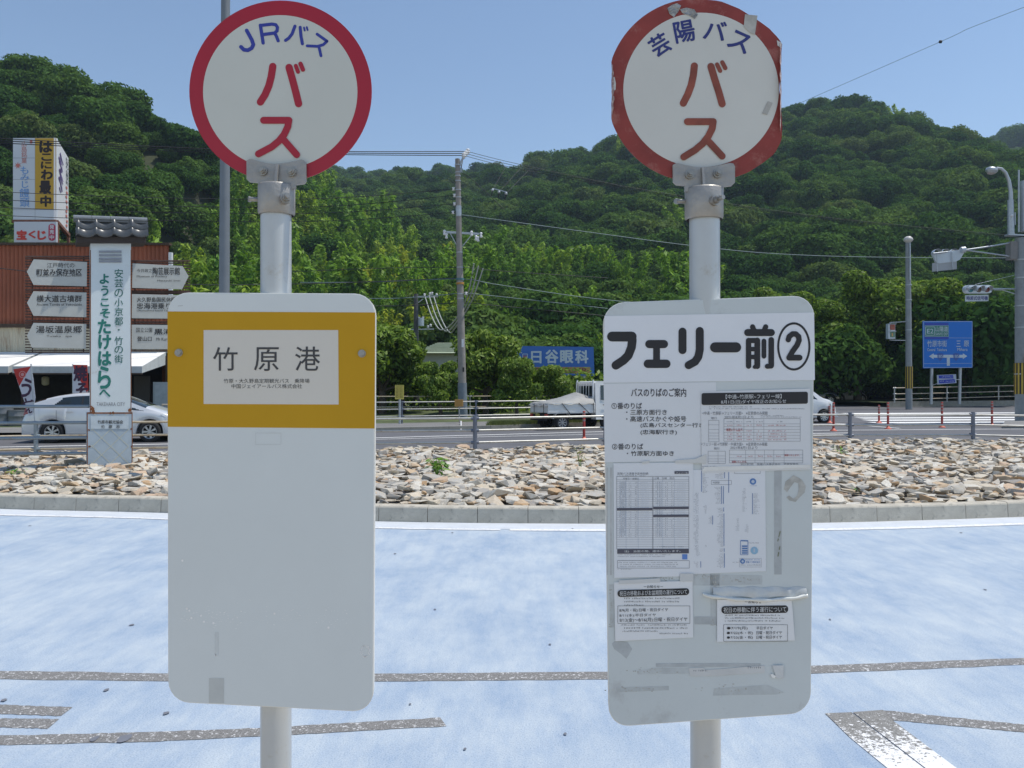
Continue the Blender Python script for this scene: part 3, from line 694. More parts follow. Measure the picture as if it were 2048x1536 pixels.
def bus_stop(cx, D, label, disc_c, disc_fn, plate_fn, lean=0):
    t = thing('bus_stop_sign', Vector(((cx-CX)/F*D, D, 0)), label, 'bus stop sign', 'bus stop signs beside the lot')
    b = P(cx, 785, D)
    part('pole', MB().cyl((b.x+lean, D, 0), (b.x, D, P(0,400,D).z), .0335, n=40), M_pole, t)
    part('base_flange', MB().cyl((b.x+lean,D,.115),(b.x+lean,D,.14),.11,n=24), M_gray, t)
    return t, b
def bracket(t, cx, D, top, ears, mid, colr, boltpix, clamp, yaw):
    """ears: outline of the T shaped plate; colr: (x0,y0,x1,y1) of the collar"""
    fc = Face((colr[0]+colr[2])/2, colr[1], D-.012, yaw)
    pl = fc.poly(ears, -.004, .004); o = part('bracket_plate', pl, M_cast, t)
    x0, y0, x1, y1 = colr; c = P((x0+x1)/2, y0, D); rr = (x1-x0)/2/F*D
    zt, zb = c.z, P(0, y1, D).z
    col = MB().lathe([(rr*.93, zb),(rr, zb+.006),(rr, zt-.004),(rr*.96, zt),(.02, zt+.002)], (c.x, c.y, 0), 'z', 40); cl = part('collar', col, M_cast, t)
    web = MB(); f0, f1 = [P(mid[0]+k, mid[1], D-.026) for k in (-2.2, 2.2)]; f2, f3 = [P(mid[2]+k, y0+.6, D-.030) for k in (-2.6, 2.6)]
    web.add([(f0.x, D-.0165, f0.z),(f1.x, D-.0165, f1.z),(f3.x, D-.0165, f3.z),(f2.x, D-.0165, f2.z), f0, f1, f3, f2], [(0,1,2,3),(4,7,6,5),(0,4,5,1),(1,5,6,2),(3,2,6,7),(0,3,7,4)])
    part('bracket_web', web, M_cast, t)
    for bx, by in boltpix:
        q = P(bx, by, D-.022); mb = MB().cyl((q.x,q.y+.006,q.z),(q.x,q.y,q.z),.010,n=20).cyl((q.x,q.y,q.z),(q.x,q.y-.006,q.z),.0072,n=6).cyl((q.x,q.y-.006,q.z),(q.x,q.y-.011,q.z),.004,n=12)
        part('bolt', mb, M_bolt, t)
    q = P(*clamp, D-rr); d = Vector((.45,-1,.05)).normalized()
    mb = MB().cyl(q-d*.006, q+d*.006, .0115, n=20).cyl(q+d*.006, q+d*.016, .0085, n=6).cyl(q+d*.016, q+d*.030, .0048, n=12); part('clamp_bolt', mb, M_bolt, t)
    q = P(x0+1, clamp[1]+2, D); part('clamp_bolt', MB().cyl(q, q+Vector((-.020,-.003,0)), .005, n=12).cyl(q+Vector((-.018,0,0)), q+Vector((-.023,-.003,0)), .0065, n=6), M_bolt, t)

# --- left sign
t, b = bus_stop(552, 1.79, 'bus stop sign with bright red ring disc reading JR and an ochre name plate', None, None, None)
fd = Face(561, 182, 1.784, 1.5, 0, 0)
Z4 = lambda x, y: (350 + x/3.84, y/3.84)
d = fd.poly(disc_poly(561, 182, 182.5, 96, 181), 0, .003); disc = part('disc', d, M_red, t, 'round disc with a bright red rim')
part('white_centre', fd.poly(disc_poly(560.6, 184, 154.3, 96, 153.5), -.0006, 0), M_discw, disc)
mb = MB(); k = -.0012
for w, pl in ((56, [(752,512),(740,590),(722,660),(692,730),(657,785)]), (56, [(877,520),(905,620),(930,715),(950,798)]), (31, [(929,508),(946,553)]), (33, [(965,492),(984,537)]),
              (53, [(682,926),(876,926)]), (53, [(876,926),(868,975),(840,1035),(800,1085),(745,1130),(643,1184)]), (53, [(838,1078),(936,1190)])):
    fd.stroke([Z4(*p) for p in pl], w/3.84, k, mb); k -= .0002
part('red_characters', mb, M_red, disc)
mb = MB()
for st, cx_, cy_, w, h, rot in ():
    pass
for nm_, sts in (('J', ((29,[(552,236),(592,310),(603,345),(590,372),(560,388),(530,384),(508,362)]),)), ('R', ((26,[(657,196),(678,332)]),(25,[(660,197),(745,187),(775,192),(788,212),(784,240),(765,256),(672,268)]),(25,[(768,258),(780,280),(793,315)]))),
  ('ba', ((24,[(922,203),(900,262),(875,295),(850,312)]),(24,[(962,212),(968,275),(979,338)]),(15,[(992,214),(997,236)]),(15,[(1013,211),(1019,232)]))), ('su', ((22,[(1092,264),(1168,318)]),(22,[(1168,318),(1140,345),(1095,358),(1016,354)]),(22,[(1106,360),(1122,430)])))):
    mb = MB()
    for w, pl in sts: fd.stroke([Z4(*p) for p in pl], w/3.84, -.0012 - w*1e-6, mb)
    part('blue_character', mb, M_blue, disc)
ear = [(494,322),(500,319),(506,319),(520,324),(537,327.5),(552,328.5),(567,327.5),(585,324),(603,320),(608,321),(613,327),(613,362),(609,368),(592,370),(592,378),(517,378),(517,366),(499,364),(494,359)]
bracket(t, 552, 1.79, 0, ear, (554,328,550), (517,371,589.5,431), [(525,341),(582,343)], (571,397), 1.5)
fp = Face(542, 1003, 1.742, 3.4, .75, -.8)
Z6 = lambda x, y: (320 + x/4.518, 560 + y/4.518)
def plate(fc, x0, y0, x1, y1, r, m, t, qd, th=.022):
    W_ = lambda k: warp(rrect(x0+k, y0+k, x1-k, y1-k, r-k), x0, y0, x1, y1, *qd)
    body = fc.poly(W_(0), .002, th); o = part('name_plate', body, M_rim, t)
    part('plate_face', fc.poly(W_(1.8), -.0002, .002), m, o); return o
pl = plate(fp, 335, 585, 750, 1415, 42, M_plate, t, ((334.5,584.5),(751,587),(746.5,1425),(336,1404)))
part('mounting_bracket', MB().box(b.x-.05, b.x+.05, 1.748+.018, 1.80, P(0,800,1.75).z, P(0,780,1.75).z), M_gray, pl)
part('yellow_band', fp.poly([(335.2,623),(750.3,625),(749.2,857),(335.6,853.5)], -.0008, -.0002), M_yel, pl)
part('name_label', fp.poly([Z6(396,453),Z6(1611,453),Z6(1615,1125),Z6(396,1120)], -.0014, -.0008), M_label, pl)
mb = MB()
for st, a, b_, c, d_ in (('竹',482,608,703,820),('原',852,608,1075,822),('港',1222,602,1447,820)): fp.text(st, *Z6(a,b_), *Z6(c,d_), -.0020, mb, .004)
fp.text('竹原・大久野島定期観光バス　乗降場', *Z6(578,892), *Z6(1352,932), -.0020, mb); fp.text('中国ジェイアールバス株式会社', *Z6(648,940), *Z6(1285,980), -.0020, mb)
part('place_name', mb, mat('faded_black_print', (.06,.06,.065), .6), pl)
for x, y in (Z6(172,658), Z6(1825,665)):
    q = fp.q(x, y); part('bolt', MB().cyl(fp.M @ Vector((q[0],-.001,q[1])), fp.M @ Vector((q[0],-.003,q[1])), .0085, n=20).cyl(fp.M @ Vector((q[0],-.003,q[1])), fp.M @ Vector((q[0],-.008,q[1])), .0062, n=6), M_bolt, pl)
mb = MB(); fp.rect(418, 1356, 448, 1406, -.0006, mb); part('tape_patch', mb, mat('grey_tape_patch', (.56,.58,.57), .7, var=.06, scale=30), pl)
mb = MB(); fp.frame(511.5, 866, 562, 889, .9, -.0006, mb); M_fm = mat('faint_mark', (.60,.63,.63), .7); part('old_tape_outline', mb, M_fm, pl); part('old_tape_mark', fp.rect(430, 1264, 437, 1312, -.0006), M_fm, pl); part('scratch', fp.line(356, 612, 366, 611, 2, -.0006), M_fm, pl)
mb = MB(); gr = random.Random(2)
for _ in range(150):
    x, y = gr.gauss(410,34) if _ < 55 else gr.uniform(405,700), gr.gauss(1232,11); fp.flat([(x+gr.uniform(-3.2,3.2), y+gr.uniform(-1.4,1.4)) for _ in range(3)], -.0006, mb)
for a, c in ((374,1217),(379,1221),(383,1236),(402,1231),(408,1243),(427,1246),(549,1227),(657,1255),(365,1121),(431,1310)): fp.flat(disc_poly(a, c, 2.3, 8), -.0006, mb)
for _ in range(60): an = gr.uniform(0,6.28); x, y = 731+math.cos(an)*8+gr.gauss(0,1), 1302+math.sin(an)*11+gr.gauss(0,1); fp.flat(disc_poly(x, y, 1.1, 6), -.0006, mb)
part('white_residue', mb, mat('white_specks', (.95,.93,.90), .6), pl, kind='stuff')

# --- right sign
t, b = bus_stop(1409, 1.79, 'bus stop sign with battered brown-red disc and a board of paper notices', None, None, None, .004)
fr = Face(1394, 180, 1.784, 0, 0, 0)
Z5 = lambda x, y: (1190 + x/3.839, y/3.839)
outl = []
for k in range(120):
    a = 2*math.pi*k/120; x, y = 1394 + 181*math.cos(a), 180 + 183*math.sin(a)
    if x > 1394: x = float(np.interp(y, [-3,2,18,38,58,75,88,130,175,215,255,284,306,326,344,356,363],[1394,1440,1480,1512,1540,1556,1564,1562,1559,1562,1565,1562,1550,1526,1497,1465,1394])) + .5*math.sin(y/6)
    x = max(x, 1222.5 + (1 if 120 < y < 220 else 0) + .6*math.sin(y/7)); outl.append((x, y))
disc = part('disc', fr.poly(outl, 0, .003), M_redw, t, 'dented disc with a faded brown-red rim')
part('white_centre', fr.poly([(min(1402+155.5*math.cos(2*math.pi*k/96), 1559), 180+154.5*math.sin(2*math.pi*k/96)) for k in range(96)], -.0006, 0), mat('disc_white_worn', (.63,.635,.60), .45, var=.04, scale=4), disc)
# bent rim at both sides
for nm, sgn, xs_, y0, y1 in (('bent_rim', 1, 1560, 84, 268), ('bent_rim', -1, 1224, 128, 232)):
    mb = MB(); n = 22; vs = []
    for i in range(n+1):
        y = y0 + (y1-y0)*i/n; e = math.sin(math.pi*i/n)**.5; w = (5+2*math.sin(i*1.7))*e
        for xx, dp in ((xs_, 0), (xs_+sgn*w*.25, -.004*e), (xs_-sgn*w*.5, -.010*e-.002*math.sin(i*2.1)*e)): q = fr.q(xx, y); vs.append(fr.M @ Vector((q[0], dp-.0008, q[1])))
    mb.add(vs, [(3*i+j, 3*i+3+j, 3*i+4+j, 3*i+1+j) for i in range(n) for j in range(2)]); part(nm, mb, mat('scraped_rim', (.42,.28,.25), .5, .2, var=.5, scale=60, dirt=.5, dirtcol=(.7,.68,.66)), disc)
mb = MB(); k = -.0012
for w, pl_ in ((55, [(762,508),(754,580),(738,655),(712,725),(677,794)]), (55, [(889,512),(918,610),(950,710),(975,799)]), (32, [(936,497),(960,546)]), (33, [(976,481),(999,525)]),
               (53, [(708,936),(906,936)]), (53, [(906,936),(898,990),(868,1050),(825,1105),(765,1155),(680,1207)]), (53, [(865,1083),(974,1201)])):
    fr.stroke([Z5(*p) for p in pl_], w/3.839, k, mb); k -= .0002
part('red_characters', mb, M_redt, disc)
mb = MB()
for st, cx_, cy_, w, h, rot in (('芸',497,345,150,165,31),('陽',686,243,160,168,11),('バ',920,235,175,150,-7),('ス',1110,322,165,150,-24)):
    x, y = Z5(cx_, cy_); fr.text(st, x-w/7.68, y-h/7.68, x+w/7.68, y+h/7.68, -.0012, mb, .026, rot)
part('blue_characters', mb, M_navy, disc)
for pts in (((1150,112),(1246,122),(1226,270),(1206,262),(1188,255),(1140,205)), ((1325,778),(1362,792),(1320,884),(1280,872))): part('tape_patch', fr.flat([Z5(*p) for p in pts], -.0018), M_smear, disc)
mb = MB()
for pts in ([(555,65),(590,40),(628,28),(660,45),(640,90),(605,135),(570,110)], [(650,75),(700,62),(760,75),(788,115),(765,148),(720,120),(670,105)]): part('crumpled_tape', fr.flat([Z5(*p) for p in pts], -.0020), mat('crumpled_foil_tape', (.48,.48,.47), .3, .3, var=.5, scale=50, bump=1.0, bscale=120), disc)
for pts in (((132,600),(150,592),(160,640),(158,690),(140,700),(130,660)), ((130,735),(146,742),(148,770),(132,780)), ((1395,310),(1432,330),(1430,372),(1400,350)), ((550,918),(566,912),(566,922))): part('paint_chip', fr.flat([Z5(*p) for p in pts], -.0011), mat('bare_chips', (.62,.63,.62), .5, var=.2, scale=50), disc)
ear = [(1345,331),(1350,328),(1356,327),(1370,331),(1390,334.5),(1408,335.5),(1425,334),(1440,331),(1458,327),(1466,328),(1469,334),(1469,366),(1463,372),(1447,374),(1447,384),(1369,384),(1369,372),(1352,370),(1346,364)]
bracket(t, 1408, 1.79, 0, ear, (1406,334,1409), (1370,378,1446,440), [(1380,348),(1436,346)], (1429,401), 0)
fb = Face(1418, 1023, 1.742, -4.0, -.9, -2.0)
pl = plate(fb, 1209, 597.5, 1628, 1440, 42, M_plate2, t, ((1206,605.5),(1629,590),(1622,1426),(1217.5,1455)))
part('mounting_bracket', MB().box(b.x-.05, b.x+.05, 1.76, 1.80, P(0,800,1.75).z, P(0,780,1.75).z), M_gray, pl)
ZA = lambda x, y: (1200 + x/4.266, 580 + y/4.266)
ZB = lambda x, y: (1200 + x/4.655, 920 + y/4.655)
ZC = lambda x, y: (1200 + x/4.655, 1130 + y/4.655)
def sheet(name, pts, y, m, bow=.002):
    """a paper with a little wave in it; pts: top-left, top-right, bottom-right, bottom-left"""
    mb = MB(); n = 14; vs = []; tl, tr_, br_, bl = pts; gg = random.Random(len(name)+int(tl[0]))
    ph = gg.uniform(0, 6)
    for i in range(n+1):
        for j in range(n+1):
            u, v = i/n, j/n; a = (tl[0]+(tr_[0]-tl[0])*u, tl[1]+(tr_[1]-tl[1])*u); c = (bl[0]+(br_[0]-bl[0])*u, bl[1]+(br_[1]-bl[1])*u); p = (a[0]+(c[0]-a[0])*v, a[1]+(c[1]-a[1])*v); q = fb.q(*p)
            vs.append(fb.M @ Vector((q[0], y + bow*.12*math.sin(u*5+ph)*math.sin(v*4+ph), q[1])))
    mb.add(vs, [(i*(n+1)+j, i*(n+1)+j+1, (i+1)*(n+1)+j+1, (i+1)*(n+1)+j) for i in range(n) for j in range(n)], True)
    return part(name, mb, m, t)
# stop name sheet
s1 = sheet('stop_name_sheet', [ZA(38,222), ZA(1826,192), ZA(1832,768), ZA(30,792)], -.0010, M_paper)
mb = MB(); k = -.0016
for w, pl_ in ((84, [(102,398),(270,398)]), (74, [(270,396),(275,430),(268,490),(240,560),(200,600),(135,643)]), (70, [(420,462),(545,462)]), (58, [(482,470),(482,620)]), (72, [(408,630),(565,630)]),
               (68, [(703,356),(703,514)]), (68, [(850,350),(850,510),(838,570),(810,612),(755,642)]), (86, [(980,490),(1160,490)]),
               (44, [(1300,315),(1312,345)]), (44, [(1412,315),(1400,345)]), (60, [(1258,364),(1460,364)]), (46, [(1266,432),(1266,650)]), (44, [(1266,432),(1340,432)]), (50, [(1340,432),(1340,650)]), (38, [(1266,505),(1340,505)]), (38, [(1266,572),(1340,572)]), (34, [(1318,657),(1342,655)]),
               (40, [(1397,436),(1397,566)]), (48, [(1459,426),(1459,645)]), (42, [(1425,652),(1459,650)]),
               (46, [(1604,425),(1612,398),(1640,376),(1668,376),(1692,398),(1696,430),(1680,470),(1640,525),(1612,575)]), (50, [(1612,578),(1700,578)])):
    fb.stroke([ZA(*p) for p in pl_], w/4.266, k, mb); k -= .00004
o_ = [ZA(1652+142*math.cos(2*math.pi*i/64), 482+206*math.sin(2*math.pi*i/64)) for i in range(65)]; i_ = [ZA(1652+124*math.cos(2*math.pi*i/64), 482+187*math.sin(2*math.pi*i/64)) for i in range(65)]
for i in range(64): fb.flat([o_[i], o_[i+1], i_[i+1], i_[i]], -.0017, mb)
part('large_print', mb, M_black, s1)
# boarding guide
s2 = sheet('boarding_guide_sheet', [ZA(32,800), ZA(990,786), ZA(990,1455), ZA(40,1470)], -.0007, mat('guide_paper', (.74,.765,.80), .6, var=.02)); mb = MB(); y_ = -.0013
for st, a, b_, c, d_, bo in (('バスのりばのご案内',265,838,735,912,.02),('①番のりば',98,962,358,1016,.012),('・三原方面行き',222,1020,570,1066,.012),('・高速バスかぐや姫号',222,1076,735,1124,.012),('(広島バスセンター行き)',345,1134,905,1178,.012),('(忠海駅行き)',345,1192,655,1238,.012),('②番のりば',102,1310,368,1362,.012),('・竹原駅方面ゆき',228,1372,630,1416,.012)):
    fb.text(st, *ZA(a,b_), *ZA(c,d_), y_, mb, bo)
part('guide_print', mb, mat('dark_grey_print', (.055,.055,.07), .6), s2)
# timetable revision notice
s3 = sheet('revision_notice_sheet', [ZA(858,868), ZA(1790,842), ZA(1795,1530), ZA(868,1560)], -.0022, mat('thin_paper', (.73,.75,.78), .6, var=.03)); y_ = -.0030
mb = MB(); fb.flat([(p[0], p[1] - (p[0]-1402)*.013) for p in rrect(*ZA(865,880), *ZA(1770,980), 4)], y_+.0003, mb)
fb.text('<中通・竹原駅→フェリー方面>　※変更便のみ掲載', *ZA(872,1036), *ZA(1428,1066), y_, mb); fb.text('現行', *ZA(945,1084), *ZA(995,1104), y_, mb); fb.text('2021年8月1日より', *ZA(1060,1072), *ZA(1305,1100), y_, mb)
fb.text('<フェリー前→竹原駅・中通方面>　※変更便のみ掲載', *ZA(862,1300), *ZA(1425,1330), y_, mb); fb.text('現行', *ZA(970,1342), *ZA(1018,1364), y_, mb); fb.text('2021年8月1日より', *ZA(1110,1332), *ZA(1340,1358), y_, mb)
fb.text('2021年7月　芸陽バス株式会社　竹原営業所', *ZA(1195,1476), *ZA(1690,1496), y_, mb)
for a, b_, c, d_ in ((930,992,1290,1003),(930,1008,1740,1019),(1370,1068,1560,1077),(1370,1080,1715,1089),(870,1500,1005,1512)): fb.micro(*ZA(a,b_), *ZA(c,d_), y_, mb)
for a, b_, c, d_, cols, rows in ((925,1112,1013,1295,(),(1150,1190,1220,1245,1270)),(1055,1097,1705,1290,(1140,1225,1310,1395),(1142,1165,1190,1215,1240,1265)),(920,1375,1068,1480,(1005,),(1415,1440,1460)),(1102,1365,1727,1475,(1240,1320,1400,1480,1568),(1405,1432,1455))):
    fb.frame(*ZA(a,b_), *ZA(c,d_), .55, y_, mb)
    for x in cols: fb.line(*ZA(x,b_), *ZA(x,d_), .4, y_, mb)
    for y in rows: fb.line(*ZA(a,y), *ZA(c,y), .4, y_, mb)
for x in (1080,1160,1245,1330,1500): fb.micro(*ZA(x,1118), *ZA(x+55,1130), y_, mb)
part('notice_print', mb, M_grey, s3)
mb = MB(); fb.flat([(p[0], p[1] - (p[0]-1402)*.013) for p in rrect(*ZA(865,880), *ZA(1770,982), 4)], y_-.0001, mb); part('title_bar', mb, M_black, s3)
mb = MB(); fb.text('【中通~竹原駅~フェリー線】', *ZA(1070,890), *ZA(1545,928), y_-.0006, mb, 0, .7); fb.text('8月1日(日)ダイヤ改正のお知らせ', *ZA(1030,936), *ZA(1585,974), y_-.0006, mb, 0, .7); part('title_print', mb, mat('white_print', (.66,.68,.70), .6), s3)
mb = MB(); fb.text('減便いたします。', *ZA(1075,1180), *ZA(1220,1201), y_, mb, .01); fb.text('減便いたします。', *ZA(1570,1400), *ZA(1700,1418), y_, mb, .01); fb.text('減便いたします。', *ZA(1122,1456), *ZA(1250,1474), y_, mb, .01)
for r_ in (1148,1196,1222,1246,1270):
    for x in (1085,1165,1250,1335,1430): fb.micro(*ZA(x,r_), *ZA(x+(150 if x == 1430 else 45),r_+12), y_, mb)
for x in (1165,1260,1345,1425,1500): fb.micro(*ZA(x,1412), *ZA(x+40,1424), y_, mb)
part('red_print', mb, M_redp, s3)
# timetable
s4 = sheet('timetable_sheet', [ZB(125,30), ZB(868,22), ZB(868,1080), ZB(132,1096)], -.0016, M_paper2); y_ = -.0023; mb = MB(); mbb = MB()
fb.text('芸陽バス通過予定時刻表', *ZB(160,115), *ZB(450,138), y_, mb); fb.frame(*ZB(155,152), *ZB(826,826), .7, y_, mb); fb.frame(*ZB(162,935), *ZB(830,1005), .7, y_, mb)
for x in (488,494): fb.line(*ZB(x,156), *ZB(x,826), .5, y_, mb)
for x in (242,355,583,694): fb.line(*ZB(x,184), *ZB(x,826), .4, y_, mbb)
for x in (190,207,222,236,535,552,566): fb.line(*ZB(x,200), *ZB(x,704), .35, y_, mbb)
fb.line(*ZB(155,184), *ZB(826,184), .5, y_, mb)
for i in range(30):
    y = 200 + i*20.8
    if y > 812: break
    fb.line(*ZB(157,y), *ZB(824,y), .35, y_, mb)
    if y < 700:
        for x0 in (0, 338):
            for x in (180, 196, 212, 228, 268, 284, 326, 340): fb.micro(*ZB(x+x0,y+6), *ZB(x+x0+8,y+17), y_, mb)
            fb.micro(*ZB(375+x0,y+8), *ZB(455+x0,y+14), y_, mbb)
fb.text('月曜日～金曜日', *ZB(212,164), *ZB(360,181), y_, mb); fb.text('土曜　日曜　祝日', *ZB(502,160), *ZB(690,179), y_, mb)
for a, b_, c, d_ in ((158,142,415,152),(165,875,655,885),(165,892,600,902),(165,930,500,936),(168,948,720,958),(185,966,720,976),(185,984,705,994),(165,1010,290,1020),(530,800,775,812)): fb.micro(*ZB(a,b_), *ZB(c,d_), y_, mb)
part('timetable_print', mb, M_grey, s4); 
for a, b_, c, d_ in ((158,200,240,704),(494,200,580,704)): fb.rect(*ZB(a,b_), *ZB(c,d_), y_+.0003, mbb) if False else None
part('blue_rules', mbb, mat('pale_blue_rule', (.30,.38,.50), .7), s4)
mb = MB()
for a, b_, c, d_ in ((158,446,486,468),(495,437,823,460),(495,510,823,532),(160,829,826,871),(693,106,824,132)): fb.flat([(p[0], p[1] - (p[0]-1240)*.006) for p in [ZB(a,d_),ZB(c,d_),ZB(c,b_),ZB(a,b_)]], y_-.0003, mb)
part('dark_bars', mb, mat('bar_print', (.09,.09,.12), .6), s4)
mb = MB(); fb.text('注)　当面の間、運休いたします。', *ZB(225,836), *ZB(748,860), y_-.0008, mb, .01, .3); fb.text('フェリー前', *ZB(705,111), *ZB(815,128), y_-.0008, mb); part('bar_lettering', mb, MATS['white_print'], s4)
mb = MB(); fb.rect(*ZB(764,876), *ZB(812,924), y_, mb); part('blue_square', mb, mat('square_blue', (.12,.25,.62), .6), s4)
# route map
s5 = sheet('route_map_sheet', [ZB(868,92), ZB(1537,78), ZB(1545,1034), ZB(868,1060)], -.0012, mat('map_paper', (.75,.78,.83), .4, var=.02)); y_ = -.0019; mb = MB(); mg = MB()
def dots(x, y0, y1, step=7.5): 
    y = y0
    while y < y1: fb.flat(disc_poly(*ZB(x,y), .75, 6), y_, mb); y += step
for x, y0, y1 in ((945,105,295),(1158,105,170),(1197,105,305),(1131,245,410),(1148,245,410),(1150,445,480),(1153,500,800),(1155,825,855),(1157,870,1000),(1048,520,600),(1418,312,500),(937,945,1000)): dots(x, y0, y1); fb.line(*ZB(x,y0), *ZB(x,y1), .7, y_, mb)
for x0, x1, y0, y1 in ((868,915,305,490),(868,915,515,770),(870,915,790,850),(865,930,860,890),(955,1005,115,300),(1060,1125,250,410),(1075,1140,445,480),(1085,1145,500,800),(1080,1145,825,850),(1085,1150,870,1000),(1010,1040,515,595),(1325,1365,265,475),(1428,1485,312,500),(1262,1292,545,650),(1345,1380,600,680),(870,915,945,1000),(1060,1150,120,170),(960,990,420,500),(960,990,790,808)):
    y = y0
    while y < y1: w = (x1-x0)*random.uniform(.4,1); fb.micro(*ZB(x1-w if x0 not in (955,1428,1325) else x0, y), *ZB(x1 if x0 not in (955,1428,1325) else x0+w, y+7), y_, mg); y += 11.5
fb.text('竹原駅', *ZB(1048,200), *ZB(1112,220), y_, mg); fb.frame(*ZB(1035,190), *ZB(1222,228), .5, y_, mg); fb.frame(*ZB(1250,60), *ZB(1490,125), .5, y_, mg); fb.frame(*ZB(1298,915), *ZB(1500,995), .35, y_, mg)
fb.micro(*ZB(1385,765), *ZB(1475,776), y_, mg); fb.micro(*ZB(1310,972), *ZB(1495,982), y_, mg); fb.micro(*ZB(1235,946), *ZB(1290,956), y_, mg)
part('stop_names', mg, M_grey, s5)
fb.flat(disc_poly(*ZB(1422,200), 6.5, 24), y_, mb); fb.micro(*ZB(1385,236), *ZB(1460,244), y_, mb)
for a, b_, c, d_, w in ((1307,750,1376,752,2.2),(1307,752,1307,880,1),(1376,752,1376,880,1),(1307,881,1376,881,1)): fb.line(*ZB(a,b_), *ZB(c,d_), w, y_, mb)
for y in (795,816,838,858): fb.rect(*ZB(1320,y), *ZB(1370,y+13), y_-.0001, mb)
fb.flat(disc_poly(*ZB(1326,942), 5, 20), y_, mb); fb.text('芸陽バス株式会社', *ZB(1355,940), *ZB(1490,960), y_, mb); fb.micro(*ZB(1355,922), *ZB(1490,934), y_, mb)
part('route_lines', mb, M_bluep, s5)
mb = MB(); fb.flat(disc_poly(*ZB(1435,842), 7.5, 24), y_, mb); part('blue_emblem', mb, mat('sky_blue_print', (.30,.52,.72), .6), s5)
mb = MB(); fb.rect(*ZB(1426,822), *ZB(1440,858), y_-.0004, mb); fb.flat(disc_poly(*ZB(1422,200), 3.2, 16), y_-.0004, mb); fb.flat(disc_poly(*ZB(1326,942), 2.3, 16), y_-.0004, mb); part('emblem_detail', mb, mat('pale_print', (.52,.60,.72), .6), s5)
# holiday notices
def holiday(nm, pts, title, tb, cap, rot, rows, micro, box, ysh, m):
    s = sheet(nm, pts, ysh, m, .006); y_ = ysh - .0010; mb = MB(); fb.text('ーお知らせー', *ZC(*tb[:2]), *ZC(*tb[2:]), y_, mb, .008)
    a, b_ = ZC(*cap[:2]); c, d_ = ZC(*cap[2:]); cx_ = (a+c)/2; pts = [(p[0], p[1] - (p[0]-cx_)*math.tan(R(rot))) for p in rrect(a, b_, c, d_, (d_-b_)*.45)]; fb.flat(pts, y_, mb)
    for st, *r in rows: fb.text(st, *ZC(*r[:2]), *ZC(*r[2:]), y_, mb, 0, rot*.6)
    for r in micro: fb.micro(*ZC(*r[:2]), *ZC(*r[2:]), y_, mb)
    fb.frame(*ZC(*box[:2]), *ZC(*box[2:]), .6, y_, mb); part('notice_print', mb, M_black, s)
    mb = MB(); h = (d_-b_)*.14; fb.text(title, a+4, b_+h, c-4, d_-h, y_-.0006, mb, .006, rot); part('title_print', mb, mat('white_print', (.66,.68,.70), .6), s)
holiday('holiday_notice_sheet', [ZC(130,160), ZC(860,146), ZC(866,672), ZC(142,706)], '祝日の移動およびお盆期間の運行について', (405,186,585,212), (163,222,828,286), 1.6,
        [('8/9(月・祝):日曜・祝日ダイヤ',180,400,632,436),('8/11(水):平日ダイヤ',180,450,520,482),('8/13(金)～8/16(月):日曜・祝日ダイヤ',182,486,812,530)],
        [(225,300,740,316),(225,330,735,346),(225,362,400,378),(195,548,800,562),(210,576,805,592),(210,606,545,620),(555,628,820,642)], (165,378,835,540), -.0022, mat('curled_paper', (.78,.80,.83), .5, var=.03))
holiday('torn_notice_sheet', [ZC(1088,320), ZC(1782,330), ZC(1812,700), ZC(1088,712)], '祝日の移動に伴う運行について', (1345,326,1530,354), (1128,376,1748,446), .8,
        [('●7/19(月)',1178,570,1370,602),('平日ダイヤ',1452,568,1605,598),('●7/22(木・祝)',1178,614,1420,646),('日曜・祝日ダイヤ',1452,610,1690,642),('●7/23(金・祝)',1178,656,1420,688),('日曜・祝日ダイヤ',1452,652,1690,684)],
        [(1160,458,1670,472),(1160,484,1710,498),(1160,510,1680,524)], (1148,552,1742,706), -.0028, mat('curled_paper', (.78,.80,.83), .5))
roll = MB(); n = 26
for i in range(n):
    pass
pts_ = [fb.M @ Vector((fb.q(*ZC(955+970*i/n, 272+ (30*math.sin(math.pi*i/n))))[0], -.006-.003*math.sin(i*.9), fb.q(*ZC(0, 262+ 46*math.sin(math.pi*min(1,i/n*1.05))**.6+18*(i/n)))[1])) for i in range(n+1)]
roll.tube(pts_, [.0028 + .0016*abs(math.sin(i*.55)) for i in range(n+1)], 10); part('rolled_sheet_edge', roll, mat('rolled_film', (.72,.73,.70), .25, var=.06, scale=20), t)
mb = MB(); vs = []
for i in range(n+1):
    x = 1050 + 870*i/n
    for k_, (yy_, dp) in enumerate(((205+6*math.sin(i), -.001), (240+14*math.sin(i*.8), -.005-.002*math.sin(i*1.3)), (300+12*math.sin(i*.6), -.004))): q = fb.q(*ZC(x, yy_)); vs.append(fb.M @ Vector((q[0], dp, q[1])))
mb.add(vs, [(3*i+j, 3*i+3+j, 3*i+4+j, 3*i+1+j) for i in range(n) for j in range(2)], True); part('curled_film', mb, mat('curled_film', (.60,.62,.62), .18, var=.1, scale=15), t)
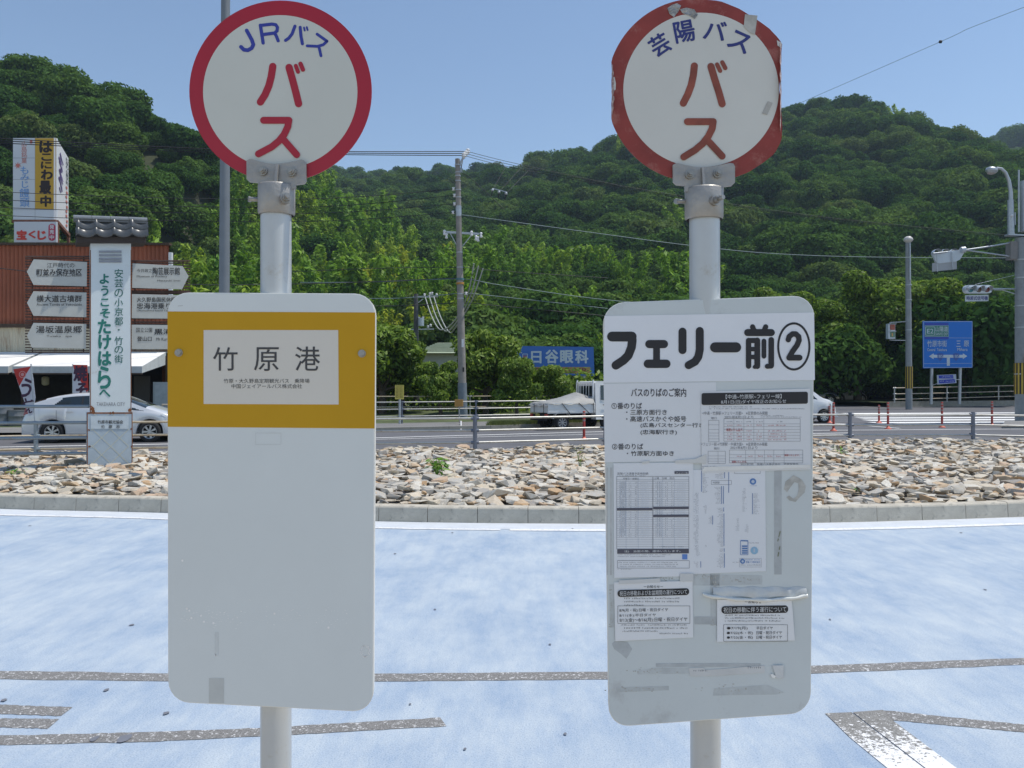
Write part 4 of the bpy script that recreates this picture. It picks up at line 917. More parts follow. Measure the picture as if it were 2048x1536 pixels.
# tapes and residue
M_tr = mat('grey_tape_residue', (.46,.49,.505), .75, var=.14, scale=25)
for a_, b_ in ((ZB(1622,100), ZB(1690,1065)), (ZC(880,480), ZC(1090,552)), (ZC(520,915), ZC(1495,948))): part('tape_residue', fb.rect(*a_, *b_, -.0006), M_tr, pl)
mb = MB(); fb.flat([ZC(110,730),ZC(150,700),(1255.0,1284),ZC(300,780),ZC(272,830),ZC(245,872),ZC(200,830),ZC(130,780)], -.0006, mb)
fb.flat([ZC(910,1105),ZC(1545,1110),ZC(1500,1330),ZC(850,1330)], -.0004, mb) if False else None
part('tape_residue', mb, mat('grey_tape_residue', (.44,.46,.46), .75, var=.14, scale=25), pl)
M_t3 = mat('faint_tape_residue', (.52,.555,.565), .7, var=.12, scale=30)
for q_ in ([ZC(870,85),ZC(1510,95),ZC(1510,180),ZC(1120,190),ZC(870,190)], [ZC(1025,80),ZC(1115,80),ZC(1100,560),ZC(1030,560)], [ZC(345,985),ZC(520,955),ZC(880,960),ZC(880,1010),ZC(350,1018)], [ZC(1060,1150),ZC(1560,1115),ZC(1720,1185),ZC(1640,1205),ZC(1050,1215)], [ZC(85,180),ZC(125,180),ZC(130,580),ZC(92,585)], [ZC(150,1140),ZC(640,1125),ZC(640,1165),ZC(155,1185)]): part('tape_residue', fb.flat(q_, -.00045), M_t3, pl)
mb = MB(); ring = [(1725,200),(1760,175),(1800,140),(1850,165),(1880,185),(1915,240),(1905,300),(1860,345),(1820,390),(1760,375),(1735,345),(1760,330),(1800,360),(1835,330),(1850,270),(1845,215),(1810,205),(1775,250),(1740,300),(1712,270)]
fb.flat([ZB(*p) for p in ring], -.0008, mb)
gr = random.Random(9)
for _ in range(260):
    x, y = random.choice(((gr.gauss(560,60), gr.gauss(125,13)), (gr.gauss(960,30), gr.gauss(110,16)), (gr.gauss(1070,14), gr.uniform(95,215)), (gr.gauss(1300,120), gr.gauss(140,10)), (gr.gauss(105,8), gr.uniform(180,580)), (gr.gauss(450,120), gr.gauss(985,14)), (gr.gauss(1250,140), gr.gauss(1160,22)), (gr.gauss(300,100), gr.gauss(1160,12)), (gr.gauss(1055,12), gr.uniform(500,560))))
    w, h = gr.uniform(1,9), gr.uniform(1,6); fb.rect(*ZC(x-w,y-h), *ZC(x+w,y+h), -.0005-.0000005*_, mb)
part('glue_grime', mb, M_smear2, pl, kind='stuff')
mb = MB(); gr = random.Random(4)
for cy_, cx_, rot in ((710,1665,-.3),(850,1665,-.25)):
    for _ in range(14): u = gr.uniform(-1,1); x, y = cx_ + u*14*rot*3, cy_ + u*50; fb.flat([ZB(x-4,y-5),ZB(x+4,y-8),ZB(x+5,y+6),ZB(x-5,y+4)], -.001-.00001*_, mb)
part('moss_stain', mb, mat('olive_stain', (.24,.26,.18), .9), pl)
mb = MB(); fb.flat([ZC(826,958),ZC(966,955),ZC(985,975),ZC(1180,962),ZC(1330,948),ZC(1530,935),ZC(1535,1000),ZC(1100,1030),ZC(840,1035)], -.0012, mb); sp = part('torn_paper_strip', mb, mat('torn_strip', (.60,.61,.61), .6), pl)
mb = MB(); fb.micro(*ZC(870,974), *ZC(1008,990), -.0016, mb); fb.micro(*ZC(1335,942), *ZC(1490,962), -.0016, mb); part('strip_print', mb, M_grey, sp)
mb = MB()
for r in ((150,148,860,172),(640,-6,800,8)): pass
for pts in ([ZC(745,75),ZC(868,75),ZC(868,150),ZC(740,150)], [ZC(175,140),ZC(560,120),ZC(560,160),ZC(175,175)], [ZA(640,1452),ZA(810,1440),ZA(905,1400),ZA(905,1480),ZA(640,1475)], [ZA(355,1462),ZA(420,1455),ZA(420,1475),ZA(355,1480)], [ZC(1600,930),ZC(1705,928),ZC(1705,1050),ZC(1640,1052)]): fb.flat(pts, -.0034, mb)
part('clear_tape', mb, M_tape, t)
mb = MB(); fb.flat([ZC(1582,1015),ZC(1600,1008),ZC(1635,1030),ZC(1625,1050),ZC(1600,1042)], -.0038, mb); fb.flat([ZB(970,62),ZB(945,102),ZB(990,100),ZB(1955,72),ZB(1950,40)], -.0036, mb); part('paper_edge', mb, mat('bright_paper_edge', (.78,.78,.76), .5), t)
mb = MB(); 
for x, w in ((1213.5,2.5),(1220,4)): fb.rect(x, 935, x+w, 1150, -.0007, mb)
part('stacked_sheet_edge', mb, mat('old_sheet_edge', (.52,.54,.55), .6, var=.1, scale=40), t)
# ------------------------------------------------------------------ tall grey post behind the left sign
M_post = mat('grey_post_paint', (.15,.17,.19), .6, 0, var=.08, scale=4)
a, b = P(447, 900, 12.5), P(446, 785, 12.5)
t = thing('lamp_post', Vector((a.x, 12.5, .16)), 'tall slim grey post rising behind the red ringed disc to the top of the frame', 'lamp post')
part('post', MB().cyl((a.x, 12.5, .12), P(453, -420, 12.5), .088, .058, 28), M_post, t); part('base_plate', MB().cyl((a.x,12.5,.14),(a.x,12.5,.2),.16,n=16), M_gray, t)
# ------------------------------------------------------------------ welcome tower
M_tw = mat('tower_white', (.60,.66,.68), .5, var=.05, scale=1.5, dirt=.12, dirtcol=(.45,.42,.38)); M_rust = mat('rust', (.20,.075,.03), .9, var=.45, scale=14)
M_brownf = mat('brown_frame', (.085,.045,.035), .7, var=.3, scale=10); M_teal = mat('teal_print', (.012,.17,.135), .55, var=.05); M_dg = mat('dark_green_print', (.02,.13,.11), .55)
M_kaw = mat('roof_tile_grey', (.085,.09,.095), .32, .1, var=.2, scale=8); M_kawl = mat('silver_ridge_tile', (.25,.26,.27), .25, .3, var=.12, scale=8)
D = 14.0; TY = 31.0
tw = thing('welcome_tower', Vector((P(221,0,D).x, D, .2)), 'white welcome tower with green vertical lettering under a small tiled roof', 'sign tower')
ft = Face(221, 700, D, TY); U = D/F
def tbox(x0, y0, x1, y1, d0, d1): # px box, depth metres behind the face
    return ft.poly([(x0,y1),(x1,y1),(x1,y0),(x0,y0)], d0, d1)
pn = part('panel', tbox(181,487,262,826,0,.26), M_tw, tw); bs = part('base', tbox(174.5,825,264,938,-.02,.32), mat('tower_base_blue_grey', (.38,.46,.53), .5, var=.12, scale=2.5, dirt=.15, dirtcol=(.4,.42,.40)), tw)
mb = MB(); 
for x in (181,262): ft.rect(x-.8, 500, x+.8, 826, -.002, mb)
for x in (174.5,264): ft.rect(x-.9, 826, x+.9, 936, -.022, mb)
ft.rect(174, 824.5, 264.5, 827.5, -.023, mb); gr = random.Random(1)
for cx_, cy_, r_ in ((185,819,5.5),(259,821,4.5),(187,824,5),(220,826.5,3),(226,826,3.5),(178,860,2.5),(262,858,2.5),(179,893,3),(263,893,2.2),(178,931,3.5),(263,930,3.5),(182,813,2.5)):
    ft.flat([(cx_+math.cos(k*.6)*r_*gr.uniform(.5,1.15), cy_+math.sin(k*.6)*r_*gr.uniform(.5,1.15)) for k in range(10)], -.024-.0003*gr.random(), mb)
part('rust_patch', mb, M_rust, tw)
for y in (503.5, 510.5, 517.5, 523): part('vent_slat', ft.poly([(198,y+2),(243,y+2),(243,y-2),(198,y-2)], -.02, .0), mat('vent_grey', (.27,.29,.33), .6), pn)
mb = MB()
for st, y0, y1 in (('安',538,556.5),('芸',558,575),('の',577.5,594),('小',597,613),('京',615,632),('都',634,651),('・',653,666),('竹',673,690),('の',692,707),('街',709.5,726)): ft.text(st, 229, y0, 246, y1, -.004, mb, .008)
part('small_lettering', mb, M_dg, pn); mb = MB()
for st, x0, y0, x1, y1, bo in (('よ',199,547.5,218,568,.045),('う',202,571,217,592,.045),('こ',201,597,218,613,.045),('そ',200,617,220,636,.045),('た',195.5,638,222,668,.05),('け',196.5,669,222.5,699,.05),('は',196,702,223,732,.05),('ら',195.5,732,222,778,.05),('へ',198,779,221,794,.045)): ft.text(st, x0, y0, x1, y1, -.004, mb, bo)
part('large_lettering', mb, M_teal, pn); mb = MB(); ft.text('TAKEHARA CITY', 193, 804.5, 250, 812, -.004, mb); part('city_name', mb, M_grey, pn)
mb = MB(); lab = ft.rect(181, 832, 257, 857.5, -.028, mb); lb = part('name_label', mb, mat('pale_label', (.50,.57,.62), .5), bs)
mb = MB(); ft.text('竹原市観光協会', 195, 840, 246, 847.5, -.032, mb, .012)
for st, x in (('竹',202),('原',217),('市',232)): ft.text(st, x, 850, x+7.5, 856.5, -.032, mb, .01)
part('label_print', mb, M_black, lb)
mb = MB(); lo, hi = 828, 933
for k in range(-8, 9):       # crossing pale bands inside the base panel
    for sg in (1, -1):
        def X(y): return 221 + sg*(y-892.5)*(18/17.0) + 36*k
        y0, y1 = lo, hi
        pts = [(X(y), y) for y in np.linspace(lo, hi, 200) if 182 <= X(y) <= 257]
        if len(pts) > 3: ft.line(*pts[0], *pts[-1], 1.5, -.0225 - (.0006 if sg > 0 else 0), mb)
part('lattice_band', mb, mat('cream_band', (.50,.52,.45), .6), bs)
# roof
rf = part('roof_beam', tbox(153,475,291,487,-.10,.36), mat('roof_soffit', (.045,.035,.03), .8), tw)
def roof_pt(px, s_, h=0): # s_: 0 ridge .. 1 eave, h: height above the slope
    q = ft.q(px, 441 + 32*s_); return ft.M @ Vector((q[0], .02 - .17*s_ - h*.6, q[1] + h*.8))
for row in range(2):
    for cidx in range(4):
        mb = MB(); n = 12; vs = []; x0 = 151.5 + cidx*35.8 - row*1.0; x1 = x0 + 36.6
        for i in range(n+1):
            u = i/n; wv = .030*math.cos(2*math.pi*(u-.02)) if u < .55 else .030*math.cos(2*math.pi*(u-.02))
            wv = .030*math.sin(math.pi*u/.26) if u < .26 else -.030*math.sin(math.pi*(u-.26)/.74)
            for s0, hh in ((.5*row + (.0), .005), (.5*row+.56, .032), (.5*row+.56, .002)): vs.append(roof_pt(x0+(x1-x0)*u, s0, hh + wv))
        mb.add(vs, [(3*i+j, 3*i+3+j, 3*i+4+j, 3*i+1+j) for i in range(n) for j in range(2)], True); part('roof_tile', mb, M_kaw, tw)
bk = MB(); vs = [roof_pt(152,0,.0), roof_pt(294,0,.0)]; q0, q1 = ft.q(152,473), ft.q(294,473); vs += [ft.M @ Vector((q1[0], .36, q1[1])), ft.M @ Vector((q0[0], .36, q0[1]))]; bk.face(vs); vs2=[roof_pt(152,0,-.01), roof_pt(294,0,-.01), roof_pt(294,1,-.02), roof_pt(152,1,-.02)]; bk.face(vs2); part('roof_slope', bk, M_kaw, tw)
for i in range(4):
    x0 = 147 + i*37.2; a, b = ft.q(x0, 434+1.2*i), ft.q(x0+36.4, 435+1.4*i); A_, B_ = ft.M @ Vector((a[0], .04, a[1])), ft.M @ Vector((b[0], .04, b[1])); part('ridge_tile', MB().cyl(A_, B_, .042, n=16), M_kawl, tw)
    part('ridge_course', MB().bar(A_-Vector((0,0,.055)), B_-Vector((0,0,.055)), .12, .03), M_kaw, tw)
# side frames and the six direction plates
M_dir = mat('direction_plate', (.42,.43,.41), .5, var=.06, scale=4, dirt=.1, dirtcol=(.35,.33,.30))
for (x0, x1, ys) in ((50,180,(511,578,640,704)), (263,383,(520,583,643,701))):
    fr_ = MB()
    for y in ys: ft.poly([(x0,y+1.3),(x1,y+1.3),(x1,y-1.3),(x0,y-1.3)], .10, .16, fr_)
    for x in ((64,167) if x0 < 100 else (271,368)): ft.poly([(x,ys[-1]),(x+2.4,ys[-1]),(x+2.4,ys[0]),(x,ys[0])], .16, .20, fr_)
    part('side_frame', fr_, M_brownf, tw)
    y = ys[0] + 4
    while y < ys[-1] - 2:
        if all(abs(y-k) > 2.5 for k in ys):
            sm = MB(); ft.poly([(x0,y+1),(x1,y+1),(x1,y-1.0),(x0,y-1.0)], .13, .17, sm); part('louvre_slat', sm, M_brownf, tw)
        y += 5.6
DP = [([(67.4,518),(174.5,523.4),(173.8,572),(67,569),(53.7,542.5)], [('江戸時代の',94,525,149,535,.0),('町並み保存地区',73,537,164,550.5,.02),('Environments Preservation',75,549.6,163,552.6,0)], 'top left plate'),
      ([(67,582),(173.4,584.5),(173,634),(67,631),(54,605)], [('横大道古墳群',73,590,164,604,.012),('Ancient Tombs of Yokodaido',73,606,164,611,0)], 0),
      ([(67,645.4),(173,647.5),(172,697),(64,695),(54,671)], [('湯坂温泉郷',72,651,164,666,.012),('Yusaka   spa',93,670,144,675,0)], 0),
      ([(265.6,526),(366,531.5),(378,552),(365,578),(264.8,575)], [('今井政之',274,537,305,544.5,.0),('陶芸展示館',306,534,360.5,549.5,.016),('Museum of Pottery',274,550,335,555.5,0),('Masayuki Imai',315,559,361,563.5,0)], 0),
      ([(264.6,587.5),(366,590),(378,611),(365,637),(264,636)], [('大久野島国民休暇村',274,594,362,603.5,.008),('忠海港乗り場',274,605.5,358,617.5,.012),('Okunoshima Island Tadanoumi',274,619,358,622.5,0)], 0),
      ([(264,649),(366,650),(378,674),(365,698),(264,698)], [('国立公園',273,655,305,664.5,.0),('黒滝山',309,657,362,669,.02),('登山口',275,672.5,304,682,.008),('Mt Kurotaki',313,675,350,681,0)], 0)]
for poly, tx, _ in DP:
    dp = part('direction_plate', ft.poly(poly[::-1], .04, .075), M_dir, tw); mb = MB()
    for st, x0, y0, x1, y1, bo in tx: part('plate_lettering', ft.text(st, x0, y0, x1, y1, .036, None, bo), M_black, dp)
# ------------------------------------------------------------------ railings
M_rail = mat('rail_steel', (.44,.44,.42), .42, .5, var=.18, scale=5, dirt=.25, dirtcol=(.25,.17,.10)); M_railb = mat('rail_post_dark', (.16,.18,.23), .5, .3, var=.15, scale=6)
M_railr = mat('rusty_cream_rail', (.50,.43,.32), .6, .1, var=.2, scale=3, dirt=.4, dirtcol=(.28,.14,.06)); M_railg = mat('old_grey_rail', (.26,.31,.35), .5, .3, var=.15, scale=3, dirt=.2, dirtcol=(.3,.2,.12))
def railing(pts, heights, base, r, label, mr, mp, posts, pr=.03, top=None, group=None, steps=1):
    t = thing('guard_railing', pts[0], label, 'railing', group)
    for p, q in zip(pts, pts[1:]):
        for h in heights:
            part('rail', MB().cyl(p+Vector((0,0,h)), q+Vector((0,0,h)), r, n=10), mr, t)
    for p in posts:
        mb = MB().cyl(p+Vector((0,.0,base)), p+Vector((0,0,(top or heights[-1]+.03))), pr, n=14); o = part('post', mb, mp, t)
        cm = MB()
        for h in heights:
            cm.cyl(p+Vector((-.09,-.005,h)), p+Vector((.09,.005,h)), r*1.55, n=10)
        part('rail_clamp', cm, mp, o)
    return t
rpx = [(-260,15.2),(72,16.5)]; seg = []
pp = lambda px, D, z=0: Vector(((px-CX)/F*D, D, z))
A0 = [pp(-260,15.4,0), pp(72,16.5,0)]; posts = [pp(72,16.5)]
railing([pp(-260,15.3,0), pp(72,16.5,0), pp(345,17.0,0)], (.39,.66,.93), .05, .024, 'rusty cream three-rail railing passing behind the welcome tower', M_railr, M_railg, [pp(-260,15.3), pp(72,16.5)], .042, .97)
railing([pp(345,17.0,.02), pp(664,17.5,.0), pp(950,18,0), pp(1210,19,0.02), pp(1455,20,0.02), pp(1700,21,0.0), pp(1946,21.5,-.02), pp(2190,20.6,-.04)], (.43,.70,.97), .02, .024, 'galvanised three-rail railing between the stone bed and the road', M_rail, M_railb, [pp(664,17.5), pp(950,18), pp(1211,19), pp(1455,20), pp(1700,21), pp(1946,21.5), pp(2190,20.6)], .048, 1.03)
railing([pp(-420,13.2,0), pp(178,13.9,0)], (.50,.77,1.03,1.31), .05, .028, 'closer grey four-rail railing ending at the left side of the welcome tower', M_railg, M_railg, [pp(-330,13.3)], .04)
fz = lambda px, D, dz=.12: Vector(((px-CX)/F*D, D, gz(D)+dz))
railing([fz(560,29.6), fz(804,30.6), fz(952,31.4), fz(1085,32.4), fz(1230,33.6)], (.29,.56,.83), 0, .022, 'grey pipe railing along the far footpath beyond the road', M_rail, M_railb, [fz(560,29.6), fz(804,30.6), fz(952,31.4), fz(1230,33.6)], .032, .88)
railing([fz(540,35.2), fz(752,35.6), fz(940,36), fz(1073,36.6), fz(1240,37.5)], (.45,.92), 0, .022, 'thin brownish railing standing behind the far footpath under the trees', M_railr, M_rail, [fz(540,35.2), fz(752,35.6), fz(940,36), fz(1073,36.6), fz(1240,37.5)], .03, .97)
railing([fz(1789,49.5,.3), fz(1894,50.5,.34), fz(1997,52,.4), fz(2110,53.6,.45)], (.22,.55,.92), 0, .028, 'beige three-rail railing on the low wall behind the zebra crossing', M_railr, M_rail, [fz(1789,49.5,.3), fz(1894,50.5,.34), fz(1997,52,.4), fz(2110,53.6,.45)], .04, .96)
# ------------------------------------------------------------------ rubber bollards
M_bol = mat('red_rubber', (.42,.045,.03), .6, var=.15, scale=9); M_boll = mat('faded_red_rubber', (.62,.14,.09), .6, var=.1); M_refl = mat('worn_reflector', (.40,.25,.22), .5, var=.2, scale=20)
def bollard(px, py, hpx, label):
    p = G(px, py); h = hpx/F*p.y
    t = thing('rubber_bollard', p, label, 'bollard', 'red rubber bollards on the road line')
    mb = MB().lathe([(.040,.03),(.040,h-.02),(.03,h),(.0,h+.002)], p, 'z', 16); part('post', mb, M_bol, t)
    part('base', MB().lathe([(.0,.10),(.045,.095),(.07,.05),(.12,.02),(.125,.0)], p, 'z', 16), M_boll, t)
    for f in (.68,.80,.92): part('reflective_band', MB().lathe([(.042,h*f-.03),(.042,h*f+.03)], p, 'z', 16), M_refl, t)
for px_, py_, hp, lb in ((1168,880,58,'red bollard in front of the rear wheel of the white pickup'),(1667,862,57,'red bollard in front of the nose of the white compact car'),(1776,858,53,'red bollard left of the foot of the slim lamp post'),
                         (1884,855,51,'red bollard in line with the left half of the blue direction sign'),(1984,852,49,'red bollard beside the traffic island of the thick pole'),(1758,846,36,'short dark red bollard standing farther back by the crossing'),(1659,846,34,'small bollard with a yellow cap behind the compact car nose')):
    bollard(px_, py_, hp, lb)
p = G(1659,846); 
# ------------------------------------------------------------------ shop at the left
M_corr = mat('rusty_red_cladding', (.32,.10,.05), .75, var=.28, scale=.9, dirt=.35, dirtcol=(.13,.05,.03), stretch=(1,1,.35)); M_cream = mat('stained_cream_cladding', (.55,.50,.38), .7, var=.15, scale=1.2, dirt=.5, dirtcol=(.30,.17,.09), stretch=(2,1,.4))
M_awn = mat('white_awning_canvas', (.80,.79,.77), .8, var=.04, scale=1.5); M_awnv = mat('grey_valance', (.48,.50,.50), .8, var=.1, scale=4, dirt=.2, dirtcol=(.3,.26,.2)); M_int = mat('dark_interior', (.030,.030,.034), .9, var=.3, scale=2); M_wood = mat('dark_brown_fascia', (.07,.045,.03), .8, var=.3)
SD = 32.0; sx = lambda px, D=SD: (px-CX)/F*D; sz = lambda py, D=SD: H - (py-HY)/F*D
x0, x1 = sx(-420), sx(338); z0 = gz(SD)
sh = thing('shop_building', Vector(((x0+x1)/2, SD, z0)), 'low shop with rust red cladding, white awnings and a dark open front', 'shop')
mb = MB(); n = int((x1-x0)/.055); vs = []
for i in range(n+1):
    x = x0 + (x1-x0)*i/n; y = SD + (0 if i % 3 else .05)
    vs += [(x, y, sz(650)), (x, y, sz(541)), (x, y-.02, sz(540)), (x, y-.02, sz(490))]
mb.add(vs, [(4*i+k, 4*i+4+k, 4*i+5+k, 4*i+1+k) for i in range(n) for k in (0,1,2)]); part('upper_cladding', mb, M_corr, sh)
mb = MB(); vs = []
for i in range(n+1):
    x = x0 + (x1-x0)*i/n; y = SD + .03 + (0 if i % 2 else .03); vs += [(x, y, sz(706)), (x, y, sz(650))]
mb.add(vs, [(2*i, 2*i+2, 2*i+3, 2*i+1) for i in range(n)]); part('lower_cladding', mb, M_cream, sh)
xk = x1*(SD+12)/SD - .8; part('side_wall', MB().face([(x1,SD+.05,z0),(xk,SD+12,z0),(xk,SD+12,sz(490)),(x1,SD+.05,sz(490))]), M_corr, sh); part('corner_flashing', MB().box(x1, x1+.12, SD-.05, SD+.1, sz(700), sz(505)), mat('white_flashing', (.7,.72,.72), .5), sh)
part('roof', MB().bar((x0,SD-.08,sz(489)),(x1+.1,SD-.08,sz(489)),.25,.08).face([(x0,SD,sz(489)),(x1+.1,SD,sz(489)),(xk,SD+12,sz(470)),(x0,SD+12,sz(470))]), M_wood, sh)
part('eave_beam', MB().box(x0, x1, SD-.12, SD+.02, sz(655), sz(648)), M_wood, sh)
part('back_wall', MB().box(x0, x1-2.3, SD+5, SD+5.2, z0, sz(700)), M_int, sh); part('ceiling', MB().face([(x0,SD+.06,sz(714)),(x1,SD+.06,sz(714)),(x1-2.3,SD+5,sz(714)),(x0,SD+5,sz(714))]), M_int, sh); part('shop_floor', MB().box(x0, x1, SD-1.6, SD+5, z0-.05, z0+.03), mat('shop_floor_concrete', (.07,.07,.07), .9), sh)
for px_ in (-300,-120,48,150,250,336): part('front_post', MB().box(sx(px_)-.06, sx(px_)+.06, SD-.1, SD+.05, z0, sz(712)), M_wood, sh)
for k, (a, c) in enumerate(((-420,-180),(-180,86),(88,336))):
    AD = 29.9; mb = MB(); e = 3; xa, xb = sx(a+e), sx(c-e); xc, xd = sx(a+e,AD)+ (xa-sx(a+e,AD)), sx(c-e,AD)+(xb-sx(c-e,AD))
    zt, zb_ = sz(704), sz(732.5,AD)
    mb.face([(xa,SD-.02,zt),(xb,SD-.02,zt),(xb,AD,zb_),(xa,AD,zb_)]); mb.face([(xa,SD-.02,zt-.03),(xb,SD-.02,zt-.03),(xb,AD,zb_-.03),(xa,AD,zb_-.03)])
    aw = part('awning', mb, M_awn, sh)
    part('valance', MB().box(xa, xb, AD-.02, AD, sz(746,AD), zb_), M_awnv, aw); part('awning_rail', MB().bar((xa,AD-.01,sz(747.5,AD)),(xb,AD-.01,sz(747.5,AD)),.06,.05), M_wood, aw)
    for xx in (xa, xb): mb = MB().face([(xx,SD-.02,zt),(xx,AD,zb_),(xx,AD,sz(746,AD)),(xx,SD-.02,zt-.5)]); part('awning_side', mb, M_awnv, aw)
part('shutter', MB().box(sx(268), sx(300), SD-.02, SD+.04, z0, sz(752)), mat('dark_shutter', (.05,.045,.045), .7, var=.3, scale=3, stretch=(30,1,1)), sh)
# things under the awning
def box_thing(nm, px0, py0, px1, py1, D, dep, m, label, cat):
    return single(nm, MB().box(sx(px0,D), sx(px1,D), D, D+dep, max(sz(py1,D), gz(D)+.02), sz(py0,D)), m, label, cat)
t = thing('display_cabinet', Vector((sx(324,30.5),30.5,gz(30.5))), 'grey steel cabinet standing under the right end of the awning', 'cabinet')
part('body', MB().box(sx(306,30.5), sx(345,30.5), 30.5, 31.1, gz(30.5)+.03, sz(764,30.5)), mat('cabinet_grey', (.27,.31,.34), .5, var=.05), t); part('door', MB().box(sx(310,30.5), sx(341,30.5), 30.475, 30.5, gz(30.5)+.12, sz(770,30.5)), mat('cabinet_door', (.30,.34,.37), .5), t); part('door_handle', MB().box(sx(337,30.5), sx(339,30.5), 30.45, 30.475, sz(818,30.5), sz(808,30.5)), M_gray, t)
t = thing('pipe_barrier', Vector((sx(330,27),27,gz(27))), 'small cream pipe barrier in front of the grey cabinet', 'barrier'); 
for h in (.45,.85,.98): part('rail', MB().cyl((sx(324,27),27,gz(27)+h),(sx(380,27),27,gz(27)+h),.025), M_railr, t)
for px_ in (324.5,379): part('post', MB().cyl((sx(px_,27),27,gz(27)),(sx(px_,27),27,gz(27)+1.0),.025), M_railr, t)
M_drum = mat('grey_drum', (.16,.17,.18), .5, .2, var=.2, scale=5)
for px_, py_, r_, lb in ((36,822,.32,'taller grey drum in the dark shop front left of the fallen banner'),(8,815,.30,'grey drum at the left border in the dark shop front'),(62,843,.22,'low grey bucket drum at the foot of the leaning banner')):
    t = thing('drum', Vector((sx(px_,29.5),29.5,gz(29.5))), lb, 'drum', 'drums in the shop front'); h = sz(py_,29.5)-gz(29.5)
    part('body', MB().lathe([(r_*.9,0),(r_,.03),(r_,h*.3),(r_*1.04,h*.33),(r_,h*.36),(r_,h*.66),(r_*1.04,h*.69),(r_,h*.72),(r_,h)], (sx(px_,29.5),29.5,gz(29.5)+.02), 'z', 24), M_drum, t); part('lid', MB().cyl((sx(px_,29.5),29.5,gz(29.5)+h),(sx(px_,29.5),29.5,gz(29.5)+h+.04),r_*1.03,n=24), M_drum, t)
t = thing('hanging_lantern', Vector((sx(91,30.6),30.6,sz(770,30.6))), 'small beige lantern hanging under the left awning edge', 'lantern'); part('shade', MB().lathe([(.06,0),(.13,.05),(.13,.30),(.06,.35)], (sx(91,30.6),30.6,sz(771,30.6)), 'z', 16), mat('lantern_paper', (.25,.23,.15), .8), t); part('hook', MB().cyl((sx(91,30.6),30.6,sz(764,30.6)),(sx(91,30.6),30.6,sz(754,30.6)),.015), M_wood, t)
t = thing('wooden_bench', Vector((sx(115,30.8),30.8,gz(31))), 'dull yellow bench under the awning behind the silver car', 'bench'); part('seat', MB().box(sx(80,30.8),sx(140,30.8),30.6,31.1,gz(31)+.9,gz(31)+.98), mat('bench_wood', (.20,.18,.07), .8), t)
for px_ in (84,136): part('leg', MB().box(sx(px_,30.8)-.04,sx(px_,30.8)+.04,30.7,31.0,gz(31),gz(31)+.9), M_wood, t)
# banners
M_ban = mat('banner_white', (.62,.62,.66), .8, var=.04); M_banr = mat('banner_red', (.52,.045,.035), .8, var=.05); M_banp = mat('banner_purple_print', (.07,.03,.06), .8)
def banner(D, pole, quad, redpoly, glyphsl, ring, label, extra=None):
    f = Face(sum(p[0] for p in quad)/4, sum(p[1] for p in quad)/4, D); a, b = P(*pole[0], D), P(*pole[1], D); a.z = gz(D)
    t = thing('nobori_banner', a, label, 'banner'); part('pole', MB().cyl(a, b, .018, n=8), M_gray, t); c = part('cloth', f.poly(quad, -.006, .0), M_ban, t)
    part('red_field', f.poly(redpoly, -.010, -.0062), M_banr, c); mb = MB()
    for st, x0_, y0_, x1_, y1_, rot in glyphsl: f.text(st, x0_, y0_, x1_, y1_, -.014, mb, .05, rot)
    part('lettering', mb, M_banp, c)
    if ring:
        mb = MB(); x, y, r_ = ring; o1 = disc_poly(x, y, r_, 24); i1 = disc_poly(x, y, r_*.8, 24)
        for i in range(24): f.flat([o1[i], o1[(i+1)%24], i1[(i+1)%24], i1[i]], -.014, mb)
        f.flat(disc_poly(x, y, r_*.5, 12), -.014, mb); part('pale_crest', mb, mat('crest_pink', (.62,.30,.28), .8), c)
banner(22.2, [(73,880),(62,728)], [(27,738.6),(39,774),(52,812),(58,832),(66,829),(71,795),(67,758),(62,732)], [(27,738.6),(39,772),(50,752),(62,733)], [('う',42,757,64,796,-14),('ど',47,797,68,814,-14),('ん',52,814,66,826,-14)], (45.5,749,7), 'leaning red and white noodle banner with a crest behind the rear of the silver car')
banner(28.6, [(145.5,860),(145.5,728)], [(146,729.5),(146,800),(177,800),(175,730)], [(146,729.5),(148,737),(160,760),(174,785),(177,780),(175,730)], [('焼',147,731,175,763,0),('そ',152,765,176,795,0)], None, 'upright red and white banner left of the welcome tower pillar')
# roof sign tower on the shop
M_sgw = mat('sign_face_white', (.60,.64,.68), .5, var=.04, scale=.8); M_gold = mat('sign_gold', (.55,.33,.025), .5, var=.05); M_frame = mat('rusty_frame', (.20,.09,.06), .8, var=.3, scale=6)
D = 33.5; fs = Face(69, 358, D, -4); w0 = 26; 
st_ = thing('rooftop_sign', P(70,485,D), 'tall white and gold boxed sign for sweets on the shop roof', 'rooftop sign')
yawp = 0
SK = mat('sign_face_lit', (.72,.72,.73), .5, var=.03, scale=.8)  # paler copy of the sign white, sunlight put into the side panel's colour
A_, B_, C_ = P(26,276,D), P(113,276,D), P(137,293.5,D+2.9); zb_ = P(0,440,D).z; A2, B2 = P(26,441,D), P(113,438,D); C2 = P(137,451,D+2.9); ztop = A_.z
for nm, a, b, zt_, zl, m in (('front_panel',A_,B_,ztop,zb_,M_sgw),('side_panel',B_,C_,ztop,zb_,SK)):
    d = (b-a); d.z = 0; d.normalize(); n_ = Vector((-d.y, d.x, 0))*.1
    v = [Vector((a.x,a.y,zl)), Vector((b.x,b.y,zl)), Vector((b.x,b.y,zt_)), Vector((a.x,a.y,zt_))]; mb = MB(); mb.add(v+[q+n_ for q in v], [(0,1,2,3),(7,6,5,4),(0,4,5,1),(1,5,6,2),(2,6,7,3),(3,7,4,0)]); part(nm, mb, m, st_)
fr1 = MB().bar(Vector((A_.x,A_.y,zb_-.06)), Vector((B_.x,B_.y,zb_-.06)), .14, .12).bar(Vector((B_.x,B_.y,zb_-.06)), Vector((C_.x,C_.y,zb_-.06)), .14, .12)
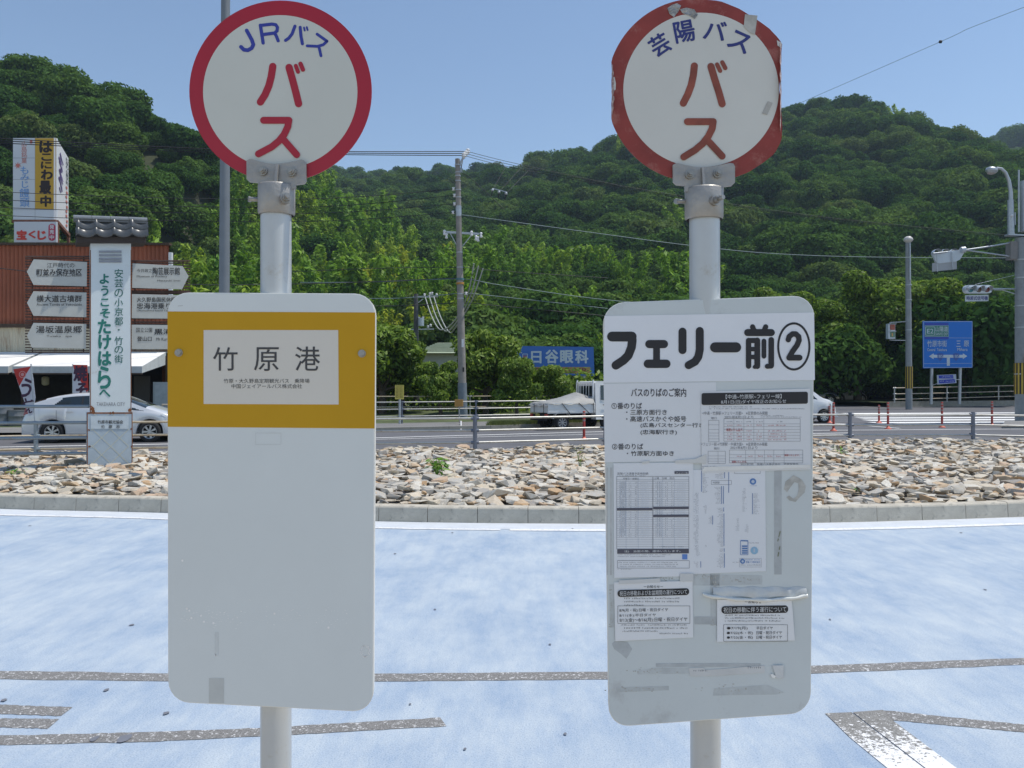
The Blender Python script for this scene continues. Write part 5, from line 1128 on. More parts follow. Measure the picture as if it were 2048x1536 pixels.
for q in (Vector((C_.x,C_.y,0)), Vector((A_.x+.1,A_.y+2.5,0)), Vector((B_.x-.05,B_.y+.15,0)), Vector((A_.x+.15,A_.y+.2,0))): fr1.bar((q.x,q.y,sz(492)), (q.x,q.y,zb_-.05), .10, .10)
fr1.bar(Vector((A_.x+.15,A_.y+.2,sz(486))), Vector((B_.x,B_.y+.2,zb_-.3)), .06,.06); part('support_frame', fr1, M_frame, st_)
fq = Face(69.5, 358, D, 0); sp = part('gold_band', fq.poly([(70.5,418.5),(112.5,418.5),(112.5,276.6),(70.5,276.6)], -.012, -.003), M_gold, st_)
mb = MB()
for y in (316,359): fq.rect(26, y-.4, 70.4, y+.4, -.006, mb)
fq.rect(69.9,276,70.6,440,-.006,mb); fq.rect(26,419,113,419.8,-.006,mb); part('panel_seam', mb, mat('seam_grey', (.30,.33,.37), .6), st_)
mb = MB()
for s_, x0_, y0_, x1_, y1_ in (('は',79,281,105,306),('こ',83,307,104,322),('に',82,323,104,338),('わ',82,339,106,360),('最',79,361,103,388),('中',81,391,103,414)): fq.text(s_, x0_, y0_, x1_, y1_, -.018, mb, .055)
part('brush_lettering', mb, mat('brush_black', (.03,.02,.02), .7), sp); mb = MB()
for s_, x0_, y0_, x1_, y1_ in (('も',41,333,57,348),('み',41,349,59,361),('じ',44,362,57,376),('饅',39,377,59,395),('頭',40,396,59,414)): fq.text(s_, x0_, y0_, x1_, y1_, -.008, mb, .012)
part('blue_lettering', mb, mat('sky_blue_letter', (.16,.34,.66), .6), st_); mb = MB()
for s_, y0_ in (('広',282),('島',293),('銘',304),('菓',316)): fq.text(s_, 43, y0_, 54, y0_+11, -.008, mb, .0)
fq.rect(60,280,65,287,-.008,mb); lp = [(36+7.5*(1 if k%2==0 else .4)*math.cos(k*math.pi/7-1.57), 331+7.5*(1 if k%2==0 else .4)*math.sin(k*math.pi/7-1.57)) for k in range(14)]; fq.flat(lp, -.008, mb); part('red_lettering', mb, mat('pale_red_letter', (.55,.17,.14), .6), st_)
mb = MB(); d = (C_-B_); 
def sidept(u, z, off=.02): q = B_ + d*u; return Vector((q.x, q.y, z)) + Vector((d.y, -d.x, 0)).normalized()*off
def sidetext(s_, u0, u1, z1, z0_, mb, bo=0):
    vs, fs_ = glyphs(s_, bo); mb.add([sidept(u0+(u1-u0)*a, z0_+(z1-z0_)*b) for a, b in vs], fs_)
gr = random.Random(3); hh = (ztop-zb_)
for i in range(13):
    z = ztop - hh*(.13 + .036*i); u = .32 + .09*math.sin(i*1.9); w = .10+.05*math.sin(i)
    mb.add([sidept(u-w, z), sidept(u-w+.06, z+.09), sidept(u+w, z-hh*.035), sidept(u+w-.05, z-hh*.045)], [(0,1,2,3)])
part('side_brush_lettering', mb, mat('violet_brush', (.10,.06,.22), .7), st_); mb = MB()
for i, s_ in enumerate('ときわ御菓子処'): z = ztop - hh*(.04 + .05*i); sidetext(s_, .74, .94, z, z-hh*.04, mb, .02)
part('side_small_lettering', mb, M_black, st_); mb = MB()
for i in range(9): z = ztop - hh*(.42 + .062*i); u = .80+.03*math.sin(i*2); mb.add([sidept(u-.07,z), sidept(u+.08,z+.03), sidept(u+.06,z-hh*.028), sidept(u-.05,z-hh*.03)], [(0,1,2,3)])
part('side_red_lettering', mb, MATS['pale_red_letter'], st_)
lt = thing('lottery_sign', P(70,485,33.2), 'white board with red lottery lettering under the tall roof sign', 'sign'); fl = Face(70, 464, 33.2, 0)
pb = part('board', fl.poly([(28,484.5),(113,484.5),(113,443.5),(28,443.5)], 0, .08), M_sgw, lt); mb = MB()
for s_, x0_, x1_ in (('宝',33,54),('く',57,72),('じ',75,93)): fl.text(s_, x0_, 460 if s_=='宝' else 461, x1_, 480 if s_!='く' else 477, -.01, mb, .06)
rr_ = rrect(97,447.5,111,481.5,6.5)
part('red_lettering', mb, mat('lottery_red', (.62,.06,.045), .6), pb); mb = MB(); fl.flat(rr_, -.006, mb); cp = part('red_capsule', mb, mat('capsule_red', (.50,.04,.10), .6), pb); mb = MB()
for s_, y0_ in (('発',449.5),('売',459.5),('中',470)): fl.text(s_, 99.5, y0_, 108.5, y0_+9, -.012, mb, .03)
part('white_lettering', mb, mat('capsule_white', (.72,.72,.74), .6), cp)
# ------------------------------------------------------------------ cars
M_tyre = mat('tyre_rubber', (.02,.02,.021), .85, var=.2, scale=30); M_rim_ = mat('alloy_rim', (.52,.53,.54), .35, .7, var=.05); M_gl = glass_mat('car_glass', (.018,.028,.034), .05); M_trim = mat('black_trim', (.018,.018,.02), .6); M_under = mat('underbody', (.012,.012,.013), .9)
def wheel(mb_t, mb_r, c, r, w, ax, spokes=7, mb_d=None):
    """ax: unit vector outwards"""
    ax = Vector(ax); up = Vector((0,0,1)); sd_ = ax.cross(up).normalized(); M = Matrix((( sd_.x, up.x, ax.x, c[0]),(sd_.y, up.y, ax.y, c[1]),(sd_.z, up.z, ax.z, c[2]),(0,0,0,1)))
    ty = MB().lathe([(r*.64,w*.5),(r*.70,w*.55),(r*.93,w*.5),(r,w*.32),(r,-w*.32),(r*.93,-w*.5),(r*.64,-w*.5)], (0,0,0), 'z', 36).T(M); mb_t.join_(ty)
    rm = MB().lathe([(r*.66,w*.50),(r*.60,w*.50),(r*.58,w*.30),(r*.58,-w*.4)], (0,0,0), 'z', 36).T(M); mb_r.join_(rm)
    dk = MB().cyl((0,0,w*.12),(0,0,w*.10),r*.6,n=30).T(M); mb_d.join_(dk)
    for k in range(spokes):
        a = 2*math.pi*k/spokes; q = MB().add([(r*.10,-r*.055,w*.40),(r*.60,-r*.10,w*.42),(r*.60,r*.10,w*.42),(r*.10,r*.055,w*.40),(r*.10,-r*.055,w*.2),(r*.60,-r*.10,w*.2),(r*.60,r*.10,w*.2),(r*.10,r*.055,w*.2)],[(0,1,2,3),(0,4,5,1),(1,5,6,2),(2,6,7,3)])
        mb_r.join_(q.T(M @ Matrix.Rotation(a,4,'Z')))
    mb_r.join_(MB().cyl((0,0,w*.2),(0,0,w*.46),r*.15,n=16).T(M))
def _jn(s, o):
    n = len(s.v); s.v += o.v; s.f += [tuple(i+n for i in f) for f in o.f]; s.sm += o.sm; return s
MB.join_ = _jn
def car(name, label, org, yaw, L, Wd, top, belt, xr, xf, wr, side, wind, rear, paint, zsill=.20, hw=None, spokes=7, cat='car', pillars=()):
    """a body lofted from stations along its length; org: ground point under the rear bumper's middle, x forward"""
    M = Matrix.Translation(org) @ Matrix.Rotation(yaw, 4, 'Z'); t = thing(name, Vector(org), label, cat)
    tx, tz = zip(*top); bx_, bz = zip(*belt); XS = sorted(set(list(np.linspace(0, L, int(L/.045))) + [xr-wr*1.16, xr+wr*1.16, xf-wr*1.16, xf+wr*1.16])); hwx, hwz = zip(*(hw or [(0,.86),(.25,.96),(L*.35,1),(L*.65,1),(L-.5,.95),(L-.12,.80),(L,.60)]))
    def sm_interp(x, X_, Z_):
        return sum(np.interp(x+dx, X_, Z_)*w for dx, w in ((-.08,.2),(-.04,.2),(0,.2),(.04,.2),(.08,.2)))
    rows = []
    GF = [0,.07,.18,.29,.40,.51,.62,.73,.82,.90,1.0]; nG = len(GF)
    for x in XS:
        tp = sm_interp(x, tx, tz); bl = min(sm_interp(x, bx_, bz), tp-.05); w = Wd/2*sm_interp(x, hwx, hwz); zb_ = zsill
        for xw in (xr, xf):
            a = wr*1.16
            if abs(x-xw) < a: zb_ = max(zb_, wr + math.sqrt(a*a-(x-xw)**2))
        gh = max(0, tp-.07-bl); wrf = w*(.94 - .30*min(1, gh/.45)*.62)
        pts = [(0, zb_), (w*.80, zb_)]
        for fr_, wf in ((0,.97),(.12,.995),(.35,1.0),(.62,1.0),(.82,.985),(.93,.97)): pts.append((w*wf, zb_ + (bl-zb_)*fr_))
        re = max(bl+.006, tp-.07)
        for g_ in GF: pts.append((w*.955 + (wrf-w*.955)*g_, bl + (re-bl)*g_))
        pts += [(wrf*.88, re + (tp-re)*.55), (wrf*.6, re + (tp-re)*.88), (0, tp)]
        rows.append(pts)
    nc = len(rows[0]); G0 = 8
    mbs = {k: MB() for k in ('body','side_glass','windscreen','rear_glass','pil')}
    def V(i, j, s): y, z = rows[i][j]; return M @ Vector((XS[i], y*s, z))
    sg = {1: MB(), -1: MB()}
    for s in (1, -1):
        for i in range(len(XS)-1):
            for j in range(nc-1):
                x = (XS[i]+XS[i+1])/2; key = 'body'
                if G0+1 <= j < G0+nG-2:
                    f0 = ((GF[j-G0]+GF[j-G0+1])/2-.07)/.83
                    if side[0][0]+(side[0][1]-side[0][0])*f0 < x < side[1][0]+(side[1][1]-side[1][0])*f0:
                        key = 'side_glass' if not any(a_ < x < b_ for a_, b_ in pillars) else 'pil'
                if j >= G0+nG-1:
                    if wind[0] < x < wind[1]: key = 'windscreen'
                    if rear[0] < x < rear[1]: key = 'rear_glass'
                (mbs if key != 'side_glass' else sg)[key if key != 'side_glass' else s].add([V(i,j,s), V(i+1,j,s), V(i+1,j+1,s), V(i,j+1,s)], [(0,1,2,3) if s < 0 else (3,2,1,0)], True)
    for i in (0, len(XS)-1):
        pl_ = [V(i,j,1) for j in range(nc)] + [V(i,j,-1) for j in range(nc-2,0,-1)]; mbs['body'].add(pl_, [tuple(range(len(pl_)))])
    def weld(o):
        bm = bmesh.new(); bm.from_mesh(o.data); bmesh.ops.remove_doubles(bm, verts=bm.verts, dist=.0008); bmesh.ops.recalc_face_normals(bm, faces=bm.faces); bm.to_mesh(o.data); bm.free()
    bo = part('body', mbs['body'], paint, t); weld(bo)
    for s in (1, -1): weld(part('side_window', sg[s], M_gl, t))
    for k, m in (('windscreen', M_gl), ('rear_glass', M_gl)):
        if mbs[k].f: weld(part(k, mbs[k], m, t))
    if mbs['pil'].f: weld(part('pillar_trim', mbs['pil'], M_trim, t))
    part('underbody', MB().box(.25, L-.3, -Wd*.36, Wd*.36, zsill-.03, .62).T(M), M_under, t)
    for xw in (xr, xf):
        for s in (1, -1):
            a, b, c = MB(), MB(), MB(); q = M @ Vector((xw, s*(Wd/2-.105), wr)); wheel(a, b, q, wr, .2, (M.to_3x3() @ Vector((0,s,0))), spokes, c)
            o = part('wheel', a, M_tyre, t); part('rim', b, M_rim_, o); part('brake_disc', c, M_under, o)
    return t, M
p = P(106, 887, 23.25); yaw = math.atan2(.35, 2.7)
silver = mat('silver_paint', (.66,.67,.68), .30, .25, var=.015, coat=.8)
org = Vector((-13.28, 23.25, gz(23.25))) ; d_ = Vector((math.cos(yaw), math.sin(yaw), 0)); nrm = Vector((-d_.y, d_.x, 0)); org = Vector((sx(106,23.25), 23.25, gz(23.25)-.0)) - d_*.86 + nrm*.78
silv, M = car('hatchback_car', 'silver hatchback driving along the road behind the welcome tower', org, yaw, 4.46, 1.745,
    [(0,.62),(.04,.88),(.12,1.08),(.24,1.19),(.5,1.285),(.9,1.385),(1.4,1.46),(1.9,1.485),(2.35,1.455),(2.75,1.345),(3.1,1.20),(3.45,1.06),(3.8,.955),(4.1,.86),(4.3,.74),(4.46,.52)],
    [(0,.60),(.2,1.02),(.8,1.03),(1.5,1.0),(2.4,.97),(3.1,.93),(3.6,.90),(4.4,.7)], .86, 3.54, .317, ((.80,1.12),(3.42,2.55)), (2.55,3.42), (.14,.62), silver, pillars=((1.62,1.70),(2.72,2.80)))
def onside(x, z, s=-1, off=.012, w=.872): return M @ Vector((x, s*(w+off), z))
for x in (1.35, 2.45): part('door_handle', MB().bar(onside(x-.09,.90), onside(x+.09,.905), .02, .035), silver, silv)
for x in (.98,2.02,3.02):
    mb = MB(); q = [onside(x+dx, z, -1, .0035, .87) for dx, z in ((0,.30),(.008,.30),(.008,.95),(0,.95))]; mb.face(q); part('door_gap', mb, M_trim, silv)
part('tail_lamp', MB().add([M @ Vector(v) for v in ((.00,-.66,.80),(.22,-.845,.86),(.26,-.84,1.02),(.07,-.66,1.04))], [(0,1,2,3)]), mat('lamp_red', (.35,.02,.02), .2), silv)
part('head_lamp', MB().add([M @ Vector(v) for v in ((4.34,-.62,.66),(4.0,-.80,.72),(3.82,-.835,.83),(4.22,-.66,.78))], [(0,1,2,3)]), mat('lamp_clear', (.55,.58,.6), .1, .3), silv)
part('door_mirror', MB().lathe([(0,-.1),(.07,-.06),(.085,.02),(.05,.09),(0,.1)], (0,0,0), 'y', 12).T(M @ Matrix.Translation((3.0,-.98,1.0))), silver, silv)
# white compact car behind the right board
yaw2 = .10; dd = 33.3; org = Vector((sx(1645,dd), dd, gz(dd))) - Vector((math.cos(yaw2), math.sin(yaw2),0))*2.75 + Vector((0,.7,0))
kw, M = car('compact_car', 'white compact car whose nose shows right of the notice board', org, yaw2, 3.38, 1.475,
    [(0,.7),(.06,1.2),(.2,1.52),(.6,1.62),(1.6,1.64),(2.1,1.55),(2.45,1.3),(2.75,1.06),(3.1,.98),(3.28,.85),(3.38,.6)], [(0,.9),(.4,1.02),(2.4,.96),(3.3,.8)], .45, 2.75, .27, ((.35,.45),(2.5,2.15)), (2.12,2.66), (.03,.18), mat('white_car_paint', (.72,.73,.74), .25, 0, var=.02, coat=.7), zsill=.2, spokes=9)
part('head_lamp', MB().add([M @ Vector(v) for v in ((3.30,-.5,.70),(3.06,-.70,.72),(2.98,-.71,.88),(3.24,-.52,.88))], [(0,1,2,3)]), MATS['lamp_clear'], kw); part('front_bumper', MB().box(3.2,3.40,-.62,.62,.26,.42).T(M), MATS['white_car_paint'], kw)
dd = 54; dk, M = car('parked_van', 'dark parked van in the shade of the trees right of the notice board', Vector((sx(1690,dd)-4.6, dd+1, gz(dd)+.02)), .05, 4.6, 1.8, [(0,.8),(.1,1.2),(.4,1.38),(2.8,1.42),(3.2,1.32),(3.9,.98),(4.4,.85),(4.6,.5)], [(0,.8),(.4,.92),(3.6,.86),(4.5,.7)], .9, 3.7, .33, ((.4,.5),(3.4,3.1)), (2.95,3.8), (.05,.2), mat('black_car_paint', (.02,.022,.025), .2, .2, var=.05, coat=.6), cat='van')
dd = 60; wc, M = car('parked_sedan', 'white parked car glimpsed in the tree shade behind the dark van', Vector((sx(1728,dd)-2.6, dd, gz(dd)+.0)), .0, 2.6, 1.7, [(0,.7),(.1,1.0),(.5,1.35),(1.5,1.38),(2.0,1.05),(2.4,.9),(2.6,.6)], [(0,.8),(2.5,.8)], .5, 2.1, .3, ((.4,.5),(1.9,1.6)), (1.6,2.0), (.1,.4), MATS['white_car_paint'])
# kei pickup
M_pk = mat('pickup_white', (.76,.76,.75), .35, 0, var=.03, scale=3, coat=.3, dirt=.1, dirtcol=(.5,.5,.48)); M_tarp = mat('grey_tarpaulin', (.30,.30,.29), .6, var=.15, scale=3, bump=.4, bscale=12)
yw = R(25); PD = 28.9; o0 = Vector((sx(1126,PD), PD, gz(PD)+.0)); dv = Vector((math.cos(yw), math.sin(yw), 0)); nv = Vector((-dv.y, dv.x, 0)); org = o0 - dv*.62 + nv*.70
M = Matrix.Translation(org) @ Matrix.Rotation(yw, 4, 'Z'); pk = thing('pickup_truck', org, 'small white pickup with a grey tarpaulin over its bed', 'pickup truck')
SC_ = 1.0
for nm, b_ in (('bed_floor',(0.02,1.96,-.68,.68,.62,.68)),('tailgate',(0.0,.035,-.68,.68,.64,.95)),):
    part(nm, MB().box(*b_).T(M), M_pk, pk)
for s in (1,-1):
    sb = part('bed_side', MB().box(.0,1.96,min(s*.70,s*.665),max(s*.70,s*.665),.60,.97).T(M), M_pk, pk)
    mb = MB()
    for z in (.66,.76,.86,.955): mb.box(.02,1.94,min(s*.70,s*.715),max(s*.70,s*.715),z-.018,z+.018)
    part('side_ridge', mb.T(M), M_pk, sb)
part('chassis', MB().box(.15,3.0,-.35,.35,.36,.6).box(0.02,.08,-.66,.66,.42,.58).T(M), M_under, pk); part('rear_bumper', MB().box(-.04,.03,-.62,.62,.34,.44).T(M), M_under, pk)
part('number_plate', MB().box(-.055,-.042,-.16,.16,.46,.58).T(M), mat('plate_yellow', (.45,.38,.10), .5), pk)
for s in (1,-1): part('tail_lamp', MB().box(-.03,.06,min(s*.66,s*.50),max(s*.66,s*.50),.47,.58).T(M), mat('lamp_red2', (.45,.04,.03), .3), pk); part('mud_flap', MB().box(.30,.32,s*.58-.1,s*.58+.1,.18,.42).T(M), M_under, pk)
for s in (1,-1):
    mb = MB(); pr = [(.62+.40*math.cos(a), .27+.40*math.sin(a)) for a in np.linspace(.35, math.pi-.35, 12)]; vs = []
    for x, z in pr: vs += [(x, s*.71, z), (x, s*.50, z)]
    part('wheel_guard', mb.add(vs, [(2*i,2*i+1,2*i+3,2*i+2) for i in range(11)]).T(M), M_pk, pk)
cabp = [(2.0,.36),(2.0,1.70),(2.08,1.775),(2.9,1.77),(3.05,1.70),(3.30,1.08),(3.36,.95),(3.38,.36)]
mb = MB(); n = len(cabp); vs = [(x, y*(1 if z < 1.0 else .90), z) for y in (-.70,.70) for x, z in cabp]; mb.add(vs, [tuple(range(n)), tuple(range(2*n-1,n-1,-1))] + [(i,n+i,n+(i+1)%n,(i+1)%n) for i in range(n)]); cb = part('cab', mb.T(M), M_pk, pk)
part('rear_window', MB().box(1.985,1.998,-.50,.50,1.08,1.60).T(M), M_gl, cb)
for s in (1,-1): part('side_window', MB().add([(2.22,s*.685,1.08),(3.14,s*.69,1.08),(2.98,s*.645,1.62),(2.22,s*.645,1.62)], [(0,1,2,3)]).T(M), M_gl, cb); part('door_handle', MB().bar((2.30,s*.715,.90),(2.44,s*.715,.90),.02,.03).T(M), M_trim, cb)
part('windscreen', MB().add([(3.30,-.58,1.12),(3.30,.58,1.12),(3.08,.54,1.66),(3.08,-.54,1.66)], [(0,1,2,3)]).T(M @ Matrix.Translation((.012,0,.004))), M_gl, cb)
gd = MB()
for y in (-.60,.60): gd.tube([(1.93,y,.70),(1.93,y,1.72),(1.95,y*.97,1.82)], .028, 8)
gd.tube([(1.93,-.60,1.73),(1.93,.60,1.73)], .02, 8)
for y in (-.3,-.1,.1,.3): gd.tube([(1.93,y,.98),(1.93,y,1.73)], .012, 6)
gd.tube([(1.93,-.60,1.18),(1.93,.60,1.18)], .016, 8); part('cab_guard', gd.T(M), M_pk, pk)
for x in (.62, 2.52):
    for s in (1,-1):
        a, b, c = MB(), MB(), MB(); wheel(a, b, M @ Vector((x, s*.60, .27)), .275, .15, M.to_3x3() @ Vector((0,s,0)), 8, c); o = part('wheel', a, M_tyre, pk); part('rim', b, mat('steel_rim', (.35,.35,.36), .4, .5), o); part('hub', c, M_under, o)
mb = MB(); nx_, ny_ = 22, 12; vs = []; gr = random.Random(8)
for i in range(nx_+1):
    for j in range(ny_+1):
        u, v = i/nx_, j/ny_*2-1; x = -.06 + 2.0*u; rid = .98 + .06*u + .33*max(0, 1-abs(u-.80)/.8)**1.3*(1-abs(v)**1.6*.9); z = rid + .012*math.sin(u*19+v*7) + gr.uniform(-.006,.006)
        y = v*.74; 
        if abs(v) > .99: z = .93 + .025*math.sin(u*23); 
        if u == 0: z = .86 + .03*math.sin(v*9)
        vs.append((x, y, z))
mb.add(vs, [(i*(ny_+1)+j, (i+1)*(ny_+1)+j, (i+1)*(ny_+1)+j+1, i*(ny_+1)+j+1) for i in range(nx_) for j in range(ny_)], True)
tp_ = single('tarpaulin', mb.T(M), M_tarp, 'grey tarpaulin tented over the bed of the white pickup', 'tarpaulin')
mb = MB()
for x0_, x1_ in ((.55,.90),(1.25,1.72),(1.86,1.90)): mb.tube([(x0_,-.745,.97),(x1_,-.73,.58)], .012, 5)
mb.tube([(-.09,-.55,.95),(-.05,-.48,.62)], .012, 5); mb.tube([(-.09,.2,.95),(-.05,.28,.62)], .012, 5); part('elastic_cord', mb.T(M), M_under, tp_)
# ------------------------------------------------------------------ utility poles, cables
M_cpole = mat('concrete_pole', (.27,.25,.23), .9, var=.2, scale=3, dirt=.3, dirtcol=(.17,.15,.13)); M_ins = mat('white_insulator', (.75,.75,.76), .3, var=.03); M_wire = mat('black_cable', (.02,.02,.022), .6); M_wireg = mat('pale_cable', (.12,.18,.19), .5, .1); M_wirec = mat('grey_hanging_cable', (.34,.36,.33), .6)
UD = 34.0; up = thing('utility_pole', Vector((sx(926,UD), UD, gz(UD))), 'tall concrete utility pole with insulators and a crossarm in the centre', 'utility pole')
bt, tp = P(926,846,UD), P(915,318,UD); lp = lambda y, dx=0, dd=0: P(915+(y-318)*(11/528)+dx, y, UD+dd)
part('shaft', MB().cyl(bt, tp, .185, .10, 24), M_cpole, up); part('lower_wrap', MB().cyl(lp(846), lp(766), .205, .19, 24), mat('dark_pole_wrap', (.17,.20,.23), .7, var=.2, scale=5), up)
for y in (330,345,352,362,380,395,505,535,565,588,597): part('steel_band', MB().cyl(lp(y+.8), lp(y-.8), .125+.0001*(y-330), n=20), M_gray, up)
part('orange_band', MB().cyl(lp(569), lp(565), .17, n=20), mat('orange_band', (.45,.22,.04), .6), up); part('teal_band', MB().cyl(lp(561), lp(556.5), .175, n=20), mat('teal_band', (.08,.18,.20), .5), up)
part('notice_tube', MB().box(lp(688,2).x-.02, lp(688,2).x+.08, UD-.20, UD-.16, lp(695).z, lp(679).z), M_ins, up); part('number_tag', MB().box(lp(735,3).x-.02, lp(735,3).x+.05, UD-.21, UD-.17, lp(744).z, lp(735).z), M_wire, up)
part('metal_sleeve', MB().cyl(lp(433), lp(412), .125, n=20), M_gray, up)
tb = part('top_bracket', MB().bar(lp(328,4), lp(303,19), .06, .08).bar(lp(345,5), lp(322,10), .04, .04), M_gray, up)
TOPI = [P(928,311,UD-.35), P(931.5,307,UD), P(935.5,303,UD+.35)]
for q in TOPI: part('insulator', MB().lathe([(.0,-.14),(.06,-.12),(.035,-.07),(.10,-.05),(.10,-.01),(.05,.02),(.09,.04),(.08,.10),(0,.13)], q, 'z', 14), M_ins, tb)
ca = part('crossarm', MB().bar(P(886,464,UD), P(958,468,UD), .09, .09).bar(lp(500,0), P(900,466,UD-.1), .03,.03).bar(lp(500,0), P(945,468,UD-.1), .03,.03), M_gray, up)
for px_, py_ in ((889,465),(893,472),(943,467),(952,476),(956,478),(962,470)): part('insulator', MB().lathe([(0,-.12),(.06,-.1),(.06,-.04),(.03,0),(.06,.04),(.05,.1),(0,.12)], P(px_,py_,UD-.12), 'z', 12), M_ins, ca)
for px_, py_ in ((907,378),(909,391),(909,408),(906,425),(932,587)): part('spool_insulator', MB().lathe([(0,-.07),(.07,-.06),(.04,0),(.07,.06),(0,.07)], P(px_,py_,UD-.05), 'z', 12), M_ins, up)
part('guy_stub', MB().bar(P(924,345,UD), P(921,323,UD), .04,.04), M_gray, up)
def cable(pts, r, m, label, group='overhead cables'):
    Q = [P(*p) for p in pts]
    if len(Q) == 2: Q = [Q[0], Q[0].lerp(Q[1], .5), Q[1]]
    out = []
    n = len(Q)
    for i in range(n-1):
        p0, p1, p2, p3 = Q[max(i-1,0)], Q[i], Q[i+1], Q[min(i+2,n-1)]
        for j in range(8): t_ = j/8; out.append(.5*((2*p1)+(p2-p0)*t_+(2*p0-5*p1+4*p2-p3)*t_*t_+(-p0+3*p1-3*p2+p3)*t_**3))
    out.append(Q[-1]); single('overhead_cable', MB().tube(out, r, 5), m, label, 'cable', group)
ord_ = ('upper', 'middle', 'lower')
for k in range(3):
    q = [(928,311),(931.5,307),(935.5,303)][2-k]
    cable([(-260,262+4.5*k,30),(0,277+4.5*k,31),(400,297+3.5*k,32.6),(690,303+3.2*k,33.4),(q[0],q[1],[UD+.35,UD,UD-.35][k])], .018, M_wire, f'{ord_[k]} black cable running left from the pole top across the roof sign')
    cable([(q[0],q[1],[UD+.35,UD,UD-.35][k]),(1010,322+5*k,34.5),(1160,355+3*k,35.5),(1340,388+2*k,36.6),(1700,440+2*k,39),(2300,495+2*k,43)], .011, M_wire, f'{ord_[k]} black cable running right from the pole top down past the battered disc')
for k, (y0_, y1_, y2_) in enumerate(((385,396,378),(401,412,391),(416,425,408),(432,441,425))):
    cable([(-260,y0_-14,30),(26,y0_,31),(330,y1_,32.2),(650,y1_+1,33.2),(906,y2_,UD-.05)], .013, M_wire, ('first','second','third','lowest')[k] + ' thin dark cable crossing the lower half of the roof sign', 'thin cables left of the utility pole')
cable([(924,430,UD),(940,432,UD),(1160,462,35),(1380,491,36),(1560,508,37),(1810,515,38.5),(2300,516,41)], .017, M_wireg, 'pale cyan cable from the upper pole across to the thick signal pole')
cable([(600,565,33),(750,564,33.4),(920,558,UD),(1000,570,34.5),(1215,600,36),(1500,622,38)], .016, M_wireg, 'pale cable at the teal band of the utility pole')
cable([(-60,530,29),(300,566,31),(600,568,32.6),(912,556,UD)], .016, M_wire, 'dark cable reaching the pole just above the teal band')
cable([(380,588,31),(745,597,33),(860,592,33.6),(916,587,UD),(960,589,34.4),(1215,617,36)], .015, M_wireg, 'upper of the two pale cables above the yellow bamboo')
cable([(380,600,31),(745,612,33),(917,606,UD),(1000,612,34.6),(1215,632,36)], .015, M_wire, 'lower dark cable below the pale pair')
cable([(560,545,33),(745,537,33.4),(920,535,UD),(1000,542,34.5),(1215,556,36)], .013, M_wire, 'thin dark cable above the teal band')
cable([(2300,-80,30),(1960,48,36),(1882,83,38),(1600,206,46),(1470,262,50)], .010, M_wireg, 'single cable rising across the sky at the upper right', 'lone cable')
single('cable_marker', MB().lathe([(0,-.09),(.07,-.05),(.07,.05),(0,.09)], P(1881,83.5,38), 'x', 12), M_wire, 'small dark marker ball on the cable in the right sky', 'marker')
cable([(924,347,UD),(942,357,33.4),(1010,420,32)], .012, M_wire, 'short guy wire leaving the pole near its top')
for k in range(3):
    a = (849+9*k, 590+1*k); cable([(a[0],a[1],40),(a[0]+14,a[1]+42,38.5),(882+8*k,660+2*k,36.5),(910,640+8*k,35.4),(935+4*k,590+6*k,34.4),(948+9*k,527+5*k,33.8)], .030, M_wirec, ('left','middle','right')[k] + ' grey cable of the three hanging in a deep loop by the pole', 'looped grey cables')
sp2 = thing('utility_pole', Vector((sx(833,41), 41, .5)), 'smaller dark utility pole with a transformer left of the central pole', 'utility pole'); part('shaft', MB().cyl((sx(833,41),41,.4), P(832,588,41), .16,.11,16), mat('dark_pole', (.10,.10,.10), .8), sp2)
part('transformer', MB().cyl(P(842,652,40.8), P(842,638,40.8), .16, n=18).cyl(P(842,638,40.8), P(842,636,40.8), .12, n=18), mat('transformer_grey', (.42,.48,.52), .4, .3), sp2); o = part('crossarm', MB().bar(P(826,594,41), P(876,593,41), .08,.08).bar(P(820,659,41), P(868,658,41), .06,.06).bar(P(834,607,41), P(846,598,41), .04,.04), M_gray, sp2)
for px_, py_ in ((849,590),(860,588),(864,587),(873,590),(838,637),(846,636),(856,654),(861,651)): part('insulator', MB().lathe([(0,-.08),(.07,-.06),(.04,0),(.07,.05),(0,.09)], P(px_,py_,40.9), 'z', 10), M_ins, o)
sr = thing('insulator_rack', P(997,382,33), 'white insulator bar hanging from the cables right of the pole', 'insulator rack'); part('bar', MB().bar(P(985,377,33), P(1014,384,33), .03,.03), M_gray, sr)
for px_, py_ in ((985,380),(998,384),(1012,387)): part('insulator', MB().lathe([(0,-.06),(.06,-.04),(.06,.03),(0,.06)], P(px_,py_,33), 'z', 12), M_gray, sr); 
mb = MB()
for (a, b) in (((985,380),(1012,333)),((998,384),(1040,338)),((1012,387),(1056,342))): mb.tube([P(*a,33), P(*b,34.5)], .010, 5)
for px_, py_ in ((983,388),(996,392),(1010,396)): mb.tube([P(px_+2,py_-6,33), P(px_,py_+4,33)], .022, 6)
part('hanger_wire', mb, M_wire, sr)
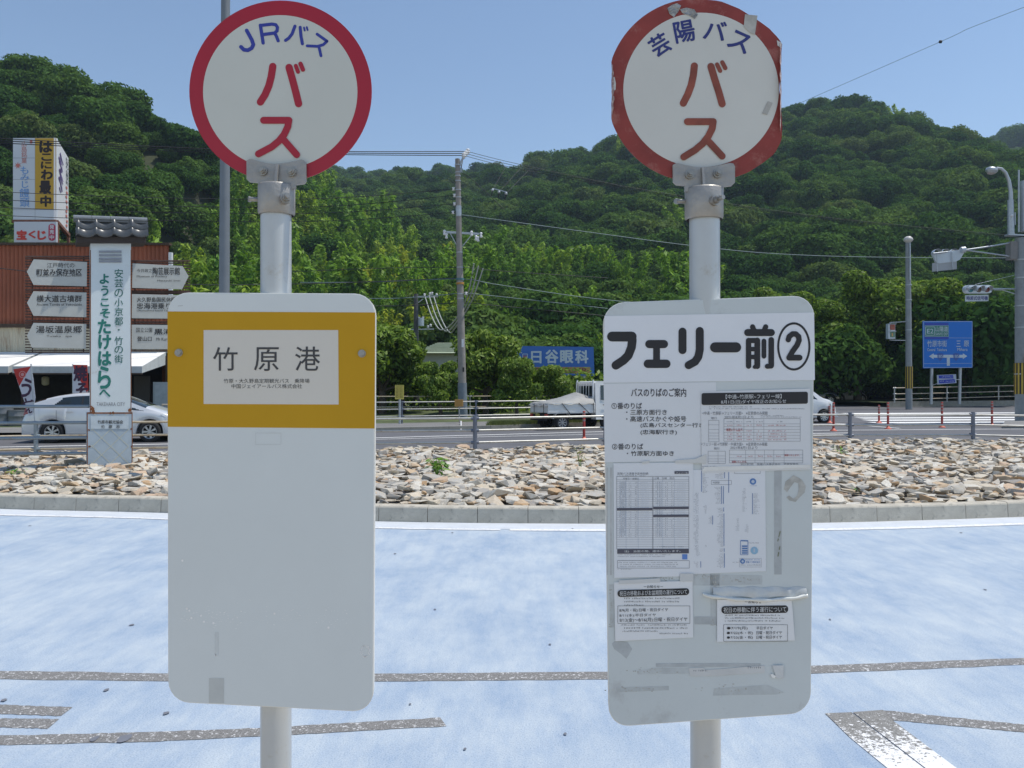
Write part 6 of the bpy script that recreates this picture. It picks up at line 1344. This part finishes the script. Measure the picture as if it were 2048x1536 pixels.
# ------------------------------------------------------------------ small signs across the road
ys_ = thing('notice_sign', fz(799,30.3), 'small yellow notice sign on a grey post across the road', 'sign'); part('post', MB().cyl(fz(799.5,30.3), P(799.5,797,30.3), .045, n=12), M_gray, ys_); fy = Face(799,784,30.2); pb = part('board', fy.poly([(790,798.5),(807.5,798.5),(807.5,770),(790,770)], 0, .03), mat('notice_yellow', (.62,.53,.10), .5, var=.05), ys_); mb = MB()
for x, m_ in ((804,1),(801,0),(798,0),(795,0),(792.5,0)):
    y = 774.5
    while y < 795: fy.rect(x-.9, y, x+.9, y+random.uniform(.8,1.6), -.006, mb); y += 2.2
fy.rect(792,771.5,806,772.6,-.006,mb); part('notice_lettering', mb, mat('faded_brown_print', (.25,.16,.04), .7), pb)
ob = thing('marker_post', fz(920,31.0), 'orange box marker on a thin white pole in front of the utility pole', 'marker post'); part('pole', MB().cyl(fz(919,31,.0), P(918.5,812,31), .022, n=10), M_rail, ob); fo = Face(918,806.5,30.95); pb = part('box', fo.poly([(909.5,813),(926,813),(926,799),(909.5,799)], -.06, .12), mat('amber_box', (.50,.27,.06), .5, var=.1), ob); mb = MB()
for y in (802,806,810): fo.rect(911.5,y-.7,924,y+.5,-.066,mb)
part('box_lettering', mb, mat('box_print', (.28,.13,.04), .7), pb)
mp = thing('kerb_marker', G(922,861), 'short white reflector stick on the far kerb', 'marker post'); part('stick', MB().cyl(G(922,861), P(922,843,30.2), .03, n=10), M_ins, mp); part('cap', MB().cyl(P(922,844.5,30.2), P(922,842.5,30.2), .06, n=10), M_refl, mp)
# blue clinic billboard
BD = 46; bb = thing('billboard', Vector((sx(1103,BD), BD, .6)), 'blue clinic billboard with white lettering half hidden by trees', 'billboard'); f = Face(1103, 722, BD, 0, 0, 0)
pb = part('board', f.poly([(1018,749.5),(1189,751.5),(1187,694),(1017,691.5)], 0, .25), mat('billboard_blue', (.045,.16,.52), .6, var=.04), bb)
for px_ in (1055,1167): part('support_post', MB().cyl((sx(px_,BD),BD+.3,.4), P(px_,748,BD+.3), .16, n=18), M_gray, bb)
mb = MB()
for s_, x0_, x1_, y0_ in (('日',1062,1083,702),('谷',1090,1117,699),('眼',1120,1147,700),('科',1150,1177,700)): f.text(s_, x0_, y0_, x1_, 727, -.01, mb, .04)
f.line(1027,712,1040,704,1.6,-.01,mb); f.line(1040,704,1044,706,1.6,-.01,mb); f.frame(1045.5,708,1055,719.5,1.2,-.01,mb); f.line(1038,719.5,1055,719.5,1.2,-.01,mb); part('white_lettering', mb, mat('billboard_white', (.60,.66,.72), .5), pb)
mb = MB(); f.rect(1046.5,711,1054,718.5,-.008,mb); part('red_square', mb, mat('billboard_red', (.35,.14,.20), .5), pb)
mb = MB(); f.rect(1046,734,1180,747,-.008,mb); os_ = part('orange_strip', mb, mat('billboard_orange', (.50,.27,.09), .5), pb); mb = MB(); f.text('☎0846-22-2049', 1050, 735.5, 1172, 745, -.014, mb, .01) if False else f.text('0846-22-2049', 1062, 735.5, 1172, 745, -.014, mb, .01); part('phone_number', mb, mat('dark_red_print', (.20,.05,.05), .6), os_)
# houses glimpsed among the trees
def house(px0, px1, ytop, yeave, D, roofcol, wallcol, label, hip=True):
    xa, xb = sx(px0,D), sx(px1,D); zt_, ze = sz(ytop,D), sz(yeave,D); dep = 7; zg = max(gz(D), .3)
    t = thing('house', Vector(((xa+xb)/2, D+dep/2, zg)), label, 'house'); part('wall', MB().box(xa+.5,xb-.5,D+.5,D+dep-.5,zg,ze+.05), mat(label[:14]+'_wall', wallcol, .8, var=.1), t); i = (xb-xa)*.32 if hip else 0; ym = D+dep/2
    m = mat(label[:14]+'_roof', roofcol, .7, var=.12, scale=2); mb = MB(); v = [(xa,D,ze),(xb,D,ze),(xb,D+dep,ze),(xa,D+dep,ze),(xa+i,ym,zt_),(xb-i,ym,zt_)]; mb.add(v, [(0,1,5,4),(1,2,5),(2,3,4,5),(3,0,4),(3,2,1,0)]); rf_ = part('roof', mb, m, t)
    mb = MB(); k = 1
    for j in range(1, 9): u = j/9; a, b = Vector(v[0]).lerp(Vector(v[4]),u), Vector(v[1]).lerp(Vector(v[5]),u); mb.bar(a+Vector((0,-.03,.03)), b+Vector((0,-.03,.03)), .06,.04)
    part('roof_course', mb, m, rf_)
    for q in (.3,.65): part('window', MB().box(xa+(xb-xa)*q-.6, xa+(xb-xa)*q+.6, D+.46, D+.5, zg+1.0, zg+2.0), M_gl, t)
house(826,944,678,706,47,(.33,.38,.27),(.45,.45,.40),'pale green hipped roof house showing above the trees left of the pole')
house(1160,1225,667,674,70,(.20,.20,.20),(.5,.46,.38),'grey roofed house on the slope left of the notice board top')
house(1180,1260,716,727,60,(.33,.33,.31),(.42,.42,.38),'light roofed house between the blue billboard and the notice board')
# ------------------------------------------------------------------ blue direction sign
ND = 50.0; ds = thing('direction_sign', Vector((sx(1896,ND), ND, gz(ND)+.3)), 'large blue road direction sign on two posts', 'road sign'); f = Face(1896, 690, ND, 0, 0, 0)
pb = part('board', f.poly([(1846.5,736.5),(1945,735.5),(1945,642),(1845.5,642)], 0, .06), mat('road_sign_blue', (.010,.17,.60), .6, var=.04), ds)
for px_ in (1865,1922): part('support_post', MB().cyl((sx(px_,ND),ND+.18,gz(ND)+.2), P(px_,650,ND+.18), .095, n=16), M_gray, ds)
ZR = lambda x, y: (1840+x/5.91, 620+y/5.91)
mb = MB(); f.frame(1847,643.2,1944,735,.7,-.012,mb); f.text('竹原市街', *ZR(84,360), *ZR(316,436), -.012, mb, .012)
for s_, a, b_ in (('三',428,480),('原',516,578)): f.text(s_, *ZR(a,362), *ZR(b_,434), -.012, mb, .012)
f.text('Central  Takehara', *ZR(84,452), *ZR(316,486), -.012, mb, .01); f.text('Mihara', *ZR(440,448), *ZR(560,484), -.012, mb, .01)
f.line(*ZR(340,330), *ZR(612,331), .5, -.012, mb); f.line(*ZR(45,634), *ZR(612,630), .5, -.012, mb)
f.flat([ZR(105,547),ZR(160,512),ZR(160,530),ZR(505,530),ZR(505,512),ZR(558,545),ZR(505,580),ZR(505,564),ZR(352,564),ZR(352,660),ZR(316,660),ZR(316,564),ZR(160,564),ZR(160,581)], -.012, mb)
part('white_legend', mb, mat('road_sign_white', (.55,.62,.68), .4), pb)
mb = MB()
for cx_ in (237,425): 
    x, y = ZR(cx_, 552); f.flat([(x-6.5,y-6),(x,y-7.5),(x+6.5,y-6),(x+5.5,y+3),(x,y+9),(x-5.5,y+3)], -.018, mb)
o = part('route_shield', mb, mat('shield_blue', (.02,.10,.40), .4), pb); mb = MB()
for cx_ in (237,425): x, y = ZR(cx_, 548); f.text('185', x-5, y-3, x+5, y+3, -.024, mb, .01)
part('route_number', mb, MATS['road_sign_white'], o)
mb = MB(); f.rect(*ZR(55,150), *ZR(336,182), -.008, mb); f.rect(*ZR(55,318), *ZR(336,345), -.008, mb); part('dark_blue_patch', mb, mat('patch_blue', (.008,.05,.40), .4), pb)
mb = MB(); f.rect(*ZR(55,183), *ZR(338,316), -.012, mb); gp = part('green_panel', mb, mat('expressway_green', (.015,.20,.15), .4), pb); mb = MB(); f.frame(*ZR(66,200), *ZR(170,298), .9, -.018, mb); f.text('E2', *ZR(82,222), *ZR(156,278), -.018, mb, .02); f.text('山陽道', *ZR(180,194), *ZR(328,256), -.018, mb, .012); f.text('SANYO EXP', *ZR(180,266), *ZR(326,302), -.018, mb, .01); f.frame(*ZR(57,185), *ZR(336,314), .5, -.018, mb); part('panel_legend', mb, MATS['road_sign_white'], gp)
sb = thing('small_guide_sign', P(1895,758,ND-.3), 'small tilted blue and white guide board under the direction sign', 'sign'); f2 = Face(1895,758,ND-.3); pb = part('board', f2.poly([(1875,769),(1913,766),(1912,748.5),(1874,750)], 0, .04), mat('guide_white', (.45,.50,.56), .5, var=.1), sb); mb = MB(); f2.flat([(1878,767),(1910.5,765),(1909,758),(1877.5,760)], -.01, mb); f2.flat([(1877.5,757),(1907,757),(1906,750),(1877,751)], -.01, mb); o = part('blue_field', mb, mat('guide_blue', (.025,.05,.42), .5), pb); mb = MB(); f2.micro(1880,752,1905,755.5,-.016,mb); f2.micro(1880,761,1908,764,-.016,mb); part('guide_lettering', mb, MATS['guide_white'], o); part('arm', MB().bar(P(1912,759,ND-.28),P(1921,759,ND-.05),.04,.04).bar(P(1875,767,ND-.28),P(1866,770,ND-.05),.04,.04), M_gray, sb)
# slim pole with a lamp cap and pedestrian signal
LD = 47; lp_ = thing('slim_lamp_post', Vector((sx(1818,LD), LD, gz(LD))), 'slim grey pole with a dome lamp and a yellow striped guard', 'lamp post'); M_gpole = mat('grey_blue_pole', (.25,.27,.28), .6, .1, var=.15, scale=3, dirt=.2, dirtcol=(.2,.2,.19))
part('shaft', MB().cyl((sx(1818,LD),LD,gz(LD)), P(1816,486,LD), .19,.14,20), M_gpole, lp_); part('conduit', MB().tube([P(1820,560,LD-.2), P(1820,486,LD-.18)], .04, 8), M_gray, lp_); part('dome_lamp', MB().lathe([(.0,.34),(.12,.32),(.22,.24),(.27,.12),(.24,.06),(.14,-.02),(.10,-.06)], P(1816.5,484,LD), 'z', 20), mat('dome_cream', (.55,.53,.50), .4), lp_)
for y in (570,600,660): part('steel_band', MB().cyl(P(1817,y+.8,LD), P(1817,y-.8,LD), .18, n=18), M_gray, lp_)
M_gy, M_gb = mat('guard_yellow', (.50,.34,.03), .5, var=.1), mat('guard_black', (.02,.02,.02), .6)
def guard(parent, px, y0, y1, D, r, n=10):
    b = P(px, y1, D); h = P(px, y0, D).z - b.z; gd_ = part('guard_sleeve', MB().cyl(b, b+Vector((0,0,h)), r, n=24), M_gb, parent)
    for k in range(n):
        a = 2*math.pi*(k+.25)/n; mb = MB(); vs = []
        for z in (0, h):
            for da in (-.13,.0,.13): vs.append(b + Vector((math.cos(a+da)*(r+.006), math.sin(a+da)*(r+.006), z)))
        mb.add(vs, [(0,1,4,3),(1,2,5,4)]); part('yellow_stripe', mb, M_gy, gd_)
guard(lp_, 1818, 733, 777, LD, .205)
ps = thing('pedestrian_signal', P(1780,663,LD-.1), 'pedestrian signal on two arms left of the slim pole', 'signal'); M_sig = mat('signal_housing', (.50,.55,.60), .4, .2, var=.05)
part('housing', MB().box(sx(1772.5,LD),sx(1786.5,LD),LD-.25,LD+.05,sz(678,LD),sz(648,LD)), M_sig, ps)
for y, c, nm in ((655,(.30,.05,.03),'red_lens'),(669.5,(.10,.22,.16),'green_lens')): part(nm, MB().box(sx(1776,LD),sx(1785.5,LD),LD-.28,LD-.25,sz(y+5.5,LD),sz(y-5.5,LD)), mat(nm, c, .2), ps)
mb = MB(); mb.box(sx(1780,LD)-.03,sx(1780,LD)+.03,LD-.30,LD-.285,sz(673,LD),sz(667,LD)); part('walking_figure', mb, mat('amber_figure', (.6,.33,.08), .4), ps); part('hood', MB().box(sx(1775,LD),sx(1786,LD),LD-.42,LD-.25,sz(649.5,LD),sz(648.5,LD)).box(sx(1775,LD),sx(1786,LD),LD-.42,LD-.25,sz(664,LD),sz(663,LD)), M_sig, ps)
part('arm', MB().bar(P(1779,645,LD),P(1817,643,LD),.04,.04).bar(P(1779,680,LD),P(1817,681,LD),.04,.04).bar(P(1780,645,LD),P(1780,648,LD),.04,.04).bar(P(1780,681,LD),P(1780,677,LD),.04,.04), M_gray, ps)
# ------------------------------------------------------------------ thick signal pole at the right border
KD = 33.5; kp = thing('signal_pole', Vector((sx(2042,KD), KD, gz(KD))), 'thick grey signal pole at the right border with arms and equipment', 'signal pole')
part('shaft', MB().cyl((sx(2042,KD),KD,gz(KD)), P(2040,476,KD), .225,.19,28), M_gpole, kp)
for y in (520,556,612,655,748): part('steel_band', MB().cyl(P(2041,y+1,KD), P(2041,y-1,KD), .235, n=24), M_gray, kp)
guard(kp, 2042, 726, 788, KD, .245, 12); part('orange_box', MB().box(sx(2042,KD),sx(2054,KD),KD-.4,KD-.2,sz(725,KD),sz(714,KD)), mat('orange_button_box', (.6,.25,.02), .5), kp)
part('equipment_platform', MB().bar(P(2013,470,KD-.1), P(2075,473,KD-.1), .3,.06), M_gray, kp); part('control_box', MB().box(sx(2017,KD),sx(2031,KD),KD-.15,KD+.2,sz(519,KD),sz(484,KD)), mat('brown_grey_box', (.20,.19,.18), .6), kp)
part('transformer', MB().cyl(P(2052,463,KD),P(2052,362,KD),.21,n=24), mat('transformer_pale', (.45,.49,.52), .4, .2), kp); part('pipe', MB().cyl(P(2037.5,464,KD-.1),P(2037.5,340,KD-.1),.035,n=10).cyl(P(2030,450,KD-.1),P(2030,425,KD-.1),.025,n=8), M_gray, kp)
part('upper_arm', MB().tube([P(2034,483,KD), P(1985,492,KD-.2), P(1937,499,KD-.4), P(1866,507,KD-.7)], .032, 8).tube([P(2034,522,KD), P(2024,513,KD-.05), P(1985,507.5,KD-.2), P(1932,500.5,KD-.4)], .028, 8), M_gray, kp)
part('lower_arm', MB().tube([P(2034,578,KD), P(1985,577.5,KD-.4), P(1934,577,KD-.8)], .03, 8).tube([P(2034,589,KD), P(2005,580,KD-.2), P(1988,579.5,KD-.4)], .022, 8).tube([P(2034,549,KD), P(1950,569,KD-.7)], .008, 5), M_gray, kp)
sl = thing('street_lamp', P(2022,470,KD), 'curved street lamp mounted on top of the thick signal pole', 'street lamp')
part('column', MB().cyl(P(2022,470,KD),P(2021,400,KD),.135,.115,20), M_gray, sl); part('curved_arm', MB().tube([P(2021.5,402,KD),P(2021.5,385,KD),P(2018,362,KD),P(2011,345,KD),P(2003,337.5,KD),P(1993,336,KD)], [.085,.08,.07,.06,.055,.05], 12), M_gray, sl)
part('lamp_head', MB().lathe([(0,-.40),(.12,-.36),(.19,-.2),(.20,0),(.15,.16),(.07,.24),(0,.25)], (0,0,0), 'x', 18).T(Matrix.Translation(P(1986,341,KD)) @ Matrix.Rotation(R(8),4,'Y') @ Matrix.Diagonal((.72,1,.75,1))), M_gray, sl); part('lens', MB().lathe([(0,-.2),(.10,-.15),(.13,0),(.08,.12),(0,.15)], (0,0,0), 'x', 14).T(Matrix.Translation(P(1984,345,KD)) @ Matrix.Diagonal((1,1,.7,1))), mat('lamp_lens', (.35,.32,.30), .3), sl)
cc = thing('street_sensor', P(2024,432,KD-.2), 'small white sensor clipped on the street lamp column', 'sensor'); part('housing', MB().lathe([(0,-.05),(.05,-.04),(.05,.04),(0,.05)], P(2024,431,KD-.16), 'z', 12), M_ins, cc); part('clip', MB().bar(P(2024,431,KD-.16),P(2022,431,KD-.05),.03,.03), M_gray, cc)
# back of the upper signal
us = thing('traffic_signal', P(1895,505,KD-.6), 'upper traffic signal seen from behind with a blank board below', 'traffic signal'); f = Face(1897,512,KD-.6,-6,3)
part('backing_panel', f.poly([(1864,506),(1926,499),(1928,506),(1920,519),(1912,523),(1878,527),(1872,524)], 0, .12), M_sig, us)
for px_ in (1879,1895,1912): part('lamp_hood', MB().lathe([(.16,.0),(.165,.12),(.165,.34)], (0,0,0), 'y', 18).T(f.M @ Matrix.Translation((f.q(px_,505-(px_-1879)*.1)[0], .10, f.q(px_,504)[1]))), M_sig, us)
part('lamp_visor', MB().cyl(P(1922,500,KD-.7),P(1930,499,KD-.7),.12,n=16), M_sig, us)
part('blank_board', f.poly([(1865,526),(1914,520),(1914,538),(1865,543)], .02, .05), mat('board_back', (.36,.38,.40), .5, var=.05), us); part('mounting_strap', MB().bar(P(1873,508,KD-.68),P(1875,543,KD-.68),.03,.02).bar(P(1904,504,KD-.68),P(1906,538,KD-.68),.03,.02), M_gray, us)
# lower signal with three lamps
ls = thing('traffic_signal', P(1957,578,KD-.6), 'lower three-lamp traffic signal facing the lot above a text plate', 'traffic signal'); f = Face(1957,578,KD-.65,10)
body = rrect(1930,570,1985,586.5,8); part('housing', f.poly(body, 0, .16), M_sig, ls)
for px_, c, nm in ((1941,(.02,.16,.20),'blue_green_lens'),(1957.5,(.10,.05,.02),'amber_lens'),(1974,(.16,.03,.02),'red_lens')):
    q = f.q(px_,578.5); part(nm, MB().cyl((0,0,0),(0,-.012,0),.125,n=20).T(f.M @ Matrix.Translation((q[0],-.002,q[1]))), mat(nm+'_glass', c, .15), ls)
    hd = MB(); vs = []; 
    for k in range(15): a = R(-20+220*k/14); vs += [(math.cos(a)*.145, -.01, math.sin(a)*.145), (math.cos(a)*.145, -.26*(.45+.55*max(0,math.sin(a))), math.sin(a)*.145-.03)]
    hd.add(vs, [(2*k,2*k+2,2*k+3,2*k+1) for k in range(14)], True); part('lamp_hood', hd.T(f.M @ Matrix.Translation((q[0],-.002,q[1]))), M_sig, ls)
fp2 = Face(1954,596,KD-.6,6); pb = part('text_plate', fp2.poly([(1931,603),(1977,602),(1977,589.5),(1931,590.5)], 0, .03), mat('plate_pale', (.55,.60,.64), .5), ls); mb = MB(); fp2.text('時差式信号機', 1933, 592, 1975.5, 600.5, -.006, mb, .02); part('plate_lettering', mb, M_navy, pb)
# traffic island
mb = MB(); pts_ = [G(2004,857),G(2010,849),G(2120,846),G(2140,858)]; isl = MB(); isl.add([p+Vector((0,0,.0)) for p in pts_]+[p+Vector((0,0,.13)) for p in pts_], [(4,5,6,7),(0,1,5,4),(1,2,6,5),(2,3,7,6),(3,0,4,7)]); struct('traffic_island', isl, M_pave)
# ------------------------------------------------------------------ weeds in the stone bed
M_weed = leaf_mat('weed_leaf', [(.10,.24,.035),(.16,.34,.05),(.22,.40,.07),(.26,.42,.12)], trans=.4, hue_obj=0)
def weed(px, py, D, h, w, n, ls_, label, m):
    base = P(px, py, D); base.z = .2; t = thing('weed', base, label, 'plant', None); gr = random.Random(int(px)); st = MB(); lf = MB()
    for k in range(n):
        a = gr.uniform(0,6.28); r_ = gr.uniform(.05,1)*w; tip = base + Vector((math.cos(a)*r_, math.sin(a)*r_*.7, h*gr.uniform(.35,1)))
        if k % 4 == 0: st.tube([base, base.lerp(tip,.5)+Vector((0,0,h*.1)), tip], .004, 5)
        c = tip; d = Vector((math.cos(a), math.sin(a)*.7-.25, gr.uniform(-.7,.25))).normalized(); s_ = d.cross(Vector((0,0,1))).normalized(); L_ = ls_*gr.uniform(.7,1.3); wd = L_*.36; up_ = s_.cross(d)
        lf.add([c, c+d*L_*.35+s_*wd, c+d*L_*.75+s_*wd*.7-up_*L_*.04, c+d*L_-up_*L_*.12, c+d*L_*.75-s_*wd*.7-up_*L_*.04, c+d*L_*.35-s_*wd, c+d*L_*.5+up_*L_*.05], [(0,1,6),(1,2,6),(2,3,6),(3,4,6),(4,5,6),(5,0,6)])
    part('stem', st, M_weed, t); part('leaves', lf, m, t, kind='stuff')
weed(875, 962, 12.6, .33, .17, 70, .085, 'bright green leafy weed growing among the stones in the centre', M_weed)
weed(1852, 936, 14.3, .12, .13, 30, .05, 'small green tuft among the stones at the right', M_weed)
weed(1160, 945, 13.9, .42, .12, 24, .05, 'thin tall weed sprig just left of the notice board', leaf_mat('dry_weed', [(.20,.22,.07),(.28,.26,.10)], trans=.3))
weed(1712, 990, 10.9, .07, .08, 16, .035, 'tiny green seedling at the back edge of the kerb on the right', M_weed)
weed(1350+330, 905, 17.0, .22, .14, 26, .05, 'low weed near the railing just right of the notice board', M_weed)
weed(30, 958, 13.0, .12, .16, 26, .05, 'flat small weed among the stones at the left border', M_weed)
